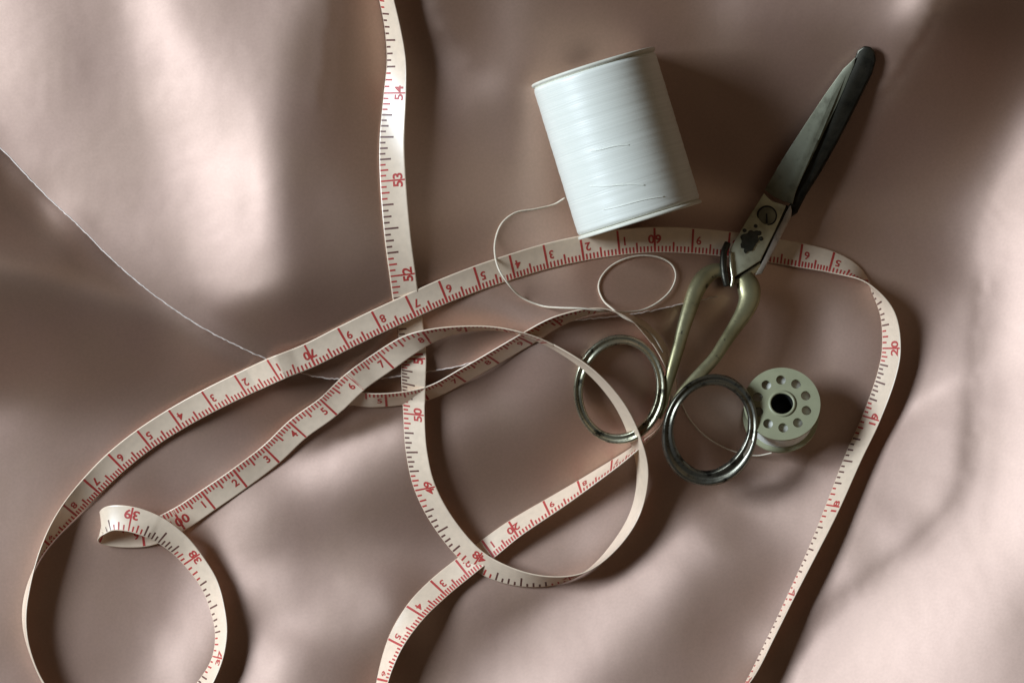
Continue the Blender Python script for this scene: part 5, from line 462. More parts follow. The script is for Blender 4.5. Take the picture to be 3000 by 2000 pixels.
0,1,0,0,1,0,2,0,0,2,0,1,1,1,1,2,1,-2,1,1,1,0,0,0,0,0,0,1,0,1,0,0,0,0,0,-1,-1,-1,-1,-1,-2,-1,0,-1,-1,0,-2,0,0,-1,0,0,0,0,0,0,1,0,1,1,2,1,0,1,1,1,1,0,1,1,1,1,1,1,0,2,0,1,0,1,0,2,-1,1,1,0,0,0,0,0,0,0,0,0,-1,0,0,0,-1,1,-1,0,1,0,0,1,0,
0,1,2,1,2,2,2,0,2,-1,0,0,-1,0,0,-1,0,0,0,0,0,0,0,0,0,-1,1,-1,0,0,0,0,-1,0,0,0,1,-1,0,0,0,0,0,0,-7,-1,0,-1,1,-1,0,0,1,-1,0,0,1,0,0,0,0,0,0,0,0,-1,0,-1,0,0,-1,-1,0,0,0,0,0,0,0,0,0,0,1,0,0,0,0,0,0,0,0,0,0,0,-1,1,-1,0,-2,0,0,-2,-1,0,
-1,-1,-1,-1,0,-2,0,-1,0,0,-1,1,-1,1,0,0,0,1,1,0,1,0,1,1,0,2,1,2,1,0,-14,3,10,4,0,1,0,1,0,0,1,0,-1,1,0,0,0,0,0,-1,-1,0,-1,-2,-1,-1,-1,-1,-1,-1,-2,0,-1,-1,0,0,0,0,0,0,0,1,1,0,1,1,1,1,1,1,1,0,2,1,0,1,1,1,0,1,1,1,1,1,0,1,0,1,0,1,0,0,1,
0,0,0,0,0,-1,1,0,-1,0,1,-1,0,1,0,0,1,0,1,1,1,2,2,2,1,0,1,-1,0,0,0,0,-2,0,0,0,-1,0,0,0,1,0,-1,0,0,0,0,0,0,0,0,0,0,0,-1,0,0,0,0,0,0,0,-1,-6,0,0,-1,0,0,-1,0,0,1,1,0,0,0,0,0,0,0,-1,0,-1,1,-1,-1,0,0,0,0,-1,0,0,0,0,0,0,0,0,0,-1,1,0,0,0,
0,0,0,0,0,0,0,0,-1,1,-1,0,0,-2,0,0,-2,-1,-1,0,-2,-1,0,-1,0,-1,0,-1,0,0,0,0,0,1,1,0,1,1,1,1,0,1,2,-1,-18,1,4,19,2,-1,0,2,0,0,0,0,0,-1,0,1,-1,0,0,0,0,-1,0,-1,-1,-1,-1,-1,-1,-2,-1,-1,-1,-1,-1,-1,0,-1,0,0,0,1,0,0,0,0,1,1,1,0,2,1,1,0,2,
0,1,1,1,0,1,1,1,0,2,0,1,1,1,0,1,1,0,1,0,0,0,1,0,0,0,0,0,0,0,0,-1,1,1,0,0,1,0,2,0,3,1,1,2,1,0,0,0,0,0,-1,-1,0,0,-1,-1,1,0,0,0,0,-1,0,1,0,0,-1,0,0,0,0,0,0,-1,0,1,-1,0,0,0,0,0,0,0,-5,-1,0,1,-1,0,0,1,0,0,-1,1,-1,1,0,0,0,-1,1,-1,0,-1,0,
0,0,-1,0,-1,1,-1,0,0,0,0,0,0,0,1,0,-1,0,0,0,0,0,0,0,0,0,0,0,0,-1,0,1,-1,0,-1,-1,0,-1,-1,-1,-1,-1,-1,0,-2,0,-1,1,-1,0,0,0,1,0,0,1,1,1,0,3,1,-1,-18,3,20,2,2,-1,1,0,0,0,0,1,-1,0,-1,1,-1,-1,1,-1,0,-1,-1,0,-1,0,-1,-1,0,-2,-1,-1,-1,-2,
-1,-1,0,-1,-1,0,0,0,0,0,0,1,0,1,0,0,0,2,1,1,1,1,0,1,1,1,1,1,0,1,1,1,0,1,1,1,0,1,1,1,1,0,1,0,0,0,0,0,1,0,0,0,0,0,1,0,0,1,1,1,1,1,2,1,2,1,0,0,1,-1,0,-1,0,0,0,-1,-1,0,0,0,0,-1,0,0,1,0,-1,0,0,0,0,0,0,-1,0,0,1,-1,0,0,0,0,0,-1,1,-1,1,-4,
0,0,-1,0,0,1,-1,0,0,1,-1,1,0,-1,1,0,0,-1,0,0,0,-1,0,-1,0,0,0,0,0,0,0,0,-1,1,0,0,-1,1,0,0,0,0,-1,0,0,0,0,0,0,0,0,0,0,-1,0,0,0,0,-1,-1,0,-2,0,-1,-1,-1,0,-2,0,-1,0,0,0,0,0,0,1,1,3,1,-1,-17,0,4,19,3,0,2,0,1,0,-1,1,-1,0,-1,0,-1,1,-2,0,
0,-2,0,-1,0,0,-1,0,-1,-1,0,-1,-1,-1,-1,-2,0,-2,0,-2,0,-1,0,0,0,0,0,0,0,1,-1,1,1,1,0,1,1,1,1,1,1,0,1,1,1,1,1,0,0,1,1,1,1,1,1,0,0,1,1,0,1,1,0,0,1,0,0,0,0,1,0,1,0,2,0,2,0,2,2,1,1,1,0,0,0,-1,0,-1,0,-1,0,-1,0,0,-1,-2,3,-1,1,-1,1,-1,0,0,
0,0,0,0,0,0,0,0,0,-1,1,-1,0,0,0,0,0,-1,1,-1,-3,0,-1,0,0,0,0,0,0,0,0,0,0,0,1,-1,0,0,0,-1,0,-1,1,0,0,-1,0,0,-1,0,0,0,0,1,-1,0,1,0,-1,1,0,-1,0,1,-1,0,0,0,0,0,0,1,0,0,0,-1,0,0,-1,0,-1,-1,0,-1,0,-1,-2,0,-1,0,-1,0,0,-1,1,0,1,0,1,-14,-1,
4,17,4,0,1,0,2,0,0,0,0,0,-1,-1,0,0,0,-1,-1,0,-1,-2,0,-1,0,-1,-1,0,-1,0,0,-2,0,-1,-1,-1,0,-2,0,-2,0,-1,0,-1,0,0,0,0,0,0,0,1,1,0,0,1,0,1,1,1,2,0,1,1,0,1,1,0,1,1,1,1,0,1,0,1,2,1,0,0,1,0,0,1,1,0,0,2,0,1,0,1,0,1,1,2,0,2,1,1,1,1,0,0,-1,
0,-1,0,0,-1,-1,0,0,0,0,-1,7,-8,1,0,1,-1,0,0,0,0,0,0,0,-1,1,0,-1,0,1,-1,0,0,0,-1,0,0,1,-1,0,-2,-1,1,0,-1,0,-1,0,1,0,-1,1,0,0,-1,0,0,0,-1,1,-1,1,-1,0,0,0,0,0,0,0,0,0,0,0,0,0,-1,1,0,-1,0,1,-1,0,0,0,0,0,-1,1,0,-1,1,0,0,1,0,-1,0,0,0,-1,
0,-1,-2,0,0,-2,0,-1,0,0,-1,1,-1,1,2,-1,-6,12,2,0,1,1,1,1,0,0,0,0,0,-1,-1,0,0,-1,0,-1,0,-1,-1,-1,0,-1,-1,-1,-1,0,-1,0,-1,-1,1,-2,0,-1,-1,-1,-1,-1,-1,-1,0,-1,1,-1,0,0,0,0,1,0,0,0,1,1,0,1,0,1,1,1,1,1,1,1,0,1,1,1,0,0,1,1,0,1,1,1,0,1,1,
0,1,1,0,1,0,1,0,1,1,1,1,1,2,0,1,2,1,1,0,1,0,-1,0,0,-1,1,-1,-1,0,0,-1,0,-1,0,-1,-2,2,1,0,0,0,0,0,0,0,0,0,0,0,-1,0,1,0,-1,0,0,0,0,0,0,0,-1,0,1,-2,0,0,-1,1,0,0,0,-1,0,1,-1,0,0,0,0,-1,0,0,0,0,-1,0,0,0,1,-1,0,0,0,0,0,0,0,0,0,1,-1,0,1,
-1,0,0,-1,0,0,0,0,0,0,0,1,-1,1,0,0,0,1,-1,0,0,0,-1,0,0,-2,0,0,-1,-1,0,-1,1,-1,1,0,-4,2,7,2,1,1,1,0,1,-1,1,-1,0,0,-1,-1,0,-1,0,0,-1,0,-1,-1,-1,0,-2,-1,0,-1,0,-1,0,-1,0,-1,-1,0,-1,0,-1,-1,-1,-1,0,-1,-1,0,-1,0,0,1,0,0,0,0,1,1,0,0,1,1,
1,0,1,0,2,0,1,0,2,0,1,0,1,1,0,0,1,1,1,0,1,1,1,1,0,0,1,0,1,1,1,1,0,2,1,2,1,2,1,1,0,1,0,0,-1,1,-1,0,-1,-1,0,-1,0,0,0,0,0,-1,0,0,0,0,0,-1,1,0,0,0,0,0,0,0,0,0,0,-1,0,0,0,0,0,-1,0,0,0,0,0,0,-2,1,-1,1,-1,0,0,0,0,0,-1,1,0,-1,0,0,0,0,0,-1,
0,0,0,0,0,-1,1,0,0,0,0,0,0,0,0,0,0,0,0,-1,1,-1,0,0,0,-1,0,0,1,-1,1,-1,1,0,0,1,0,0,1,0,-1,0,0,-1,0,0,-1,0,0,0,-1,0,0,1,0,-1,4,1,0,1,1,1,0,0,-1,1,-1,0,-1,0,-1,0,-1,0,-1,0,-1,0,-1,0,-1,-1,0,-1,-2,0,-1,-1,0,-1,0,0,0,-1,0,-1,-1,-1,0,-1,
-1,0,-1,0,0,0,0,0,0,0,0,1,1,-1,1,1,1,0,0,1,1,1,0,1,0,1,0,1,1,0,1,0,1,0,1,1,0,1,2,0,0,1,1,1,0,0,1,0,1,2,2,2,2,1,1,1,1,0,1,0,0,-1,0,-1,0,-1,1,-1,-1,1,-1,0,-1,0,0,0,-1,0,1,0,0,0,0,0,0,0,0,0,0,0,0,-1,0,1,-1,0,0,0,-1,1,0,-1,0,0,0,0,-1,
0,0,-1,1,0,-1,0,0,0,1,-1,0,0,0,0,-1,-1,0,0,0,0,0,0,0,0,0,0,0,0,0,0,0,0,0,0,-1,1,0,0,0,0,0,0,-1,0,0,0,-1,1,-1,1,0,0,1,-1,1,1,0,0,1,0,0,0,-1,1,-1,0,0,-1,1,0,-1,1,0,2,0,0,1,0,1,0,0,-1,1,-1,-1,0,0,-1,-1,-1,0,-1,0,0,0,-1,0,-1,0,-1,-1,
-1,0,-2,0,0,-1,0,-1,0,-1,0,-1,0,0,-1,-1,-1,0,0,0,0,-1,0,0,0,0,1,1,0,0,1,0,1,0,0,2,0,0,1,1,1,0,0,1,0,0,1,1,0,0,1,0,1,1,1,0,1,2,0,1,0,1,1,0,1,0,1,3,3,2,1,1,0,0,1,0,-1,0,0,-1,0,0,-1,-1,0,0,-1,1,-1,1,-1,-1,0,1,0,0,0,0,0,-1,1,0,0,0,-1,
0,0,0,1,0,-1,0,0,0,-1,1,-1,0,0,0,0,0,-1,0,0,-1,1,-1,0,0,0,0,0,-1,1,-1,0,0,-1,1,0,-1,0,0,0,0,0,-1,1,-1,0,0,0,0,0,0,0,0,0,1,-1,0,0,0,0,0,0,0,0,-1,-1,1,-1,1,0,0,0,0,1,1,0,1,0,1,0,0,0,1,-1,0,0,0,0,0,0,1,-1,1,1,0,1,-1,0,0,0,-1,1,-1,-1,
0,-1,0,-1,0,-1,-1,0,0,-2,0,0,0,0,-1,-1,0,-1,-1,0,-1,0,-1,0,0,-1,0,-1,0,-1,0,-1,0,0,-1,-1,0,0,1,0,1,-1,1,0,0,1,0,1,1,-1,1,1,0,1,1,0,0,0,1,1,0,0,1,0,0,0,0,1,1,0,1,1,1,1,0,2,0,2,1,7,3,2,4,1,-1,-5,0,0,0,1,0,-1,0,0,-1,0,0,-1,0,0,-1,0,0,
0,-1,0,-1,1,0,-1,-2,3,0,0,-1,0,1,-1,0,1,-1,1,0,0,0,-1,0,0,0,0,-1,1,-1,0,0,0,0,0,0,0,0,0,0,0,0,-1,1,-1,0,0,0,-1,1,0,-1,1,-1,-1,1,0,-1,0,0,-1,1,-1,1,0,0,0,-1,0,0,0,0,0,0,0,1,0,-1,1,-1,-1,1,-1,0,0,-1,1,0,0,0,0,1,0,0,1,0,2,0,1,0,1,0,0,
1,-1,0,1,-1,0,0,1,0,-1,1,-1,1,0,-1,-1,1,-2,0,0,-1,-1,-1,0,-1,0,0,-1,-1,0,0,-1,0,-1,0,0,-1,0,0,-1,0,-1,0,-1,0,0,-1,0,0,-1,-1,1,-1,0,0,0,0,0,0,0,0,1,0,0,1,0,1,0,0,1,0,1,0,1,0,0,1,0,0,1,-1,1,0,1,-1,2,0,0,0,2,1,0,0,1,1,2,3,2,2,-4,1,1,
0,1,2,3,0,1,1,-1,0,0,0,0,0,-1,0,0,-1,0,0,-1,0,-1,0,1,0,-1,0,-1,7,-6,0,0,1,0,0,0,0,-1,1,0,0,-1,0,1,-1,0,0,0,0,-1,0,0,0,0,0,-1,1,0,0,0,0,0,0,0,0,0,0,0,0,0,-1,0,0,-1,0,1,-1,-1,1,-1,0,1,-1,1,-1,0,0,0,0,0,0,0,0,0,-1,1,-1,0,1,-1,0,1,-1,
0,-1,0,0,-1,0,0,1,0,0,1,0,0,2,0,1,1,1,1,0,1,0,0,0,0,0,0,0,-1,0,0,0,0,-1,0,-1,0,-1,1,-2,0,0,-1,-1,-1,0,-1,-1,0,-1,0,0,0,0,0,-1,0,0,0,-2,0,0,-1,0,0,-1,0,0,0,-1,0,0,-1,0,0,0,0,0,1,0,1,0,0,1,1,-1,1,0,1,0,1,0,0,0,0,1,1,-1,1,0,0,1,0,0,0,
1,0,1,0,0,-3,0,1,2,2,2,1,0,2,2,1,0,1,1,1,1,2,1,0,0,0,0,0,-1,0,0,0,-1,0,-1,0,0,0,0,0,0,-1,0,0,-1,1,-3,2,2,0,-1,0,0,1,0,0,0,-1,0,1,-1,0,0,0,0,-1,0,0,0,0,0,0,-1,1,-1,0,1,-1,1,-1,0,1,-1,0,0,0,-1,0,1,-1,1,-1,0,-1,0,0,0,0,0,-1,1,-1,0,0,
0,0,0,0,0,-1,0,0,1,-1,0,0,0,0,1,-1,0,0,0,0,-1,0,0,0,-1,1,0,0,0,1,1,1,1,1,2,0,1,0,0,1,0,0,0,-1,0,-1,0,0,-1,0,0,-1,0,0,-1,-1,0,-1,-1,0,0,-1,-1,0,-1,-1,0,0,-1,0,0,0,0,0,-1,0,0,0,-1,0,0,0,0,-1,0,0,-1,1,0,0,0,0,0,0,0,0,1,0,0,1,0,1,1,0,
1,-1,1,0,0,0,1,1,-1,0,1,1,0,-1,1,-1,0,1,0,-6,1,2,2,3,2,0,0,0,1,0,7,-1,-1,2,1,0,1,0,0,1,0,1,0,0,0,0,0,-1,0,0,-1,0,0,0,0,0,-1,1,0,0,-1,-1,0,-1,1,1,0,0,0,1,0,-1,0,1,-1,1,-1,0,1,-1,0,0,-1,0,0,0,0,0,-1,0,1,-1,0,0,1,0,0,0,0,-1,1,0,-1,0,
1,0,-1,0,-1,1,-1,0,0,0,-1,1,-1,0,0,0,0,0,0,-1,1,-1,0,0,0,0,-1,1,0,0,0,0,-1,0,0,-1,1,-1,0,0,0,0,0,0,-1,1,1,0,0,1,2,1,0,2,1,1,1,0,0,-1,0,0,-2,1,-2,0,-1,0,0,-1,0,-1,0,-1,0,-1,0,-1,-1,0,-1,0,-1,0,0,-1,0,0,0,-1,1,-1,1,-1,1,-1,0,0,0,-1,
0,1,-1,0,1,-2,1,0,0,0,0,1,1,0,0,1,1,0,1,0,1,0,0,0,0,0,1,0,0,0,1,0,1,-1,0,1,-1,1,-1,-3,0,6,0,0,0,1,0,1,7,1,1,1,-6,1,2,-1,1,1,0,0,1,-1,1,0,0,0,0,0,0,0,-1,0,0,-1,1,-1,0,0,0,0,0,0,0,0,-1,-3,3,1,0,0,0,0,0,1,0,-1,1,-1,1,-1,0,0,0,-1,0,1,
-1,0,0,-1,1,0,-1,0,0,0,2,0,-1,0,0,0,0,0,0,0,-1,0,0,0,0,0,0,0,0,-1,0,-1,1,0,-1,0,0,0,0,0,0,0,-1,1,-1,0,0,-1,1,-1,0,0,0,0,0,0,-1,1,-1,0,0,-1,1,-1,1,-1,1,0,1,1,1,1,2,0,1,1,0,1,0,0,-1,0,0,-2,0,-1,0,-1,-1,0,0,-1,0,-1,0,-1,0,0,-1,-1,0,
-1,1,-1,-1,0,0,0,-1,1,0,0,0,0,0,0,0,0,0,0,0,-1,1,-1,0,1,-1,1,0,0,1,0,0,1,1,0,1,1,0,0,0,1,0,0,0,0,0,1,0,0,1,0,0,0,1,-1,0,0,0,1,1,0,0,0,1,7,1,1,-6,1,0,0,1,1,0,1,0,1,0,1,-1,1,-1,0,0,1,0,-1,0,0,0,-1,1,0,-1,0,0,0,0,0,0,-1,0,-1,-1,6,-5,
1,0,1,0,0,1,-1,0,1,-1,1,-1,0,0,0,-1,1,0,-2,1,0,-1,1,-1,0,0,0,0,0,1,0,1,0,0,0,-1,0,0,0,0,0,0,0,0,-1,0,0,-1,1,0,0,-1,0,0,0,0,-1,0,0,0,0,0,0,0,0,-1,0,-1,1,0,-1,0,0,0,1,-1,-1,1,-1,-1,1,-1,1,0,0,0,1,0,1,0,1,1,2,1,0,1,0,0,0,0,-1,-1,0,-1,
-1,-1,0,-1,0,-1,0,-1,0,-1,1,-1,-1,0,0,0,-1,-1,0,1,0,-1,0,0,0,0,1,-1,1,-1,1,0,0,-1,1,0,0,0,1,-1,1,0,-1,1,1,0,0,1,0,1,1,0,1,0,1,0,0,-1,1,0,0,0,0,1,0,0,1,-1,1,0,0,0,0,0,1,0,1,7,2,0,-7,0,1,1,0,0,1,1,0,0,1,0,0,-1,1,0,0,1,0,-1,0,0,1,-1,
0,0,0,-1,0,0,0,0,0,0,0,-1,1,-1,-1,-2,0,3,1,0,-1,1,1,-1,1,0,-1,0,0,0,0,-1,0,0,0,-1,1,0,-1,0,0,0,-1,0,1,0,0,2,0,0,0,0,0,0,0,0,-1,1,-1,0,0,0,0,0,-1,1,-1,0,0,0,-1,0,0,0,0,0,0,-1,0,0,-1,1,-1,1,0,-1,0,-1,1,0,0,-1,0,0,0,0,0,-1,0,0,0,0,0,
0,0,1,0,1,1,1,0,1,2,0,0,0,0,0,0,-1,-1,0,-2,0,-2,0,0,-1,0,-1,0,0,-1,0,0,0,0,-1,0,0,0,-1,0,0,0,1,0,0,-1,1,0,0,0,0,1,0,0,0,1,-1,0,1,0,0,1,0,0,0,1,1,0,1,0,1,0,1,0,0,0,1,0,0,0,0,0,0,1,-1,0,1,-1,0,1,0,0,2,6,2,1,-6,-1,0,1,0,1,0,0,1,-1,0,
1,0,0,0,0,1,-1,1,0,0,0,0,0,0,-1,1,0,0,-1,1,-1,0,0,-1,0,0,0,0,-1,0,-2,5,-3,1,0,1,0,0,0,0,0,0,0,1,-1,0,0,0,-1,1,-2,1,0,-1,0,0,-1,0,1,0,-1,0,0,3,0,-1,0,0,0,0,0,0,0,0,0,0,0,-1,0,0,1,-1,0,0,-1,0,0,0,0,-1,1,-1,0,0,0,0,0,-1,0,-1,0,1,-1,0,
0,-1,0,1,-1,1,-1,-1,0,1,-1,0,0,0,0,0,1,0,1,0,1,1,1,0,0,1,0,1,0,-1,-1,0,0,-2,0,-1,0,-1,-1,-1,0,0,0,-1,0,-1,1,-1,0,0,0,0,-1,1,-1,1,0,-1,1,0,1,0,-1,2,0,0,0,0,0,1,-1,1,0,1,-1,1,0,0,1,1,0,0,1,0,1,0,1,0,0,1,0,0,0,0,0,0,0,0,0,0,-1,0,1,0,
0,2,5,2,-5,0,1,1,1,0,0,0,-1,1,0,0,0,0,0,0,0,1,-1,1,0,0,-1,0,0,1,0,-1,1,-1,0,0,1,-1,0,0,0,0,0,-1,-1,0,-1,-1,-1,2,2,1,0,0,0,0,0,1,0,0,0,-1,0,0,0,-1,0,-1,1,-1,0,0,0,0,0,0,-1,0,0,1,0,3,0,0,0,-1,0,0,0,0,1,-1,0,0,-1,1,0,0,-1,0,0,0,0,0,0,
-1,0,0,-1,0,0,0,-1,0,0,0,0,0,0,-1,0,0,-1,1,0,-1,1,-1,1,0,-1,-1,0,0,0,0,1,0,1,0,0,1,0,0,1,1,0,0,1,-1,0,1,0,-1,-1,0,-1,-1,-1,0,-2,0,-1,0,0,0,-1,1,-1,1,-1,0,0,0,0,0,0,0,0,1,-1,0,1,0,1,0,0,1,0,1,0,0,0,1,0,-1,1,0,1,0,0,1,0,1,0,0,1,1,0,
1,0,0,0,0,0,0,0,0,0,0,-1,0,0,-1,0,1,1,5,-2,0,2,2,0,1,0,1,-1,-1,0,-1,0,0,0,0,0,0,0,-1,1,0,0,0,0,0,0,0,-1,1,-1,1,0,0,0,0,0,0,0,0,-1,0,-1,-1,-1,-2,8,-4,2,0,0,0,0,1,0,-1,0,0,0,0,0,-1,0,0,0,0,-1,0,-1,0,0,0,0,0,0,0,1,-1,0,3,0,0,0,0,0,0,
0,0,-1,1,0,-1,1,-1,0,0,0,0,0,-1,1,-1,0,0,-1,0,0,0,0,-1,1,-1,0,0,0,0,-1,0,0,-1,0,0,0,0,-1,1,-1,0,0,0,0,0,0,0,0,1,-1,1,1,0,1,0,0,0,0,1,0,0,0,-1,0,1,-1,0,-1,-1,0,-2,1,-1,-1,0,-1,0,0,-1,1,-1,1,0,0,-1,1,-1,1,-1,1,0,0,1,0,0,1,0,0,0,1,0,
1,0,1,-1,1,1,0,0,0,1,0,0,1,-1,1,1,0,0,1,0,1,0,0,0,0,0,-1,0,0,-1,-1,0,0,0,1,4,3,-3,1,2,2,0,1,1,0,-1,0,0,-1,-1,0,-1,0,0,-1,1,-1,1,0,-1,1,-1,1,0,-1,0,0,0,0,0,0,0,0,1,0,0,0,0,-1,0,-1,-2,-2,7,-5,3,0,0,1,0,0,0,0,1,-1,0,0,-1,0,1,-1,0,0,
-1,0,0,0,0,-1,0,0,0,0,0,0,0,1,4,-1,0,0,1,0,-1,0,0,0,0,0,0,0,0,0,-1,0,0,0,0,-1,0,1,0,-1,0,0,-1,0,0,-1,1,-1,0,-1,0,0,0,-1,1,0,-1,0,0,0,0,0,0,0,-1,0,0,0,0,1,0,1,0,0,0,0,0,0,1,0,0,0,0,0,1,-1,0,0,-1,1,-1,-1,0,-2,0,0,-1,-1,0,0,1,-1,0,0,
0,0,1,-1,0,0,0,0,0,1,0,0,1,0,1,1,0,0,1,0,0,0,1,0,0,0,1,0,0,0,1,0,1,1,0,0,1,0,0,0,0,0,0,0,0,0,-1,-1,0,0,-1,0,2,1,-1,1,2,3,1,1,1,1,-1,0,0,0,0,-1,0,-1,0,0,0,-1,-1,1,-1,0,0,0,0,0,-1,1,-1,0,0,0,0,0,0,1,0,0,0,0,0,0,-2,-1,-2,8,-6,3,0,1,0,
0,0,1,-1,1,-1,0,0,0,0,-1,0,0,-1,0,0,0,-1,0,0,1,-1,0,0,0,0,0,0,0,4,0,0,0,0,-1,1,0,0,0,-1,0,0,0,0,0,0,0,0,0,0,0,0,-1,-1,1,-1,0,0,-1,0,0,-1,1,-1,0,0,-1,0,0,-1,0,1,-1,0,1,-1,0,0,0,0,0,0,0,0,0,0,1,0,0,0,0,0,0,0,0,0,0,1,0,0,0,0,0,0,-1,0,
0,-1,0,-1,-1,0,0,0,0,-1,0,0,0,0,0,-1,1,0,0,0,0,1,0,1,0,0,1,0,0,1,0,0,0,1,1,0,0,0,1,-1,1,0,1,0,0,1,-1,1,0,0,0,1,0,1,0,0,-1,-1,0,0,-1,-1,-1,0,1,0,2,1,2,2,2,1,1,1,0,0,0,0,0,-1,0,0,-1,-1,-1,0,0,0,-1,0,0,0,-1,0,0,0,-1,0,1,-1,1,-1,0,1,0,
0,1,0,0,-1,-1,-1,-2,8,-7,4,0,1,0,0,0,0,0,1,-1,0,0,0,-1,0,0,-1,0,0,-1,0,0,1,-1,0,0,0,0,0,0,0,0,1,-1,4,1,0,-1,0,1,-1,0,0,0,0,0,0,-1,1,-1,1,-1,0,0,0,0,-1,0,1,-1,0,-1,0,0,0,0,0,-2,0,1,-1,0,-1,0,0,0,-1,1,0,-1,1,0,-1,0,1,0,-1,0,1,0,0,0,
0,0,1,-1,0,0,0,0,0,0,0,1,-1,1,0,0,0,0,0,-1,0,0,-1,0,-1,0,-1,0,0,0,0,0,0,0,0,0,0,0,1,-1,0,1,0,1,1,0,0,1,0,0,1,0,0,0,0,1,0,0,1,0,0,1,-1,2,-1,1,-1,1,0,1,-1,1,-1,0,0,0,-1,-1,-1,0,-1,1,0,1,2,1,1,2,1,1,2,0,0,0,1,-1,0,0,0,0,-1,0,-1,0,-2,
0,-1,0,0,0,0,0,0,-1,0,1,0,-1,0,-1,1,0,0,0,0,1,0,-1,0,-1,-1,7,-6,3,0,1,0,0,0,0,0,0,0,0,0,0,-1,0,0,0,-1,0,0,0,-1,0,0,0,0,-1,1,0,-1,1,0,0,0,0,5,0,0,0,0,-1,1,0,-1,0,0,0,0,0,0,0,0,0,0,-1,0,0,0,0,-1,0,0,0,0,0,-1,0,-1,1,-1,-1,0,0,0,0,0,
-1,1,-1,0,0,0,0,1,0,-1,0,1,-1,0,0,1,-1,1,0,-1,0,0,0,-1,1,0,0,0,0,1,0,0,0,0,0,0,0,0,0,0,-1,0,0,0,-1,0,0,0,-1,0,0,0,0,0,0,0,1,0,0,0,0,1,0,1,0,1,1,-1,1,0,1,0,0,0,0,1,0,1,-1,1,-1,1,0,0,0,0,0,1,-1,0,0,-1,-1,0,0,-1,0,0,0,2,1,1,1,3,0,1,0,
0,2,0,0,0,1,-1,0,0,0,-1,-1,0,-1,0,-1,0,-1,0,-1,0,0,0,0,0,-1,1,0,0,0,0,0,-1,1,0,-1,0,0,-1,-1,7,-5,2,1,1,-1,1,0,0,0,0,1,0,-1,0,0,0,-1,0,-1,0,-1,0,0,1,-1,0,0,0,0,0,-1,1,-1,0,0,1,0,5,0,0,0,0,0,0,0,0,0,0,0,0,0,-1,0,0,0,0,0,0,-1,1,-1,0,
0,0,0,-1,-1,0,0,0,-1,1,-1,0,-1,0,0,-1,1,-1,1,0,0,0,0,0,0,0,0,0,1,0,0,-1,1,-1,0,0,0,0,-1,0,0,0,0,0,0,0,1,0,1,0,0,0,0,1,-1,0,0,0,-1,0,0,0,-1,0,1,-1,0,0,0,0,0,0,0,0,0,1,0,0,1,0,1,0,0,1,0,1,-1,1,0,1,0,0,0,0,1,0,0,-1,0,1,-1,1,-1,0,0,0,
-1,-1,0,-1,0,0,0,1,1,2,1,2,1,0,1,0,0,1,0,0,1,-1,0,1,-1,0,-1,0,0,-1,-1,-1,0,-1,0,-1,1,-1,0,0,0,1,0,-1,0,1,0,0,0,0,-1,0,0,-1,0,-2,7,-5,3,1,1,-1,1,-1,1,0,0,1,-1,0,0,0,-1,0,0,-1,0,0,0,0,0,-1,0,0,0,-1,1,-1,1,-1,1,0,0,-1,1,6,0,-1,1,-1,1,
-1,0,1,-1,0,0,0,0,0,0,-1,1,-1,1,-1,0,0,0,0,-1,0,-1,0,0,0,-1,0,0,-1,1,-1,0,0,-1,1,-1,0,0,0,1,-1,0,0,0,1,0,0,0,0,0,1,-1,0,0,-1,0,-1,0,0,-1,0,1,0,0,1,0,1,0,0,1,0,0,0,0,1,0,-1,1,-1,1,-1,0,1,-2,1,0,0,-1,0,-1,0,0,1,0,0,1,0,0,0,0,1,0,1,0,
0,1,0,0,0,0,0,0,1,0,0,0,0,0,-1,1,-1,0,-1,0,-1,-1,0,-1,1,0,1,1,1,2,1,2,0,1,0,0,0,0,-1,0,1,-1,1,0,0,0,-1,0,0,-1,-1,0,-1,0,-1,0,0,-1,1,0,0,0,0,0,1,0,0,0,0,-1,0,0,-1,-1,0,-1,7,-5,3,0,1,0,1,0,0,0,1,0,-1,0,0,0,-1,0,-1,0,0,0,0,0,-1,0,0,0,
0,0,0,-1,1,-1,1,-1,0,1,0,0,6,0,0,0,0,0,0,0,-1,1,0,-1,0,0,0,0,1,-1,0,-1,1,0,-1,0,0,0,-1,0,0,0,-1,0,0,0,0,-2,1,0,-1,0,-1,1,0,-1,1,-1,1,1,0,0,0,0,0,0,0,1,-1,0,0,-1,0,-1,0,0,0,0,0,-1,1,0,0,1,0,0,1,0,1,1,-1,1,0,0,1,0,0,0,0,0,-1,1,0,-1,
0,-1,0,0,0,0,-1,1,-1,0,1,0,1,0,0,1,0,0,0,0,0,0,1,1,0,0,-1,0,0,0,0,0,-1,0,-1,0,0,-1,-1,0,-1,0,1,1,2,1,2,1,1,1,1,0,0,0,-1,0,-1,-1,0,0,0,0,-1,1,0,-1,0,-1,0,0,0,-1,0,0,0,0,-1,0,0,1,0,0,0,1,0,0,-1,1,-1,-1,-1,-2,4,0,-2,3,1,1,1,-1,0,1,0,
0,0,0,0,0,0,0,0,-1,0,0,0,-1,0,-1,1,-1,0,0,-1,0,1,0,-1,1,-1,0,0,0,0,1,6,0,1,-1,0,0,0,0,0,0,0,0,0,0,0,0,-1,0,0,0,0,0,0,-1,0,0,0,0,-1,0,0,0,-1,0,-1,1,-1,0,0,0,0,-1,0,1,-1,1,0,0,0,0,0,0,1,0,1,-1,0,0,0,0,-1,0,0,-1,-1,0,0,1,0,1,0,0,0,1,
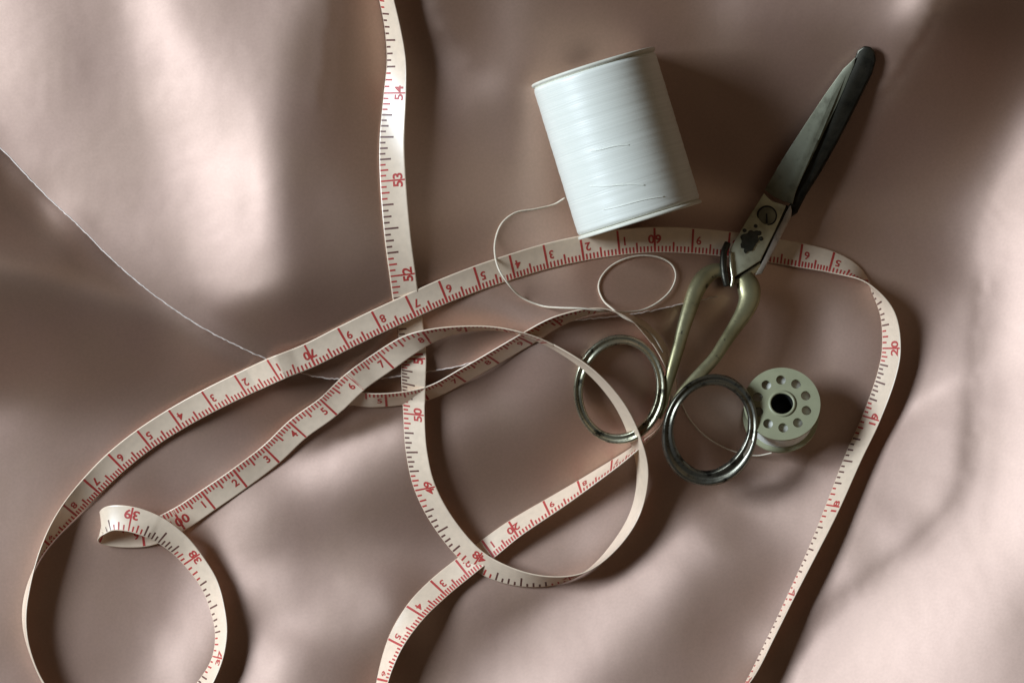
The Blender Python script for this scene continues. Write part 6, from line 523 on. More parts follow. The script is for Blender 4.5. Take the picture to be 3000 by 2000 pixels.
0,0,0,0,2,0,0,1,0,0,1,0,0,1,0,-1,0,0,-1,0,0,0,-1,-1,0,0,0,0,0,0,0,1,0,0,0,1,0,0,0,1,-1,0,0,0,1,-1,0,0,0,-1,0,-1,0,-1,-2,-1,0,0,1,2,0,2,1,2,2,1,1,0,1,0,-1,-1,0,-1,0,-1,-1,0,-1,0,1,-1,0,0,-1,1,0,-1,0,0,0,-1,0,0,0,0,0,0,0,1,1,0,-1,1,
0,-2,0,-1,-2,6,-5,4,0,1,0,1,0,1,0,-1,1,0,0,0,0,0,-1,0,0,1,-1,0,-1,0,0,0,-1,0,0,0,0,0,-1,0,0,0,0,0,0,0,1,-1,7,0,-1,1,0,-1,1,-1,1,-1,0,0,0,0,0,0,0,0,0,0,-1,0,0,0,-1,0,0,-1,1,-1,0,-1,1,-1,0,0,-1,0,0,0,0,0,0,0,1,-1,0,0,1,0,1,0,0,0,0,0,
0,0,0,-1,0,0,-1,0,0,0,0,0,0,0,1,0,0,0,1,0,1,0,0,0,1,1,0,1,0,0,1,0,0,1,-1,0,0,0,-2,-1,0,0,0,-1,1,0,-1,1,0,0,0,0,0,0,0,0,1,-1,1,-1,1,0,-1,0,0,-1,0,-1,0,-1,-1,-1,0,0,0,1,1,1,2,1,2,1,1,1,0,1,-1,0,0,-1,-1,-1,-1,0,-1,-1,0,0,-1,0,0,0,1,
-1,0,0,0,0,0,1,0,-1,1,-1,1,-1,1,0,0,0,1,-1,-1,0,-1,-2,8,-5,3,0,1,0,1,-1,0,1,0,1,-1,0,1,0,-1,0,0,0,-1,0,0,-1,0,0,-1,0,0,0,-1,0,0,0,0,0,0,0,0,0,0,0,0,1,7,-1,1,-1,0,1,-1,1,-1,1,-1,1,-1,0,0,0,0,0,0,0,-1,0,0,0,0,0,-1,1,-1,0,0,0,-1,0,0,
0,0,-1,0,0,0,0,0,0,0,1,0,0,-1,1,0,1,0,0,0,0,0,0,-1,0,0,0,0,0,0,0,-1,0,1,0,0,0,1,0,0,0,0,1,0,1,0,0,1,0,1,1,0,0,1,-1,1,-1,0,-1,0,0,-1,-1,-1,0,-1,1,0,0,0,0,0,0,1,0,0,0,-1,0,0,1,-1,0,0,0,-1,0,-1,0,-1,-1,-1,1,-1,1,1,0,2,2,1,1,1,1,0,1,1,
-1,0,0,-1,-1,0,-2,0,-2,0,0,-1,0,0,0,0,0,-1,1,-1,1,0,0,0,0,0,1,-1,1,-1,1,-1,1,-1,1,-1,0,0,-2,5,2,-5,3,1,-1,1,0,0,1,0,-1,1,0,1,0,-1,0,1,-1,0,0,0,-1,0,0,-1,0,-1,0,0,-1,1,-1,0,0,0,0,0,-1,1,0,0,0,0,0,6,1,-1,1,0,-1,1,-1,1,-1,1,-1,1,0,-1,
0,0,0,0,-1,1,0,-1,0,0,0,0,-1,0,0,0,0,0,0,0,-1,0,1,-1,0,-1,0,1,-1,0,0,1,0,1,0,0,0,0,1,-1,1,0,-1,0,0,0,-1,0,0,0,0,1,-1,0,0,0,1,0,0,0,1,0,0,0,0,1,1,1,0,1,0,0,1,0,1,-1,0,0,-1,0,-1,-1,-1,0,0,0,-1,0,0,0,0,1,0,-1,0,0,0,0,0,0,-1,0,0,-1,0,
-1,0,-1,0,0,1,0,-1,1,1,1,2,1,1,1,1,0,1,0,0,0,0,0,-2,0,0,-2,0,-2,0,-1,0,0,-1,0,0,0,0,0,-1,1,0,0,1,1,-1,1,0,1,-1,1,-1,0,0,0,-1,0,-1,-1,6,-5,3,2,0,0,1,-1,1,0,0,0,1,-1,0,0,0,0,0,0,0,0,-1,0,0,0,-1,0,-1,1,-1,-1,1,-1,1,-1,0,0,0,0,0,-1,0,
0,0,1,0,7,-1,1,-1,1,0,-1,1,-1,1,-1,1,-1,0,1,-1,0,0,0,0,0,-1,1,0,-1,0,0,0,0,0,0,-1,0,0,0,0,1,-1,0,0,0,0,-1,1,0,0,0,0,0,1,0,0,0,0,1,-1,0,1,-1,0,0,0,0,0,-1,0,0,0,0,0,0,0,0,0,1,0,0,0,1,0,0,1,0,1,0,0,1,0,0,1,0,1,-1,0,-2,-1,0,0,-1,-1,0,
0,1,-1,0,1,-1,0,0,0,0,0,0,-1,-1,1,-1,-1,1,-1,0,-1,0,1,0,0,1,0,2,0,2,1,1,1,1,0,0,0,1,-1,0,-1,-1,0,-1,-1,0,-1,0,-1,-1,-1,0,0,0,-1,0,0,0,1,0,0,1,-1,1,1,0,1,-1,1,-1,0,0,-1,-1,0,-1,-1,6,-3,3,0,0,1,0,0,1,0,0,0,0,0,1,0,0,0,-1,0,0,0,0,0,0,
-1,-1,0,0,0,-1,0,0,-1,0,0,0,0,0,-1,0,0,1,0,0,0,-1,1,6,1,-1,1,-1,0,1,-1,1,-1,1,-1,1,-1,0,1,-1,0,0,0,0,0,-1,0,1,-1,0,0,0,0,0,0,0,0,0,0,-1,1,0,-1,1,0,0,0,0,0,0,0,0,0,0,1,0,1,-1,1,0,-1,1,0,-1,0,0,-1,0,0,-1,0,0,0,0,0,0,1,-1,1,0,1,0,1,0,
-1,1,0,0,1,1,0,1,0,0,-1,0,0,0,-1,-1,-1,0,0,0,-1,0,1,0,-1,0,0,0,0,-1,0,-1,1,0,-2,0,0,-1,0,0,0,1,-1,1,1,1,2,0,2,1,1,1,0,0,0,1,-1,0,0,-1,0,-1,-1,-1,-1,-1,0,-1,0,0,-1,0,-1,0,1,-1,0,0,0,0,1,0,1,0,1,1,0,1,-1,0,0,-2,-1,0,-3,5,1,-2,2,1,0,
1,0,0,1,-1,0,0,1,0,0,0,0,0,0,0,0,0,0,-1,0,0,0,0,-1,0,-1,0,0,0,0,0,-1,0,0,-1,1,0,0,-1,0,0,0,1,0,6,0,1,-1,0,1,-1,0,0,0,0,1,-1,1,-1,0,1,-1,0,0,0,0,0,0,-1,0,0,0,0,0,0,1,0,0,0,0,0,-1,0,1,0,-1,1,-1,0,0,0,1,0,0,1,-1,1,0,1,-1,0,1,-1,0,1,0,
-1,-1,0,-2,0,0,0,0,0,0,0,1,0,0,1,0,0,0,0,1,-1,1,0,0,0,1,0,1,0,1,-1,-1,0,-1,-1,0,-1,0,-1,1,-1,0,0,0,0,0,0,0,0,-1,0,-1,0,0,-1,0,-1,-1,1,1,1,1,1,1,2,1,1,1,0,1,0,0,1,0,-1,0,-1,0,-1,-1,-1,0,-1,0,0,-1,-1,0,-1,0,0,0,0,-1,1,-1,1,-1,1,0,0,
1,1,1,0,0,0,0,-1,-1,0,-2,-2,6,-4,3,1,1,0,1,0,0,1,-1,1,0,1,-1,1,0,0,-1,0,0,1,-1,0,0,0,0,-1,-1,0,0,0,0,-1,-1,0,0,0,0,0,0,0,0,-1,0,0,0,0,0,0,0,6,-1,0,1,0,-1,1,0,0,1,-1,0,0,0,1,-1,0,0,0,0,-1,1,-1,0,0,1,0,0,-1,0,0,0,0,0,1,0,0,0,1,-1,0,
0,0,0,0,0,0,0,0,0,0,2,0,0,0,1,0,0,1,-1,0,-1,-1,0,-2,0,-1,0,-1,1,0,0,1,-1,1,0,0,1,0,0,1,-1,1,-1,0,1,0,0,1,-1,2,-1,0,0,-1,0,-1,0,-1,-1,1,-1,1,-1,0,0,0,0,-1,-1,1,-1,0,0,-1,0,0,-2,1,1,1,1,1,1,2,1,0,1,1,1,1,-1,1,0,-1,0,0,0,-1,-1,-1,0,
-1,-1,0,-1,-1,0,0,-1,0,0,0,0,-1,1,-1,1,0,1,0,0,1,0,0,1,0,1,-1,0,-1,-2,-2,5,1,-4,3,1,0,0,1,0,0,0,0,1,0,0,0,0,0,0,0,0,0,0,0,0,-1,1,-1,0,0,0,-1,0,-1,0,0,0,-1,0,0,0,0,-1,1,-1,1,0,0,0,0,-1,0,1,4,1,0,0,0,1,-1,1,0,-1,1,0,0,0,-1,1,-1,1,-1,
1,0,-1,1,-1,1,-1,0,0,1,0,0,0,0,0,-1,1,0,0,0,0,0,1,-1,1,0,0,0,0,0,1,0,0,0,0,1,0,1,0,-1,1,-1,-1,0,-2,0,-1,0,-1,0,-1,1,0,0,1,0,1,0,0,0,1,-1,0,0,0,0,0,0,0,0,1,0,0,1,-1,-1,0,0,-2,0,0,-1,1,-1,0,0,0,0,-1,0,0,-1,1,0,-1,0,-2,1,1,1,1,1,1,1,
2,0,0,1,1,1,0,0,1,-1,0,0,0,0,-1,0,-1,-1,-1,0,-1,-1,0,-1,0,0,-1,0,0,-1,1,0,0,1,0,0,0,0,1,0,1,0,0,0,-1,1,-1,-2,-1,5,-5,2,3,0,0,0,1,0,0,0,1,0,0,0,0,0,1,-1,0,0,0,0,0,-1,1,0,-1,0,-1,0,1,-1,0,-1,0,0,0,0,0,-1,0,0,0,0,0,0,-1,0,0,0,1,-1,0,
4,0,0,0,1,0,0,0,0,1,-1,0,1,-1,1,0,0,-1,1,-1,0,0,0,0,0,0,0,0,0,0,0,0,1,0,0,0,0,1,-1,1,0,0,0,-1,0,1,0,0,1,0,1,0,1,0,0,1,-1,0,1,-1,0,-1,-2,-2,0,0,-1,0,0,0,-1,1,0,0,1,0,1,0,1,-1,0,1,-1,0,0,-1,1,0,0,0,0,0,-1,0,0,-1,0,0,0,-1,0,0,0,0,0,
-1,0,0,0,0,0,-1,0,-1,0,2,-1,2,0,2,1,1,1,0,1,1,0,1,0,0,0,0,0,0,0,0,-1,-1,-1,0,0,-1,-1,-1,0,-1,0,-1,0,0,0,0,0,-1,1,0,0,1,0,1,1,0,0,0,0,0,0,-1,-1,-1,-1,5,-4,3,1,0,0,0,1,0,0,0,1,0,0,0,0,0,0,0,0,0,0,0,0,0,0,-1,0,0,0,0,0,-1,0,-1,1,-1,0,
0,0,-1,1,-1,0,0,0,0,-1,1,0,-1,0,0,1,0,3,0,1,0,0,0,1,0,0,0,0,0,0,1,-1,0,0,1,-1,0,0,0,0,0,0,0,0,0,0,0,1,0,-1,1,0,0,0,0,0,0,0,0,1,0,1,-1,1,0,0,0,1,0,1,1,0,0,0,0,-1,0,-1,0,0,1,-3,-2,0,0,-1,0,1,-1,1,0,1,0,0,0,0,0,1,-2,0,0,0,1,-1,0,-1,0,
0,0,0,0,-1,0,0,0,0,0,0,-1,0,1,-1,0,0,0,-1,0,0,-1,0,1,1,0,2,1,1,1,0,1,1,0,0,1,1,-1,1,0,0,0,0,0,-1,-1,0,0,-1,-1,-1,0,0,-1,-1,0,0,-1,0,0,0,-1,1,0,0,0,1,0,1,1,0,1,0,0,0,-2,-1,0,-2,-1,5,-3,3,1,1,-1,1,0,0,0,0,1,-1,0,0,1,0,0,0,0,0,0,-1,1,
0,-1,0,0,0,-1,1,-1,0,-1,1,0,-1,1,-1,0,0,0,0,0,0,0,-1,0,0,0,-1,1,0,-1,0,0,2,1,0,0,0,0,0,1,0,0,1,0,0,0,0,0,0,-1,1,0,0,0,-1,1,-1,0,1,0,0,0,0,0,1,-1,1,-1,1,0,0,0,0,1,-1,1,0,1,-1,2,0,1,0,1,-1,1,0,0,0,0,0,-1,-1,-1,-3,0,1,0,0,-1,1,0,-1,1,
0,0,0,0,0,0,0,0,-1,1,0,0,0,-2,0,0,0,-1,-1,0,0,0,0,1,-1,1,-1,1,0,0,0,-1,0,0,-1,0,1,-1,-1,2,-1,2,0,2,0,1,2,0,1,1,-1,1,1,-1,1,0,0,-1,1,0,0,-1,0,0,-2,0,0,-1,0,-1,-1,0,0,-1,-1,0,0,0,-1,1,-1,1,0,0,1,1,1,0,1,0,1,-1,0,-2,-1,-3,2,1,-1,2,2,
0,0,1,-1,1,0,0,0,0,1,0,0,-1,1,0,0,-1,1,0,0,0,-1,0,0,0,0,0,-1,0,-1,1,-1,1,0,-1,1,-1,0,0,0,0,0,-1,0,0,1,-1,0,0,-1,1,0,0,2,0,0,0,1,0,1,-1,0,0,1,0,0,0,1,-1,1,0,-1,0,0,0,0,0,0,1,-1,0,1,0,0,0,0,0,0,1,-1,0,1,0,0,0,1,0,0,0,1,0,1,1,0,0,1,0,
0,0,0,0,-1,-1,-1,-1,2,-2,-1,1,0,1,-1,0,1,-1,0,0,0,0,0,0,-1,0,0,0,-1,-1,0,1,-1,-1,-1,0,-1,0,0,0,1,-1,1,0,1,-1,0,0,0,0,0,0,0,-1,0,0,1,0,1,1,1,0,2,1,0,1,0,0,1,0,0,1,-1,1,0,1,-1,0,-1,0,0,-2,1,-2,0,0,-1,-1,0,0,-1,-1,0,1,-1,0,0,0,0,-1,1,
1,-1,1,1,1,1,1,0,-1,-2,0,-3,-1,1,1,2,2,0,0,0,1,0,0,0,0,1,0,0,0,0,0,0,0,0,0,0,-1,0,0,0,0,0,-1,0,0,0,0,0,0,0,-1,0,1,-1,1,0,0,-1,0,0,0,0,0,-1,0,0,0,0,-1,0,0,2,-1,1,0,0,0,0,1,0,1,-1,0,1,0,0,0,0,0,0,0,0,0,0,0,1,-1,0,1,-1,1,-1,1,-1,1,0,
0,1,-1,1,0,0,0,0,0,1,1,0,0,2,0,1,0,0,0,0,0,0,-2,0,-1,-1,0,-3,2,1,1,0,1,1,0,0,0,-1,1,-2,0,0,-1,0,-1,0,-1,0,0,-1,-1,-1,0,-1,-1,0,0,0,0,0,1,1,0,0,1,0,-1,0,0,0,0,-1,1,0,0,0,1,2,0,1,2,0,0,1,0,1,0,0,1,0,0,0,0,0,0,0,-1,0,0,-1,0,-1,0,-1,
-1,-1,0,-1,0,0,0,0,-1,0,0,0,0,0,1,-1,0,2,0,0,1,1,0,0,0,-2,-2,-1,4,-3,2,2,0,0,1,0,-1,1,0,0,1,-1,0,0,0,1,0,-1,1,-1,1,-1,0,1,-1,0,0,-1,1,-1,0,0,0,0,-1,1,0,0,0,0,0,-1,0,0,1,-1,0,0,0,0,0,0,-1,0,0,0,0,1,1,-1,1,0,0,0,0,0,0,1,0,0,0,0,1,-1,
0,1,0,-1,0,1,0,0,0,1,-1,1,-1,1,-1,1,0,0,-1,0,1,0,0,1,0,0,1,-1,0,1,1,0,1,0,1,0,0,0,0,-1,0,-1,0,-1,-3,2,1,1,0,2,0,0,1,0,0,0,-1,0,0,-2,0,-1,0,-2,0,-1,-1,0,-1,0,-2,0,0,-1,-1,0,1,1,1,0,0,1,0,0,1,-1,0,0,-1,1,0,0,1,1,1,0,1,1,0,1,1,0,1,0,
0,1,-1,1,0,0,0,0,0,-1,1,-1,-1,-1,0,-1,0,-1,0,0,-1,0,-1,0,0,0,0,0,0,0,0,0,0,1,0,-1,1,1,0,0,0,0,-1,-1,-2,3,-2,2,2,0,0,0,0,1,0,0,0,1,-1,1,0,0,0,-1,1,0,-1,1,-1,0,0,0,0,-1,0,1,-1,0,0,-1,1,-1,1,-1,0,1,-1,1,-1,1,0,0,-1,0,0,0,0,-1,0,0,0,0,
0,0,0,0,0,1,0,0,1,-1,0,1,0,0,0,0,0,0,0,1,0,0,0,1,0,0,0,-1,1,0,0,0,0,0,1,-1,0,0,1,0,0,-1,1,0,0,0,0,1,1,0,1,0,1,0,0,1,-1,0,-1,1,-1,0,-1,0,1,-1,0,1,1,0,2,1,0,-1,1,0,-1,0,-1,-1,-1,-1,-1,0,-1,-1,0,-2,-1,-1,0,-1,-1,0,0,0,1,0,1,0,2,0,0,0,
0,0,0,0,1,0,0,1,1,0,1,1,1,0,1,0,0,0,0,1,0,0,1,-1,1,1,-1,0,0,0,-2,1,-1,0,-1,-1,0,-1,-1,0,0,-1,0,0,0,0,0,0,0,1,0,1,-1,0,0,1,0,-1,1,0,0,-1,-1,-1,2,-2,1,2,1,0,1,0,0,-1,1,0,0,0,0,0,0,0,0,1,-1,0,0,0,0,0,0,-1,0,1,-1,0,0,0,0,0,-1,1,0,0,0,
-1,1,-1,1,-1,0,0,0,0,1,-1,0,0,0,0,0,0,0,-1,0,1,0,-1,0,1,-1,1,0,0,0,0,1,0,0,1,0,-1,1,-1,1,0,0,0,0,1,0,0,0,0,1,-1,0,1,0,-1,0,0,1,0,0,0,0,1,0,0,0,0,1,1,-1,1,1,-1,0,0,0,-1,0,-1,0,-1,-1,2,1,1,1,2,-1,0,1,0,0,0,0,0,-2,1,-2,0,-1,-1,-1,-1,
-1,-1,-1,-1,-1,0,-1,-1,0,1,0,1,0,2,0,1,0,0,0,0,0,0,0,1,0,1,1,1,0,1,0,1,0,1,0,1,0,0,1,0,0,1,-1,0,0,0,-1,0,0,-2,0,-1,0,0,-1,0,0,-1,0,0,0,-1,0,0,1,0,1,-1,1,-1,2,-1,1,-1,0,0,-1,0,-1,-1,-1,0,0,2,2,2,0,-1,0,0,1,0,0,0,1,-1,1,0,-1,0,1,-1,
0,0,0,0,0,0,0,0,0,-1,1,-1,0,0,-1,1,0,0,-1,0,1,0,-1,1,-1,1,0,-1,1,0,-1,0,0,0,0,0,0,-1,0,1,0,0,0,1,0,-1,1,0,0,0,0,0,0,0,1,-1,0,1,0,1,-1,1,0,1,0,0,0,-1,1,0,0,0,0,0,0,1,0,0,-1,0,0,0,1,0,0,0,0,1,0,0,1,1,-1,1,0,0,-1,0,-1,0,-1,-1,2,0,0,1,
2,0,0,1,-1,2,-1,0,0,-1,1,-2,0,-1,-1,0,-1,0,-2,0,-1,-2,-1,-1,-1,0,0,0,1,1,1,0,1,0,1,0,0,0,0,0,1,0,2,0,0,1,1,1,0,1,0,0,1,0,0,0,0,1,0,0,0,0,0,-1,0,-1,-1,0,0,-1,0,-1,0,-1,0,0,-1,0,0,1,0,0,0,0,0,1,0,1,-1,1,-1,1,-1,0,-1,-1,-2,-1,-1,1,3,
2,2,-1,0,1,0,0,-1,1,0,0,0,0,0,0,1,0,-1,0,0,0,0,-1,0,0,0,0,0,0,0,0,0,0,0,0,0,-1,1,0,-1,0,1,-1,1,-1,0,1,-1,0,0,0,0,0,0,0,-1,1,0,-1,0,0,0,0,0,1,0,0,0,0,0,0,0,0,0,0,1,0,0,0,1,0,0,0,0,0,0,1,0,0,-1,1,0,0,0,0,0,0,0,1,-1,1,-1,0,1,0,1,0,0,
1,0,0,0,0,0,-1,0,0,0,-2,1,0,0,1,1,1,0,0,1,-1,1,0,1,-1,0,0,-1,0,0,-1,0,-2,0,-1,0,-2,-1,0,-2,-1,0,0,0,0,-1,1,1,1,1,0,0,1,0,1,0,0,0,1,0,1,1,1,1,-1,2,0,1,0,0,0,1,0,0,0,0,0,0,0,-1,0,-1,0,-1,0,-1,0,-1,0,-1,0,0,-1,1,0,0,-1,1,0,0,1,0,0,0,
0,1,0,0,0,-1,-1,-1,-2,-2,-1,1,3,1,3,0,1,-1,0,0,1,0,0,0,0,0,0,0,0,-1,0,0,1,0,0,0,0,0,0,0,-1,0,0,-1,1,0,-1,1,-1,0,1,-1,0,0,1,-1,0,0,1,-1,0,0,0,0,1,-1,0,0,0,0,0,0,0,0,0,1,-1,1,-1,0,0,1,0,0,0,0,0,0,1,-1,1,0,0,0,0,1,0,0,1,0,0,-1,0,1,0,
0,0,0,0,0,0,0,0,1,-1,1,0,0,1,0,0,0,0,0,0,1,-1,0,1,-1,-1,-1,0,-2,1,1,2,1,0,0,0,0,1,1,-1,0,0,0,0,-1,0,-1,0,0,0,-1,0,-1,-1,-1,-2,0,-1,-1,-1,0,0,2,0,1,0,0,1,1,0,0,0,0,1,1,0,1,1,1,0,0,2,-1,1,0,1,1,0,0,0,1,-1,1,-1,0,-1,1,-2,0,-1,0,-1,-1,
0,-1,0,0,0,-1,1,-1,0,0,1,-1,1,0,0,0,1,0,0,0,1,0,-1,0,-1,-2,-2,-1,1,2,1,2,1,0,0,1,0,0,-1,1,0,0,0,-1,1,0,-1,1,0,0,-1,0,0,0,0,0,0,0,0,0,0,0,-1,0,1,-1,1,0,-1,0,1,0,-1,0,1,-1,0,1,0,-1,1,0,-1,0,1,-1,0,1,-1,0,0,0,1,-1,1,-1,1,0,0,-1,0,1,0,
0,0,0,0,0,0,1,0,1,0,0,0,0,0,0,0,1,0,0,0,0,0,0,0,0,0,1,-1,0,1,0,0,0,0,0,1,0,0,0,0,0,0,0,-1,0,-1,0,-1,-1,1,2,0,1,1,0,0,0,1,-1,0,0,0,0,-1,1,-1,0,0,0,0,-1,-1,0,-1,-1,0,-1,-2,0,0,0,0,0,1,0,1,0,1,-1,1,0,1,1,0,0,1,1,0,0,1,1,0,1,0,1,0,0,1,
0,0,0,0,-1,1,0,-1,-1,0,-1,-1,0,-1,0,-1,0,0,-1,0,0,0,0,0,0,0,1,0,0,0,1,0,0,0,0,0,0,0,-1,-1,-1,-2,2,-1,2,2,1,0,0,0,0,0,0,1,0,0,0,0,0,0,-1,1,0,0,-1,0,0,0,0,0,0,0,-1,1,-1,1,0,0,0,-1,1,-1,0,0,1,-1,0,0,1,-1,1,-1,0,0,1,-1,0,0,1,-1,0,0,0,
0,0,0,0,0,1,-1,1,-1,0,1,0,0,-1,0,1,0,0,0,1,0,0,0,0,1,0,0,0,0,0,0,0,1,0,0,0,0,0,0,0,0,0,1,0,-1,1,0,1,0,0,0,0,0,0,-1,0,1,-1,0,0,-1,-1,0,0,1,0,1,0,1,0,0,1,-1,1,0,-1,0,0,0,-1,1,0,0,-1,0,0,0,-1,0,-1,-1,-1,0,-1,0,-1,1,0,0,0,1,0,0,2,-1,1,
0,0,1,1,0,0,1,1,1,0,0,1,0,1,0,0,0,0,1,-1,1,0,-1,-1,0,-1,0,0,-1,-1,0,-1,0,0,-1,0,0,0,0,0,1,0,0,0,0,0,0,0,0,0,1,0,0,0,-1,0,-1,-2,3,-2,1,1,1,1,0,0,0,0,0,1,0,-1,0,0,0,1,-1,1,-1,0,0,1,0,-1,0,0,0,0,0,0,0,0,-1,0,0,0,1,-1,0,0,1,-1,0,0,1,
-1,0,0,1,-1,0,0,0,0,1,-1,0,1,-1,0,1,-1,0,0,1,-1,1,-1,1,0,-1,0,1,0,0,0,0,0,0,0,0,0,2,-1,0,1,0,0,0,0,1,0,-1,0,0,0,1,0,0,1,0,0,0,0,1,-1,1,-1,1,0,0,0,-1,0,1,-1,0,0,0,-1,0,0,0,0,1,0,1,0,0,0,0,0,0,-1,1,0,0,-1,0,0,0,0,0,0,0,0,0,-1,0,0,-1,
-1,0,0,-1,1,-1,0,0,1,0,1,0,-1,1,1,0,1,0,0,1,1,0,0,0,1,1,0,0,0,1,0,0,0,0,0,-1,0,-1,1,-1,0,-1,-1,1,-1,-1,0,0,-1,0,1,0,-1,0,1,-1,0,0,0,0,1,0,0,0,1,0,0,-1,0,0,0,0,2,-3,1,1,1,0,0,0,0,1,0,0,0,-1,1,0,0,0,-1,1,-1,1,-1,0,0,0,0,0,0,0,-1,0,1,
-1,0,1,0,0,-1,0,0,0,0,0,0,1,0,-1,0,1,-1,0,1,0,0,0,0,-1,0,1,-1,1,-1,0,1,0,-1,0,1,-1,1,-1,1,0,0,0,0,0,0,0,0,0,1,0,0,0,1,-1,0,0,1,0,0,0,0,0,1,0,0,0,0,1,-1,1,0,0,0,0,1,0,0,0,0,0,0,0,0,-1,1,-1,0,0,0,-1,0,0,1,0,1,0,1,-1,0,0,0,0,0,-1,0,0,
0,0,0,0,0,-1,1,0,0,-1,1,-1,0,0,0,-1,0,0,-1,0,0,1,0,0,0,0,1,1,0,0,0,1,1,0,-1,1,1,0,0,0,0,1,0,0,0,0,0,-1,1,-1,0,0,-1,0,0,0,-1,-1,1,0,-1,0,0,0,-1,0,1,0,-1,0,1,0,0,0,0,1,0,0,-1,0,0,1,0,0,-1,0,0,1,1,1,0,0,0,-1,1,-1,0,1,-1,1,0,0,-1,1,0,
-1,0,0,1,-1,0,0,0,0,0,-1,1,0,-1,0,1,-1,0,0,0,0,0,0,0,0,0,0,0,0,1,-1,1,0,-1,0,0,0,0,1,0,-1,1,-1,1,-1,0,0,1,1,-1,1,0,0,-1,1,0,-1,1,0,0,0,0,1,-1,1,0,-1,1,1,-1,1,0,0,0,0,0,1,-1,1,0,0,0,0,1,0,0,0,1,0,0,0,1,-1,0,0,0,0,0,0,-1,0,0,-1,0,1,
0,0,2,0,0,-1,0,0,0,0,-1,0,0,0,-1,0,0,0,0,0,0,1,-1,0,0,1,-1,1,-1,0,0,1,-1,0,1,0,0,-1,0,0,0,1,0,0,0,1,1,0,-1,1,1,-1,0,1,0,0,1,-1,0,0,0,0,0,0,-1,1,-1,0,-1,0,-1,0,1,0,-1,0,0,-1,1,0,0,-1,0,0,1,0,-1,1,0,1,-1,0,0,1,0,0,0,-1,1,-1,1,0,1,1,
1,0,0,0,-1,1,-1,0,0,0,0,0,-1,0,1,-1,0,0,1,-1,0,0,0,-1,1,0,-1,1,-1,0,0,1,-1,0,0,0,0,0,0,0,0,0,0,0,0,1,-1,1,-1,0,1,0,0,0,0,-1,0,1,-1,1,-1,1,0,0,-1,1,0,0,-1,1,0,0,0,0,0,0,0,0,1,-1,1,-1,1,0,0,0,0,0,0,0,1,0,1,-1,1,0,0,0,1,0,0,0,0,1,0,0,
0,0,0,1,0,0,-1,0,0,-1,0,0,0,0,0,0,0,1,0,1,0,0,0,-1,0,0,0,-1,0,-1,1,-1,0,0,1,-1,1,-1,1,0,0,-1,1,-1,1,1,0,0,0,0,-1,0,0,0,0,1,0,0,1,0,0,0,0,0,1,0,0,0,0,0,0,0,0,0,0,0,0,-1,0,0,0,-1,0,-1,1,-1,1,-1,0,-1,1,0,0,0,-1,0,0,1,0,0,-1,1,1,-1,0,
0,1,0,0,0,0,0,0,1,-1,1,0,1,0,1,0,1,0,-1,1,-1,0,0,0,-1,0,0,0,0,0,0,0,0,-1,0,-1,1,-1,1,-1,0,0,0,0,0,0,-1,1,0,0,-1,1,-1,1,0,0,0,0,0,1,-1,1,-1,1,0,0,-1,0,0,1,0,0,-1,1,-1,1,0,-1,0,1,0,1,0,0,0,0,0,0,1,-1,1,-1,1,-1,1,-1,1,0,0,-1,1,0,0,1,
0,0,0,0,1,-1,0,1,0,0,0,1,0,0,0,1,0,0,1,0,-1,0,0,1,-1,-1,1,-1,-1,0,0,1,0,1,1,1,-1,0,0,-1,0,0,-1,0,0,-1,0,-1,1,0,0,0,0,0,1,-1,0,0,1,-1,1,0,0,1,0,1,0,0,0,0,0,0,0,0,0,0,0,1,0,0,0,0,0,0,1,0,-1,0,0,-1,1,-1,0,-1,1,0,-1,-1,0,0,1,-1,0,-1,1,
-1,1,-1,0,1,0,0,0,0,0,0,0,1,-1,0,0,1,0,0,0,0,0,1,0,0,-1,1,0,1,0,1,1,1,0,-1,1,-2,0,0,0,0,0,0,-1,0,0,-1,0,0,0,0,0,0,0,0,-1,1,-1,1,-1,0,0,0,0,-1,0,0,1,0,0,0,0,0,0,0,0,0,1,-1,1,0,-1,0,1,0,0,-1,1,0,0,0,0,0,-1,1,0,-1,1,0,0,0,0,0,0,0,0,0,
0,0,0,1,-1,1,0,-1,1,0,-1,2,-1,0,0,1,0,0,0,1,0,0,0,1,0,0,0,1,0,0,0,1,-1,0,1,0,0,-1,0,0,-1,0,0,0,0,0,1,0,1,0,1,0,-1,0,-1,-1,1,-1,-1,0,0,0,0,0,0,-1,2,-1,0,1,0,0,0,0,1,0,1,0,0,0,1,0,0,0,0,0,0,1,0,0,0,0,0,0,0,0,0,0,-1,0,0,0,0,0,-1,0,-1,
1,-1,0,0,0,0,-1,-1,0,1,0,0,0,0,0,0,0,0,0,1,0,0,-1,0,0,1,0,0,0,0,0,0,1,0,0,0,0,1,-1,1,0,1,1,0,0,1,0,-1,1,-1,0,-1,0,-1,0,0,0,0,0,-1,0,0,0,0,0,-1,0,1,-1,0,0,0,0,-1,1,0,0,0,0,0,-1,1,-1,0,1,0,0,0,0,0,1,-1,0,1,0,0,0,0,0,-1,1,0,-1,1,-1,1,
0,0,0,1,-1,0,1,0,0,0,0,0,0,0,1,-1,0,1,-1,0,1,-1,1,0,0,1,-1,1,-1,1,0,0,1,0,0,1,-1,1,0,1,0,0,0,1,-1,1,0,0,0,-1,0,0,0,0,0,-1,0,0,0,0,1,1,0,0,0,0,-1,0,0,-1,-1,1,-1,0,0,-1,0,1,0,0,0,0,0,0,1,0,1,-1,1,0,1,1,0,0,1,0,0,0,0,0,0,0,0,0,0,1,-1,
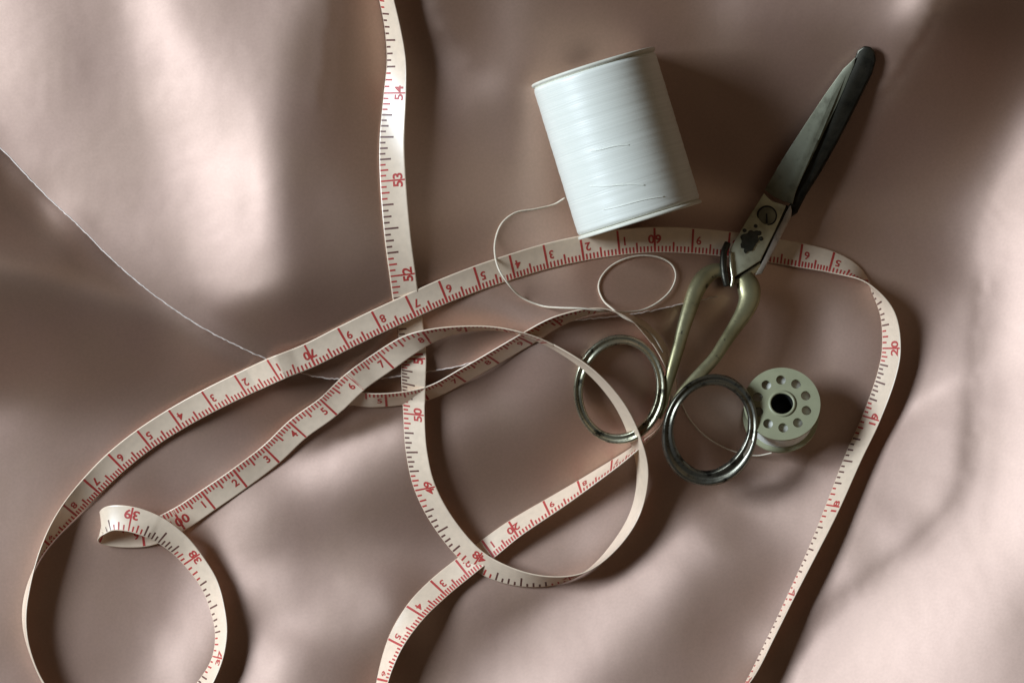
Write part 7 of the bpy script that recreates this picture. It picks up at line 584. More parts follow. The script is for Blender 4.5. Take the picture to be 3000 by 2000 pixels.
1,0,-1,0,0,0,0,-1,-1,0,0,0,0,-1,0,-1,0,0,-1,1,0,0,-1,0,0,0,0,1,0,0,0,1,-1,0,0,1,0,0,0,0,0,0,0,1,0,0,0,0,0,1,-1,1,0,1,0,1,1,0,0,0,0,-1,0,0,0,-1,0,0,-1,0,-1,0,1,-1,0,0,-1,0,0,1,-1,0,0,-1,1,0,0,-1,0,0,0,0,0,1,-1,1,0,-1,0,1,0,0,0,0,1,
0,0,0,0,0,0,0,0,-1,1,0,0,0,0,-1,0,1,1,0,0,0,0,0,0,0,0,1,-1,0,1,0,-1,1,0,-1,1,0,0,0,0,1,-1,1,0,0,1,-1,1,1,-1,1,0,0,0,0,1,0,0,1,0,0,-1,0,1,0,0,-1,-1,0,0,0,0,0,1,0,0,1,0,0,0,-1,0,-1,0,0,-1,0,-1,1,0,0,-1,1,0,0,1,-1,1,-1,1,0,1,1,0,1,0,
1,0,0,0,0,1,0,-1,0,1,0,0,0,-1,1,0,-1,0,0,0,-1,0,0,0,-1,0,-1,0,0,0,0,-1,0,0,-1,1,-1,1,0,-1,1,0,-1,1,0,0,0,0,1,0,0,0,0,0,0,1,0,0,0,0,0,0,0,1,-1,1,1,0,0,1,0,0,1,-1,1,0,-1,0,-1,0,0,0,-1,0,0,0,0,-1,0,0,-1,1,0,0,-1,0,0,0,0,-1,0,1,0,0,0,
0,0,-1,0,1,-1,1,0,0,0,0,0,0,0,0,0,0,0,0,0,0,1,0,0,0,0,0,0,0,0,0,0,0,1,0,0,0,0,0,1,-1,0,1,-1,0,0,1,0,-1,1,0,0,0,0,0,0,1,0,0,1,-1,1,0,0,1,0,0,0,0,1,0,0,0,0,0,0,1,0,-1,0,0,0,0,-1,1,-1,1,0,0,1,0,0,0,0,0,0,-1,0,-1,0,-1,0,0,-1,1,0,0,0,0,
1,-1,1,0,1,-1,1,0,1,1,-1,1,1,0,0,1,0,0,0,0,0,0,0,0,0,0,0,-1,1,0,-1,0,0,-1,0,0,0,-1,0,-1,0,0,-1,0,0,0,0,-1,1,-1,0,1,-1,0,1,-1,1,0,0,1,-1,0,1,0,0,0,0,0,1,0,-1,1,0,0,1,-1,1,0,0,1,0,0,0,1,0,1,-1,0,0,0,0,-1,0,-1,0,0,0,-1,0,0,0,-1,1,-1,
0,0,0,0,0,0,0,0,0,-1,0,0,0,0,0,1,-1,0,1,-1,0,1,0,0,0,0,0,1,0,0,0,0,0,0,0,0,0,0,0,0,0,0,0,0,0,1,0,0,0,-1,1,0,0,0,0,0,1,0,-1,0,0,1,0,0,-1,1,0,0,0,1,0,0,0,1,0,0,0,0,0,1,0,1,0,0,0,0,0,0,1,-1,0,0,0,0,0,0,0,-1,1,-1,0,0,1,0,0,0,0,0,0,0,0,
-1,0,0,-1,1,-1,0,0,0,0,0,0,1,0,-1,1,1,0,1,-1,1,1,1,-1,1,1,0,0,-1,1,0,0,0,0,0,0,0,0,0,-1,0,0,0,-1,0,0,-1,0,0,0,0,-1,-1,0,1,-1,0,0,0,-1,1,0,-1,1,0,0,0,0,1,0,-1,1,0,0,0,0,0,1,0,-1,1,1,-1,0,1,-1,1,0,1,-1,0,1,0,1,-1,1,-1,0,0,0,-1,0,0,0,
0,0,0,-1,1,-1,0,0,0,-1,1,-1,0,0,0,0,-1,0,0,0,0,0,0,0,0,0,0,1,-1,0,0,1,-1,1,0,0,0,1,-1,0,0,0,1,0,0,-1,1,0,0,0,0,0,0,0,0,0,1,-1,1,0,0,0,0,0,1,-1,0,0,0,1,0,0,0,0,-1,1,0,0,0,1,-1,0,1,0,0,0,1,0,0,1,-1,1,0,0,0,1,0,0,0,0,0,0,1,-1,0,0,0,0,
0,-1,1,0,0,0,0,0,1,-1,0,0,0,-1,0,0,0,0,-1,1,-1,0,0,1,-1,0,0,1,1,-1,0,1,0,1,0,1,0,1,0,0,0,0,1,-1,1,0,-1,0,1,-1,1,-1,0,0,0,0,-1,1,-1,-1,1,-1,0,-1,0,0,0,0,-1,0,0,0,-1,1,-1,0,1,0,0,0,0,0,0,0,1,0,0,0,0,0,1,-1,1,0,0,-1,1,1,-1,1,0,0,0,0,
1,-1,1,0,0,0,0,0,0,0,0,-1,0,0,0,0,0,0,-1,0,0,0,0,0,-1,1,-1,0,0,-1,1,0,0,0,0,0,0,0,0,-1,0,0,1,-1,1,-1,1,-1,1,0,0,0,0,0,1,0,-1,1,0,0,0,0,0,0,0,0,0,0,0,0,0,1,-1,0,1,0,0,0,0,1,0,0,-1,0,0,0,0,0,1,0,0,0,0,0,1,0,0,0,0,1,-1,1,0,0,1,0,0,0,
0,0,1,0,0,0,0,0,-1,1,-1,0,0,0,1,0,-1,1,0,-1,1,0,0,0,0,0,0,0,0,-1,0,0,0,-1,0,0,1,-1,1,0,0,0,0,0,1,0,1,0,0,1,0,0,1,0,0,0,0,0,0,0,1,0,-1,1,-1,0,0,0,0,-1,0,0,0,0,-1,0,0,0,0,-1,0,0,0,-1,0,0,0,0,0,0,0,-1,1,0,0,0,0,0,0,0,1,0,0,1,-1,1,-1,
1,-1,1,0,0,0,0,0,1,-1,1,0,0,0,0,1,-1,0,0,0,0,0,0,0,-1,0,0,0,0,0,0,0,-1,0,0,1,-1,0,0,0,0,0,0,0,0,-1,0,0,0,0,1,-1,0,0,1,-1,1,-1,1,-1,1,0,0,0,0,0,0,1,-1,1,0,0,0,0,0,0,0,0,0,1,-1,0,0,1,0,0,0,0,0,0,0,0,0,1,0,0,0,0,0,0,0,0,0,1,-1,0,1,-1,
1,1,-1,1,0,0,0,0,0,1,0,0,0,0,0,1,-1,1,0,0,0,0,0,0,0,-1,0,1,-1,0,1,-1,1,0,0,0,0,0,0,-1,0,0,0,0,0,0,0,-1,1,-1,1,0,0,0,1,0,0,0,1,0,0,1,0,0,0,0,1,0,0,0,0,-1,0,1,-1,0,1,-1,0,0,0,0,-1,1,-1,0,0,-1,1,-1,1,-1,0,-1,1,0,-1,1,-1,0,0,0,0,0,0,1,
-1,1,0,0,0,0,-1,1,0,0,0,0,0,1,0,0,0,0,0,0,0,1,0,-1,1,0,-1,0,1,0,0,-1,0,0,1,-1,0,0,0,0,0,0,0,-1,1,0,0,-1,0,1,-1,0,0,0,0,-1,0,1,0,0,0,-1,0,1,-1,0,0,1,-1,1,-1,1,-1,1,-1,1,0,0,0,0,1,-1,1,-1,1,-1,1,0,0,0,1,-1,0,1,0,-1,0,1,0,0,0,0,0,0,0,
0,0,0,0,1,0,0,0,0,0,0,1,0,-1,1,0,0,0,0,0,1,0,0,1,-1,1,0,0,0,0,0,1,-1,0,1,-1,1,-1,0,0,1,0,-1,0,1,-1,1,0,-1,1,0,0,-1,0,1,0,-1,0,-1,1,0,0,0,-1,1,0,0,0,0,0,0,1,0,0,1,0,0,1,0,0,0,0,0,0,0,0,1,-1,0,0,0,-1,1,0,-1,1,-1,1,-1,0,0,0,0,-1,0,0,
0,0,0,0,-1,1,-1,0,0,0,0,0,0,0,0,0,0,0,0,0,0,1,0,-1,1,0,1,-1,0,0,1,-1,1,0,0,0,-1,1,0,0,0,1,-1,0,0,0,1,-1,0,0,0,0,0,0,-1,0,0,0,1,-1,0,0,0,0,0,0,0,0,0,-1,1,0,0,-1,0,0,1,-1,0,1,0,-1,0,1,-1,1,-1,1,-1,1,0,0,0,0,0,0,0,0,1,0,0,0,0,1,-1,0,
0,0,0,0,1,0,-1,0,1,0,0,0,0,0,0,1,0,0,-1,0,0,1,0,0,0,0,0,1,0,0,0,1,0,0,0,0,0,0,0,0,1,0,0,0,0,0,0,1,-1,0,0,1,0,0,-1,0,0,1,-1,1,-1,0,1,-1,0,0,1,0,-1,0,1,-1,0,0,0,-1,1,0,0,-1,1,-1,1,0,0,0,1,0,0,0,0,0,1,0,0,0,0,1,-1,0,0,1,-1,0,0,1,-1,0,
0,0,0,-1,1,0,0,-1,0,0,1,-1,0,-1,1,-1,1,-1,0,0,0,0,0,0,0,0,0,1,-1,0,1,0,0,-1,0,1,0,-1,0,1,0,0,0,0,0,0,0,0,1,-1,0,0,1,-1,1,-1,1,0,-1,1,0,-1,1,0,0,-1,1,0,0,0,-1,1,-1,0,0,0,0,0,-1,1,0,0,0,0,-1,1,0,-1,0,1,0,-1,0,1,-1,0,1,-1,1,-1,1,-1,0,
1,-1,1,0,0,0,0,0,0,1,0,0,-1,1,0,0,1,0,0,0,0,1,0,-1,1,0,0,0,0,1,-1,0,0,1,0,0,-1,0,1,0,0,0,0,0,0,0,0,1,0,0,0,1,-1,1,0,0,0,0,1,-1,0,1,-1,1,0,0,0,0,0,0,0,0,0,0,0,0,0,0,1,-1,0,0,0,0,0,0,0,0,-1,0,1,0,0,0,0,-1,1,0,0,0,0,0,0,0,1,0,0,0,0,1,
0,0,-1,1,0,-1,0,0,1,0,-1,1,-1,1,-1,1,0,-1,0,0,0,0,0,-1,1,0,0,-1,1,-1,0,0,0,0,0,0,0,0,0,0,-1,1,0,0,0,0,0,0,0,0,0,0,0,0,0,0,1,-1,0,1,0,0,0,0,0,0,0,0,1,-1,0,1,-1,0,0,0,0,0,0,0,0,0,0,0,0,0,0,0,0,-1,1,0,0,-1,1,-1,0,1,-1,0,1,0,-1,0,1,-1,
0,1,-1,0,0,0,1,-1,1,-1,0,1,-1,0,0,1,0,0,0,0,0,0,1,0,0,0,0,0,0,0,1,-1,1,0,-1,1,0,0,0,0,0,0,1,-1,0,0,1,0,-1,0,1,0,0,0,1,0,0,-1,1,0,0,0,1,0,-1,1,0,0,0,0,0,0,1,-1,1,-1,0,0,0,0,0,1,-1,1,-1,1,0,0,-1,1,0,0,-1,1,0,-1,1,0,0,0,-1,0,0,0,0,0,
0,0,0,0,0,0,0,1,-1,1,0,-1,1,0,0,0,0,0,0,1,0,0,-1,0,0,0,1,-1,0,0,0,0,1,-1,1,0,0,0,-1,0,0,0,0,0,0,0,0,0,0,-1,1,-1,0,0,1,-1,1,-1,0,0,1,0,-1,0,1,0,0,0,0,0,-1,1,0,0,0,0,0,1,0,-1,1,0,-1,1,0,-1,1,0,0,0,0,0,0,0,-1,1,0,0,-1,1,0,0,0,0,-1,0,
0,0,0,1,-1,0,1,-1,0,0,0,0,0,0,0,0,0,0,0,0,0,0,0,0,0,0,1,-1,0,0,0,0,0,0,1,0,0,0,0,1,-1,0,0,0,0,0,0,0,1,-1,1,0,0,0,0,0,0,0,0,1,-1,0,1,0,-1,1,0,0,-1,1,0,0,0,0,1,0,-1,0,1,-1,1,0,0,1,0,0,-1,1,-1,1,0,0,0,0,0,0,0,0,0,0,0,-1,1,0,0,0,0,0,
-1,1,-1,0,0,0,1,-1,0,0,1,0,0,-1,1,0,0,-1,1,-1,1,-1,1,0,0,0,0,0,0,0,0,0,0,0,1,-1,1,-1,0,0,1,-1,0,1,-1,0,0,0,0,0,0,0,0,1,-1,0,0,0,0,0,0,0,0,0,0,0,-1,1,-1,0,1,-1,0,0,1,0,-1,0,0,0,1,-1,1,0,0,0,-1,1,0,0,0,0,0,0,1,-1,1,0,0,0,0,0,0,0,0,0,
1,-1,0,0,0,0,0,-1,0,1,0,0,-1,1,-1,0,1,-1,0,1,-1,0,1,-1,0,1,-1,0,1,-1,1,-1,0,1,-1,1,-1,0,0,1,0,-1,0,1,0,0,-1,1,0,1,0,-1,0,0,0,0,0,1,-1,1,-1,1,-1,0,1,-1,1,0,-1,1,0,-1,1,0,-1,1,0,0,0,0,1,-1,0,1,-1,1,-1,0,1,0,0,0,0,0,0,0,0,0,0,0,0,0,0,
0,0,0,1,-1,0,0,1,-1,0,1,0,-1,0,0,1,-1,1,-1,1,0,0,0,-1,0,1,-1,0,0,0,1,-1,0,0,0,0,1,-1,0,0,0,0,0,0,0,1,0,0,-1,0,0,0,1,-1,1,0,0,-1,1,0,-1,1,0,0,0,0,0,0,0,0,-1,0,1,0,0,0,-1,0,1,-1,0,0,0,1,-1,0,1,-1,1,0,-1,0,0,1,-1,0,1,-1,0,0,0,0,0,1,
-1,0,0,0,1,0,0,-1,1,0,0,0,0,1,-1,0,0,1,-1,0,0,0,1,0,-1,0,1,0,-1,0,0,0,0,0,0,0,0,0,0,1,-1,0,1,-1,0,1,-1,0,1,-1,1,-1,0,0,0,1,-1,0,0,0,1,0,-1,0,0,0,0,0,0,0,1,-1,]
VIS = np.cumsum(np.cumsum(np.array(FOLDS).reshape(NY, NX), axis=0), axis=1)*.5   # second differences, half units

# ---------------------------------------------------------------- the cloth
cloth = empty('satin_cloth', 'rumpled dusty pink-brown satin cloth spread in folds under all the sewing things', 'cloth')
FLD, LOW = split(VIS)
v, f = lower_mesh(LOW); low_o = mesh_obj('lower_layer', v, f, M['satin'], cloth)
v, f = flap_mesh(FLD); up_o = mesh_obj('upper_layer', v, f, M['satin'], cloth)
def cz(x, y):
    x = np.asarray(x, float); y = np.asarray(y, float); l = bicubic(LOW, x, y); u = bicubic(FLD, x, y)
    return np.where((y < flap_y(x)) & (x < 2170), np.maximum(l, u), l)
def ground(px, py, dz=0.):
    """point seen at (px, py) of the view, dz above the cloth; plan coordinates + height (1/3000 view)"""
    x, y = float(px), float(py)
    for _ in range(5):
        z = float(cz(x, y))+dz; k = 1-z*S/8.0; x = 1500+(px-1500)*k; y = 1000+(py-1000)*k
    return x, y, z
def at(px, py, z):
    k = 1-z*S/8.0; return np.array([(px-1500)*k*S, (1000-py)*k*S, z*S])
def gp(px, py, dz=0.):
    x, y, z = ground(px, py, dz); return np.array([(x-1500)*S, (1000-y)*S, z*S])
# frayed cut edge of the upper layer: a pale uneven lip with loose fibres
xs = np.arange(-280, 2110, 7.0); ys = flap_y(xs)
jit = rng.uniform(-1, 1, len(xs))*1.3
ex = np.stack([(xs-1500)*S, (1000-ys+jit)*S, (bicubic(FLD, xs, ys)-2.0)*S], 1)
edge = sweep('frayed_edge', ex, ellipse(2.4*S, 3.6*S, 6), M['fray'], up_o, scale=rng.uniform(.75, 1.15, len(xs)))
# ---------------------------------------------------------------- measuring tape: one ribbon, printed in cm on one face and inches on the other
TW = 76.0*S; TH = 3.0*S
# (x, y, height above cloth, roll, {print readings}); roll 0 = cm face up, 180 = inch face up, 90 = on edge
CT = [
 # hidden start under the upper layer, along its edge, behind the scissors, out at the bottom
 (985,1158,8,40,{}),(1035,1164,12,52,{}),(1100,1172,20,58,{}),(1250,1152,28,60,{}),(1370,1092,32,58,{}),(1530,1000,36,56,{}),(1640,938,40,66,{}),(1750,910,44,80,{}),
 (1830,925,44,96,{}),(1890,965,42,112,{}),(1935,1015,36,118,{}),(1965,1090,26,110,{}),(1968,1170,24,100,{}),(1935,1248,30,92,{}),(1850,1322,34,80,{}),(1750,1392,34,68,{}),(1650,1458,32,58,{}),
 (1505,1550,28,42,{'cm':20}),(1430,1607,22,32,{'cm':21}),(1355,1665,16,26,{'cm':22}),(1285,1722,14,24,{'cm':23}),(1218,1790,14,32,{'cm':24}),(1160,1880,18,48,{'cm':25}),(1120,2000,26,68,{}),
 # out of view below
 (1110,2110,30,60,{}),(1200,2200,30,20,{}),(1500,2230,20,-20,{}),(1850,2200,20,-60,{}),(2080,2130,26,60,{}),
 # up the right side
 (2190,1998,38,98,{}),(2262,1860,38,96,{}),(2330,1720,38,99,{}),(2388,1600,38,106,{}),(2438,1490,36,116,{}),(2500,1340,36,124,{}),(2552,1225,35,130,{'inch':19}),(2598,1100,35,132,{}),(2612,1020,35,132,{'inch':20}),(2600,920,36,122,{}),(2552,842,40,92,{}),
 # along the middle towards the left, cm face up
 (2505,797,32,52,{}),(2436,768,26,28,{'cm':55}),(2345,748,18,12,{'cm':56}),(2240,730,12,2,{}),(2135,716,12,0,{}),(2028,706,12,0,{'cm':59}),(1917,703,12,0,{'cm':60}),(1811,711,14,-6,{'cm':61}),(1704,728,15,-9,{'cm':62}),(1598,752,16,-12,{'cm':63}),
 (1500,781,18,-15,{'cm':64}),(1398,815,18,-17,{'cm':65}),(1298,854,18,-18,{'cm':66}),(1203,897,20,-18,{'cm':67}),(1105,942,18,-18,{'cm':68}),(1007,990,18,-18,{'cm':69}),(908,1040,20,-18,{'cm':70}),(806,1082,20,-18,{'cm':71}),
 (706,1127,20,-18,{'cm':72}),(611,1174,20,-18,{'cm':73}),(514,1228,18,-18,{'cm':74}),(423,1287,18,-19,{'cm':75}),(340,1353,18,-18,{'cm':76}),(268,1424,22,-28,{'cm':77}),(205,1494,30,-46,{'cm':78}),(155,1560,36,-70,{}),(115,1630,38,-92,{}),
 (85,1715,38,-106,{}),(72,1800,38,-108,{}),(82,1885,38,-104,{}),(128,2000,38,-98,{}),
 # out of view below
 (200,2090,36,-120,{}),(370,2130,30,-170,{}),(530,2090,34,-215,{}),
 # spiral end at lower left, inch face up
 (605,1995,36,-240,{}),(638,1925,38,-244,{'inch':37}),(648,1850,40,-238,{}),(637,1780,44,-230,{}),(612,1707,50,-220,{}),(563,1636,60,-210,{'inch':38}),(518,1588,80,-202,{}),(458,1547,96,-190,{}),
 (383,1520,92,'w',{'inch':39}),(322,1518,68,'w',{}),(298,1536,40,'w',{}),(306,1556,16,'w',{}),(372,1566,8,'w',{}),(440,1560,8,'w',{}),
 (524,1521,14,16,{'cm':100}),(610,1464,17,20,{'cm':101}),(703,1400,18,21,{'cm':102}),(795,1330,18,21,{'cm':103}),(872,1257,18,21,{'cm':104}),
 (962,1191,19,21,{'cm':105}),(1043,1117,22,21,{'cm':106}),(1130,1054,30,24,{'cm':107}),(1195,1012,40,34,{}),(1250,987,44,56,{'cm':108}),(1330,967,44,76,{}),
 # the loop standing on its edge
 (1450,962,42,86,{}),(1560,988,44,84,{}),(1650,1032,60,80,{}),(1735,1092,84,76,{}),(1812,1180,92,72,{}),(1860,1280,90,70,{}),(1882,1390,64,68,{}),(1862,1500,50,70,{}),(1800,1600,48,76,{}),(1715,1674,48,92,{}),
 (1620,1700,46,114,{}),(1510,1690,40,134,{}),(1398,1640,34,150,{'inch':48}),(1310,1545,28,150,{}),(1246,1430,26,148,{'inch':49}),(1220,1320,26,148,{}),(1213,1213,26,148,{'inch':50}),(1212,1130,24,154,{}),(1212,1050,6,176,{'inch':51}),
 # under the other runs and away at the top
 (1203,960,3,180,{}),(1190,880,3,180,{}),(1180,805,4,180,{'inch':52}),(1165,690,5,178,{}),(1152,530,8,174,{'inch':53}),(1149,420,10,166,{}),(1158,275,14,152,{'inch':54}),(1162,180,18,138,{}),(1152,90,22,126,{}),(1133,0,24,120,{}),(1108,-90,24,120,{'inch':55.2}),(1090,-180,20,130,{}),
]
tape = empty('measuring_tape', 'narrow white dressmaker tape measure with red numbers and ticks looping across the cloth', 'tape measure', (0, 0, 0))
ctl = []
for (px, py, dz, roll, rd) in CT:
    x, y, z = ground(px, py, dz); ctl.append([x, y, z, roll if roll != 'w' else np.nan, 1.0 if roll == 'w' else 0.0])
ctl = np.array(ctl)
wi = np.where(np.isnan(ctl[:, 3]))[0]
for k, i in enumerate(wi): ctl[i, 3] = -180.0 if i <= wi[2] else 0.0
NS = 10
dense = catmull(ctl[:, :3], NS)
ci = np.arange(len(ctl))*NS
tt = np.arange(len(dense))/NS
roll = np.interp(tt, np.arange(len(ctl)), ctl[:, 3]); ovr = np.interp(tt, np.arange(len(ctl)), ctl[:, 4])
# smooth the roll
kk = np.exp(-.5*(np.arange(-12, 13)/4.5)**2); kk /= kk.sum()
brk = wi[2]*NS+5                     # the roll value jumps inside the U-bend where the override rules
def smooth_piece(a): return np.convolve(np.pad(a, 12, mode='edge'), kk, 'valid')
roll = np.r_[smooth_piece(roll[:brk]), smooth_piece(roll[brk:])]
ovr = np.clip(ovr*1.0, 0, 1)
dense[:, 2] = np.where(ovr > 0, dense[:, 2], smooth_piece(dense[:, 2]))
full = np.c_[dense, roll, ovr, tt]
arc0 = np.r_[0, np.cumsum(np.linalg.norm(np.diff(dense, axis=0), axis=1))]
na = int(arc0[-1]/6.0); arc = np.linspace(0, arc0[-1], na)
R5 = np.stack([np.interp(arc, arc0, full[:, k]) for k in range(6)], 1)
Pp = R5[:, :3].copy()                # x right, y DOWN, z
def frame(Pp):
    Q = np.stack([Pp[:, 0]-1500, 1000-Pp[:, 1], Pp[:, 2]], 1); T = tangents(Q)
    left = unit(np.cross(np.array([0, 0, 1.0]), T)+1e-9)
    ph = np.radians(R5[:, 3])[:, None]; w = np.cos(ph)*left+np.sin(ph)*np.array([0, 0, 1.0])
    o = R5[:, 4:5]; w = w*(1-o)+o*np.array([0.05, 1.0, 0.0])
    # even out
    for _ in range(4): w[1:-1] = (w[:-2]+2*w[1:-1]+w[2:])/4
    w = unit(w-T*np.sum(w*T, 1, keepdims=True)); return Q, T, w, np.cross(T, w)
# keep both edges clear of the cloth
for _ in range(3):
    Q, T, w, nn = frame(Pp); need = np.zeros(na)
    for s in (-38, -19, 0, 19, 38):
        q = Q+w*s; c = cz(q[:, 0]+1500, 1000-q[:, 1])+3.0; hid = R5[:, 5] < 1.5
        need = np.maximum(need, np.where(hid, 0, c-q[:, 2]))
    need = np.clip(need, 0, 60); need = np.maximum.reduce([np.roll(need, d) for d in range(-4, 5)]); need = np.convolve(np.pad(need, 8, mode='edge'), np.ones(17)/17, 'valid')
    Pp[:, 2] += need*(R5[:, 4] < .5)
Q, T, w, nn = frame(Pp)
Q *= S
# which face reads which scale: monotone maps arc -> printed value, per run
ctrl_arc = arc0[ci]
def runs(key, slope):
    out = []; cur = []
    for i, c in enumerate(CT):
        if key in c[4]:
            if cur and (abs(c[4][key]-cur[-1][1]) > 4.5): out.append(cur); cur = []
            cur.append((ctrl_arc[i], c[4][key]))
    out.append(cur); return out
def at_value(run, v, slope):
    a = np.array([r[0] for r in run]); u = np.array([r[1] for r in run])
    if v < u[0]: return a[0]-(u[0]-v)*slope
    if v > u[-1]: return a[-1]+(v-u[-1])*slope
    return np.interp(v, u, a)
def ribbon_pt(a, wv, off):
    """world points for arc a (px), across wv (px), lifted off*S along the face normal"""
    a = np.asarray(a, float); c = np.clip(a/arc[-1]*(na-1), 0, na-1.001); i = c.astype(int); t = (c-i)[:, None]
    q = Q[i]*(1-t)+Q[i+1]*t; ww = unit(w[i]*(1-t)+w[i+1]*t); n_ = unit(nn[i]*(1-t)+nn[i+1]*t)
    return q+ww*(np.asarray(wv)[:, None]*S)+n_*(off*S)
# ribbon body (closed thin strip with rounded bead edges)
prof = [(-38, .0), (-36.6, 2.0), (-33.5, 1.5), (0, 1.35), (33.5, 1.5), (36.6, 2.0), (38, 0), (36.6, -2.0), (33.5, -1.5), (0, -1.35), (-33.5, -1.5), (-36.6, -2.0)]
pr = np.array(prof)*S; m_ = len(prof)
V = (Q[:, None]+w[:, None]*pr[None, :, :1]+nn[:, None]*pr[None, :, 1:]).reshape(-1, 3)
Fc = [(i*m_+j, i*m_+(j+1) % m_, (i+1)*m_+(j+1) % m_, (i+1)*m_+j) for i in range(na-1) for j in range(m_)]
Fc += [tuple(range(m_)), tuple((na-1)*m_+j for j in range(m_))]
rib = recalc(mesh_obj('ribbon', V, Fc, M['tape'], tape))
PO = 1.75
def bars(name, lst, mat):
    """printed bars: (arc, w0, w1, thickness, face)"""
    V = []; Fq = []
    for (a, w0, w1, th, fc) in lst:
        n = 4; ws = np.linspace(w0, w1, n); b = len(V)
        V += list(ribbon_pt(np.full(n, a-th/2), ws, PO*fc)); V += list(ribbon_pt(np.full(n, a+th/2), ws, PO*fc))
        for k in range(n-1): Fq.append((b+k, b+k+1, b+n+k+1, b+n+k))
    o = mesh_obj(name, V, Fq, mat, tape, smooth=False); o['kind'] = 'stuff'; return o
_gl = {}
def glyph(txt, bold):
    if (txt, bold) in _gl: return _gl[(txt, bold)]
    cu = bpy.data.curves.new('glyph', 'FONT'); cu.body = txt; cu.size = 1.0; cu.align_x = 'CENTER'; cu.offset = bold; cu.resolution_u = 3; cu.space_character = 1.08
    o = bpy.data.objects.new('glyph', cu); scene.collection.objects.link(o); dg = bpy.context.evaluated_depsgraph_get(); dg.update()
    me = bpy.data.meshes.new_from_object(o.evaluated_get(dg)); v = np.array([p.co[:] for p in me.vertices]); f = [tuple(p.vertices) for p in me.polygons]
    bpy.data.objects.remove(o); bpy.data.curves.remove(cu); bpy.data.meshes.remove(me)
    h = v[:, 1].max()-v[:, 1].min(); v[:, 1] -= .5*(v[:, 1].max()+v[:, 1].min()); v[:, 0] -= .5*(v[:, 0].max()+v[:, 0].min()); v = v/h
    _gl[(txt, bold)] = (v, f); return v, f
def number(txt, a, wc, height, face, mat, bold=.01, wide=1.0):
    v, f = glyph(txt, bold)
    P = ribbon_pt(a+v[:, 0]*height*wide, wc+v[:, 1]*height*(1 if face > 0 else -1), (PO+.15)*face)
    return mesh_obj('printed_number', P, f, mat, tape, smooth=False)
lim = {}
red_b = []; 
def inframe(a):
    p = ribbon_pt([a], [0], 0)[0]; k = 8/(8-p[2]); return abs(p[0]*k) < 1.36 and abs(p[1]*k) < .93
cm_runs = runs('cm', 117)
ext = [(4.5, 26.5), (52.2, 83), (96.0, 111.0)]
for run, (lo, hi) in zip(cm_runs, ext):
    for mm in range(int(lo*10), int(hi*10)+1):
        u = mm/10; a = at_value(run, u, 117)
        if a < 4 or a > arc[-1]-4 or not inframe(a): continue
        if mm % 10 == 0:
            red_b.append((a, 37, -36.5, 6.6, 1)); c = mm//10
            if c % 10 == 0: number(str(c), a, -2 if c < 100 else -6, 27 if c < 100 else 29, 1, M['red'], .03, 1.12)
            else: number(str(c % 10), a-19, -2, 25, 1, M['red'], .022)
        elif mm % 5 == 0: red_b.append((a, 37, 6, 5.6, 1))
        else: red_b.append((a, 37, 18, 5.2, 1))
bars('centimetre_ticks', red_b, M['red'])
dk = []; rd_ = []
in_runs = runs('inch', 288)
ext = [(15.5, 21.2), (36.3, 39.6), (43.6, 55.4)]
for run, (lo, hi) in zip(in_runs, ext):
    for k in range(int(lo*16), int(hi*16)+1):
        u = k/16; a = at_value(run, u, 288)
        if a < 4 or a > arc[-1]-4 or not inframe(a): continue
        near = abs(u-round(u)) < .2
        if k % 16 == 0:
            rd_.append((a, -37, 36, 5.0, -1)); number(str(k//16), a, 14, 29, -1, M['red'], .026, 1.1)
        else:
            l = 42 if k % 8 == 0 else 34 if k % 4 == 0 else 25 if k % 2 == 0 else 18
            (rd_ if near else dk).append((a, -37, -37+l, 5.2, -1))
bars('inch_ticks', dk, M['dark_print']); bars('inch_lines', rd_, M['red'])

# ---------------------------------------------------------------- spool of thread lying on its side
pa = (1737, 194); pb = (1876, 649)
xa, ya, za = ground(*pa); xb, yb, zb = ground(*pb)
RS = 187.0
zs = .5*(za+zb)-45; A = at(pa[0], pa[1], zs+6+RS); B = at(pb[0], pb[1], zs-6+RS)
ax = (B-A)/np.linalg.norm(B-A); LEN = np.linalg.norm(B-A)
spool = empty('thread_spool', 'fat cream white spool of sewing thread lying on its side above the tape', 'thread spool', tuple(A+np.array([0, 0, -RS*S])))
r0 = RS*S
v, f = lathe([(r0*.30, .012), (r0*.97, .012), (r0*.985, .02)]+[(r0*(.985+.0012*math.sin(k*1.7)+.001*math.sin(k*.61)), LEN*(.05+.9*k/60)) for k in range(61)]+[(r0*.985, LEN-.02), (r0*.97, LEN-.012), (r0*.30, LEN-.012)], A, ax, 96)
wnd = mesh_obj('thread_winding', v, f, winding_mat(ax), spool)
recalc(wnd)
uvl = wnd.data.uv_layers.new(name='uv'); off0 = Vector(spool.location)
co = np.array([p.co[:] for p in wnd.data.vertices])+np.array(off0)-A
al = co@ax/LEN; e1 = unit(np.cross(ax, [0, 0, 1.0])); e2 = np.cross(e1, ax); an = np.arctan2(co@e2, co@e1)/(2*math.pi)
for lp in wnd.data.loops: uvl.data[lp.index].uv = (an[lp.vertex_index], al[lp.vertex_index]+.02*an[lp.vertex_index])
for end, sgn in ((A, 1), (B, -1)):
    v, f = lathe([(r0*.26, 0), (r0*.982, 0), (r0*.996, .0015), (r0*.998, .004), (r0*.992, .008), (r0*.9, .014), (r0*.26, .014)], end, ax*sgn, 96)
    recalc(mesh_obj('flange', v, f, M['flange'], spool))
v, f = lathe([(r0*.28, 0), (r0*.28, LEN)], A, ax, 40); mesh_obj('core_tube', v, f, M['hole_shade'], spool)
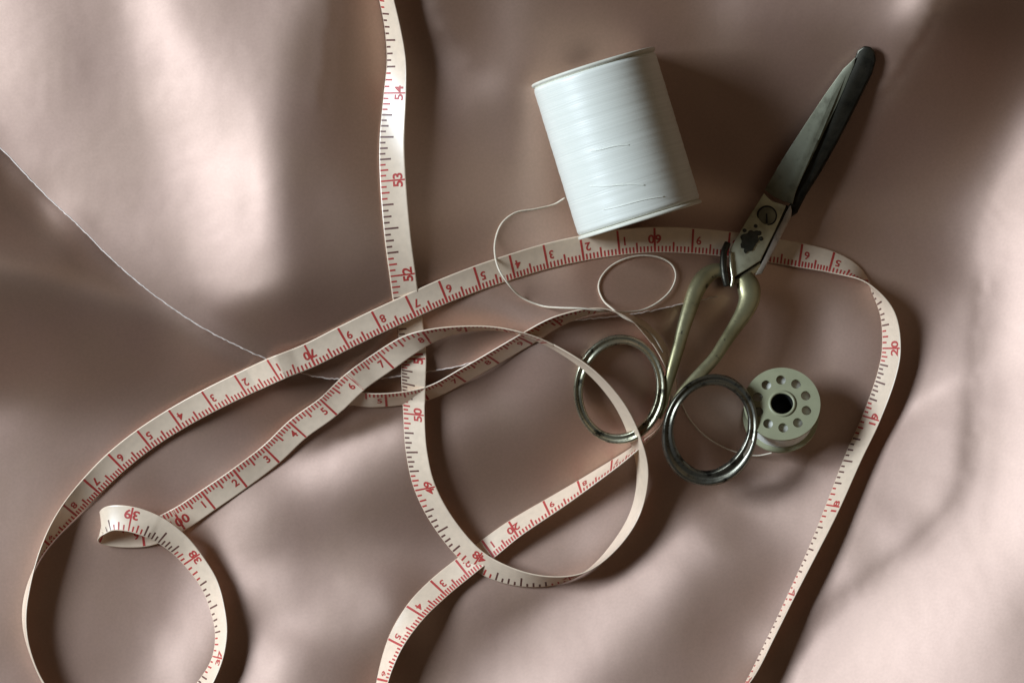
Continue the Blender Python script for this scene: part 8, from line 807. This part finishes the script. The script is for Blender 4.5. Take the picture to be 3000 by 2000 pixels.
# a few stray strands crossing the windings
def strand(t0, t1, a0, a1, rad=1.0, wob=.006):
    P = []
    for s in np.linspace(0, 1, 40):
        a = a0+(a1-a0)*s; r = r0*(.986+.003*math.sin(math.pi*s)); P.append(A+ax*LEN*(t0+(t1-t0)*s+wob*math.sin(5*s+a0))+(e1*math.cos(a)+e2*math.sin(a))*r)
    return P
for k, (t0, t1, a0, a1) in enumerate([(.70, .80, .9, 1.75), (.86, .90, 1.0, 2.0), (.50, .54, 1.1, 1.7)]):
    sweep('stray_strand', strand(t0, t1, a0, a1), ellipse(1.5*S, 1.3*S, 6), M['strand'], spool, up=tuple(e2))
def lie(pts, dz=3.0, n=14):
    P = []
    for p in pts:
        d = p[2] if len(p) > 2 else dz; P.append(gp(p[0], p[1], d))
    return resample(catmull(P, n), 6*S)
th = [(1655, 580, 30), (1625, 598, 8), (1570, 612, 5), (1508, 624, 5), (1470, 655, 5), (1452, 700, 6), (1450, 745, 30), (1462, 790, 50), (1488, 830, 46), (1530, 872, 10), (1585, 895, 8), (1640, 901, 60), (1700, 903, 86), (1760, 909, 80), (1830, 914, 30), (1885, 907, 10), (1935, 880, 8), (1968, 845, 8), (1980, 805, 8), (1968, 775, 8), (1935, 755, 10), (1885, 748, 10), (1835, 757, 8), (1790, 780, 6), (1760, 815, 6), (1754, 845, 6), (1768, 880, 8), (1795, 905, 40), (1825, 928, 90), (1870, 950, 88), (1915, 985, 76), (1942, 1030, 60)]
sweep('loose_thread', lie(th), ellipse(2.9*S, 2.9*S, 7), M['thread'], spool)
# ---------------------------------------------------------------- scissors
PV = np.array([2245., 640.]); AXD = np.array([285., -490.]); AXD /= np.linalg.norm(AXD); CRD = np.array([-AXD[1], AXD[0]])
def sz(px, py):
    """height of the scissors' mid plane"""
    d = np.array([px, py])-PV; u = d@AXD; vv = d@CRD
    return np.interp(u, _U, _Z)+_SL*vv*np.clip(-u/420-.25, 0, 1)
# the scissors lie on the highest folds beneath them
_U = np.arange(-900, 681, 20.0); _SL = -.10; _Z = []
for u in _U:
    hw = 30 if u > -150 else 60 if u > -420 else 260
    q = [PV+AXD*u+CRD*c for c in np.linspace(-hw, hw, 13)]
    h = [float(ground(p_[0], p_[1])[2])-(_SL*c*np.clip(-u/420-.25, 0, 1)) for p_, c in zip(q, np.linspace(-hw, hw, 13))]
    _Z.append(np.percentile(h, 88)+14)
_Z = np.array(_Z); _Z = np.maximum.reduce([np.roll(np.pad(_Z, 8, mode='edge'), d) for d in range(-3, 4)])[8:-8]
_Z = np.convolve(np.pad(_Z, 16, mode='reflect', reflect_type='odd'), np.hanning(35)[1:-1]/np.hanning(35).sum(), 'valid')
_Z = np.polyval(np.polyfit(_U, _Z, 4), _U); _Z = _Z+4
def sp(px, py, dz=0.): return at(px, py, float(sz(px, py))+dz)
sc = empty('scissors', 'old tarnished metal scissors with round finger loops and dark blade lying over the tape', 'scissors', tuple(sp(2245, 640, -16)))
def slab(name, poly, top, bot, mat, parent, bev=2.0, zf=None, ridge=None):
    """a plate cut to the outline poly (px), between heights top and bot about the scissors' plane"""
    poly = [p for p in poly]; n = len(poly)
    tp = [sp(p[0], p[1], (p[2] if len(p) > 2 else top)) for p in poly]; bt = [sp(p[0], p[1], bot) for p in poly]
    V = tp+bt; Fc = [tuple(range(n)), tuple(range(2*n-1, n-1, -1))]+[(i, (i+1) % n, n+(i+1) % n, n+i) for i in range(n)]
    o = mesh_obj(name, V, Fc, mat, parent, smooth=False)
    return bevel(o, bev*S, 2) if bev else recalc(o)
def dens(poly, k):
    out = []
    for i in range(len(poly)):
        a = np.array(poly[i], float); b = np.array(poly[(i+1) % len(poly)], float)
        for j in range(k): out.append(tuple(a+(b-a)*j/k))
    return out
# rear blade: round nosed, its shade put into the dark colour
rear = dens([(2300, 612), (2322, 590), (2338, 545), (2385, 430), (2440, 310), (2500, 180), (2512, 148), (2530, 135), (2550, 137), (2563, 152), (2566, 178), (2556, 215), (2530, 268), (2492, 345), (2450, 425), (2405, 505), (2362, 572), (2335, 625), (2312, 640)], 3)
rb = slab('rear_blade', rear, -1, -16, M['dark_steel'], sc, 6.0); rb['label'] = 'dark round nosed rear blade'
# front blade, hollow ground
fr = [(2240, 556), (2270, 505), (2300, 455), (2360, 362), (2420, 272), (2470, 203), (2507, 168), (2503, 190), (2474, 262), (2436, 346), (2392, 436), (2350, 520), (2330, 566), (2322, 598), (2300, 592), (2270, 578)]
fb = slab('front_blade', dens(fr, 3), 9, 0, M['blade'], sc, 1.6); fb['label'] = 'grey pointed front blade'
# bevelled ground face along the front blade's back edge
# pivot plate
pl = [(2238, 566), (2250, 580), (2263, 590), (2283, 596), (2303, 603), (2270, 676), (2228, 763), (2190, 788), (2151, 811), (2145, 770), (2139, 730), (2185, 650)]
pp = slab('pivot_plate', pl, 20, -2, M['plate'], sc, 2.6); 
dk_ = slab('gap_shade', [(2303, 600), (2316, 606), (2238, 770), (2160, 824), (2151, 812), (2228, 764)], 6, -10, M['dark_steel'], sc, 1.0)  # solid dark strip stands in for the shade between plate and rail
rail = slab('side_rail', [(2316, 600), (2320, 618), (2318, 634), (2276, 718), (2232, 802), (2212, 806), (2228, 778), (2262, 706), (2304, 620)], 15, -8, M['rail'], sc, 2.4)
foot = slab('lower_rail', [(2150, 822), (2226, 768), (2232, 780), (2214, 800), (2152, 836)], 12, -8, M['chrome'], sc, 2.0)
# screw
def disc(name, c, r, dz0, dz1, mat, parent, n=40, rin=None):
    nrm = (0, 0, 1); O = sp(c[0], c[1], 0)
    pr_ = [(0.0001, dz1*S), ((r-2.5)*S, dz1*S), (r*S, (dz1-2.5)*S), (r*S, dz0*S)]
    v, f = lathe(pr_, O, nrm, n); return recalc(mesh_obj(name, v, f, mat, parent))
disc('screw_recess', (2245, 633), 30.5, 14, 25.0, M['hole_shade'], sc)
sh = disc('pivot_screw', (2245, 633), 25.5, 16, 29.0, M['blade'], sc)
sl = slab('screw_slot', [(2243, 611), (2248, 611), (2249, 655), (2244, 655)], 29.8, 20, M['hole_shade'], sh, 0)
# worn stamped crest: ragged dark shield
cr = []
for k in range(34):
    a = 2*math.pi*k/34; rr = 1+.10*math.sin(3*a+.6)+.09*math.sin(7*a)+.06*rng.uniform(-1, 1)
    u, v_ = 35*rr*math.cos(a), 25*rr*math.sin(a)*(1.0 if math.cos(a) > -.2 else .85); cr.append((2196+u*AXD[0]+v_*CRD[0], 706+u*AXD[1]+v_*CRD[1]))
slab('stamped_crest', cr, 25.0, 16, M['stamp'], sc, 0)
for q, r in (((2212, 664), 7), ((2222, 684), 8), ((2228, 700), 7), ((2180, 676), 6)):
    disc('crest_fleck', q, r, 16, 25.2, M['stamp'], sc, 9)
# bolster stop between the shanks
bs = resample(catmull([sp(2131, 714, 14), sp(2122, 735, 18), sp(2119, 770, 18), sp(2123, 810, 16), sp(2130, 838, 10)], 10), 6*S)
sweep('bolster_stop', bs, ellipse(10*S, 13*S, 12, .8), M['dark_steel'], sc)
bs = resample(catmull([sp(2140, 740, 16), sp(2142, 780, 18), sp(2146, 818, 16), sp(2142, 842, 10)], 10), 6*S)
sweep('bolster_stop', bs, ellipse(6*S, 11*S, 12, .8), M['chrome'], sc)
# shanks
def shank(pts, wid, hgt, dz=4):
    P = resample(catmull([np.r_[sp(p[0], p[1], dz if len(p) < 4 else p[3]), p[2]] for p in pts], 12), 6*S)
    return sweep('handle_shank', P[:, :3], [(-1, -.1), (-.96, .3), (-.74, .62), (-.3, .8), (.25, .78), (.7, .6), (.95, .28), (1, -.1), (.8, -.75), (0, -.95), (-.8, -.75)], M['nickel'], sc, scale=np.stack([P[:, 3]*S, P[:, 3]*S*hgt], 1))
shank([(2118, 790, 20), (2088, 796, 24), (2062, 815, 26), (2040, 850, 25), (2022, 900, 23), (2003, 960, 20), (1984, 1030, 18), (1967, 1090, 16), (1952, 1145, 13), (1943, 1190, 10), (1930, 1225, 6)], None, .75)
shank([(2178, 808, 26), (2192, 838, 34), (2196, 872, 32), (2182, 912, 27), (2155, 955, 22), (2122, 1005, 19), (2092, 1050, 18), (2060, 1085, 18), (2028, 1118, 17), (1996, 1152, 14), (1970, 1190, 10), (1955, 1230, 6)], None, .7)
# finger rings
def ring(name, c, rx, ry, rot, w, h, dz, thick=None, mat='chrome'):
    P = []; scs = []
    for k in range(96):
        a = 2*math.pi*k/96; x = rx*math.cos(a); y = ry*math.sin(a); X = c[0]+x*math.cos(rot)-y*math.sin(rot); Y = c[1]+x*math.sin(rot)+y*math.cos(rot)
        P.append(sp(X, Y, dz)); t = 1 if thick is None else thick(a, X, Y); scs.append((w*t*S, h*S*(.75+.25*t)))
    prof = [(-1, -.2), (-.97, .35), (-.78, .82), (-.5, .93), (-.22, .66), (0, .58), (.22, .66), (.5, .93), (.78, .82), (.97, .35), (1, -.2), (.8, -.8), (.3, -1), (-.3, -1), (-.8, -.8)]
    return sweep(name, P, prof, M[mat], sc, closed=True, scale=scs)
r1 = ring('finger_ring', (1815, 1140), 121, 146, .12, 14.5, 17, 2, lambda a, X, Y: 1.0+.12*math.sin(2*a))
r2 = ring('finger_ring', (2081, 1256), 123, 146, .28, 16, 20, 6, lambda a, X, Y: 1.0+.5*max(0, min(1, (Y-1270)/110)) + .08*math.sin(3*a)); r2['label'] = 'darker thicker finger loop over the bobbin'
r2.data.materials.clear(); r2.data.materials.append(M['ringdark'])
slab('worn_step', [(2172, 1312), (2182, 1294), (2196, 1284), (2210, 1292), (2200, 1318), (2180, 1340)], 22, 4, M['rail'], sc, 2.0)
# ---------------------------------------------------------------- bobbin
bn = unit(np.array([-.05, .36, 1.0])); HB = 122*S
zb_ = float(cz(2285, 1195))
base = at(2287, 1222, zb_+24); topc = base+bn*HB
RB = 112*S
bob = empty('sewing_bobbin', 'small olive plastic bobbin wound with white thread beside the scissors handle', 'bobbin', tuple(base))
e1b = unit(np.cross(bn, [0, 1.0, 0])); e2b = np.cross(bn, e1b)
def holed_disc(name, c, th, mat):
    """round plate with a bore and ten round holes"""
    bm = bmesh.new(); nO = 80; hr = 14.5*S; hp = 74*S; rb_ = 33*S; nh = 10
    def P(x, y, z): return tuple(c+e1b*x+e2b*y+bn*z)
    # polar strips between holes via a constrained triangulation of rings
    loops = []
    def circ(x0, y0, r, n): return [(x0+r*math.cos(2*math.pi*k/n), y0+r*math.sin(2*math.pi*k/n)) for k in range(n)]
    loops.append(circ(0, 0, RB, nO)); loops.append(circ(0, 0, rb_, 40))
    for k in range(nh):
        a = 2*math.pi*(k+.55)/nh; loops.append(circ(hp*math.cos(a), hp*math.sin(a), hr, 18))
    from mathutils.geometry import delaunay_2d_cdt
    pts = []; edges = []
    for lp in loops:
        b = len(pts); pts += [Vector(p) for p in lp]; edges += [(b+i, b+(i+1) % len(lp)) for i in range(len(lp))]
    res = delaunay_2d_cdt(pts, edges, [], 0, 1e-7)
    vv, ff = res[0], res[2]
    def keep(t):
        x = sum(vv[i][0] for i in t)/len(t); y = sum(vv[i][1] for i in t)/len(t); r = math.hypot(x, y)
        if r > RB or r < rb_: return False
        for k in range(nh):
            a = 2*math.pi*(k+.55)/nh
            if math.hypot(x-hp*math.cos(a), y-hp*math.sin(a)) < hr: return False
        return True
    ff = [t for t in ff if keep(t)]; n = len(vv)
    V = [P(p[0], p[1], th/2) for p in vv]+[P(p[0], p[1], -th/2) for p in vv]
    Fc = [tuple(t) for t in ff]+[tuple(n+i for i in reversed(t)) for t in ff]
    cnt = {}
    for t in ff:
        for i in range(len(t)):
            e = (t[i], t[(i+1) % len(t)]); cnt[e] = 1
    for (a, b) in list(cnt):
        if (b, a) not in cnt: Fc.append((b, a, n+a, n+b))
    o = mesh_obj(name, V, Fc, mat, bob, smooth=False); return recalc(o)
holed_disc('bobbin_disc', topc, 9*S, M['bobbin']); holed_disc('bobbin_disc', base+bn*6*S, 9*S, M['bobbin'])
v, f = lathe([(33*S, -4*S), (40*S, 2*S), (41*S, 7*S), (36*S, 9*S), (32.5*S, 8*S), (32*S, -HB+6*S)], topc, bn, 48); recalc(mesh_obj('hub', v, f, M['bobbin'], bob))
v, f = lathe([(.0005, -HB*.55), (32*S, -HB*.55), (32*S, 3*S)], topc, bn, 40); mesh_obj('bore', v, f, M['hole_shade'], bob)
v, f = lathe([(42*S, 8*S)]+[((97+1.6*math.sin(k*2.1))*S, (9+(118-18)*k/24)*S) for k in range(25)]+[(42*S, HB-9*S)], base, bn, 80); recalc(mesh_obj('thread_winding', v, f, M['bobbin_thread'], bob))
bt = [(2262, 1326, 46), (2215, 1334, 16), (2165, 1326, 8), (2120, 1310, 6), (2070, 1280, 6), (2030, 1240, 6), (2005, 1200, 6), (1988, 1150, 6), (1982, 1110, 6)]
sweep('loose_thread', lie(bt), ellipse(2.3*S, 2.3*S, 7), M['thread'], bob)
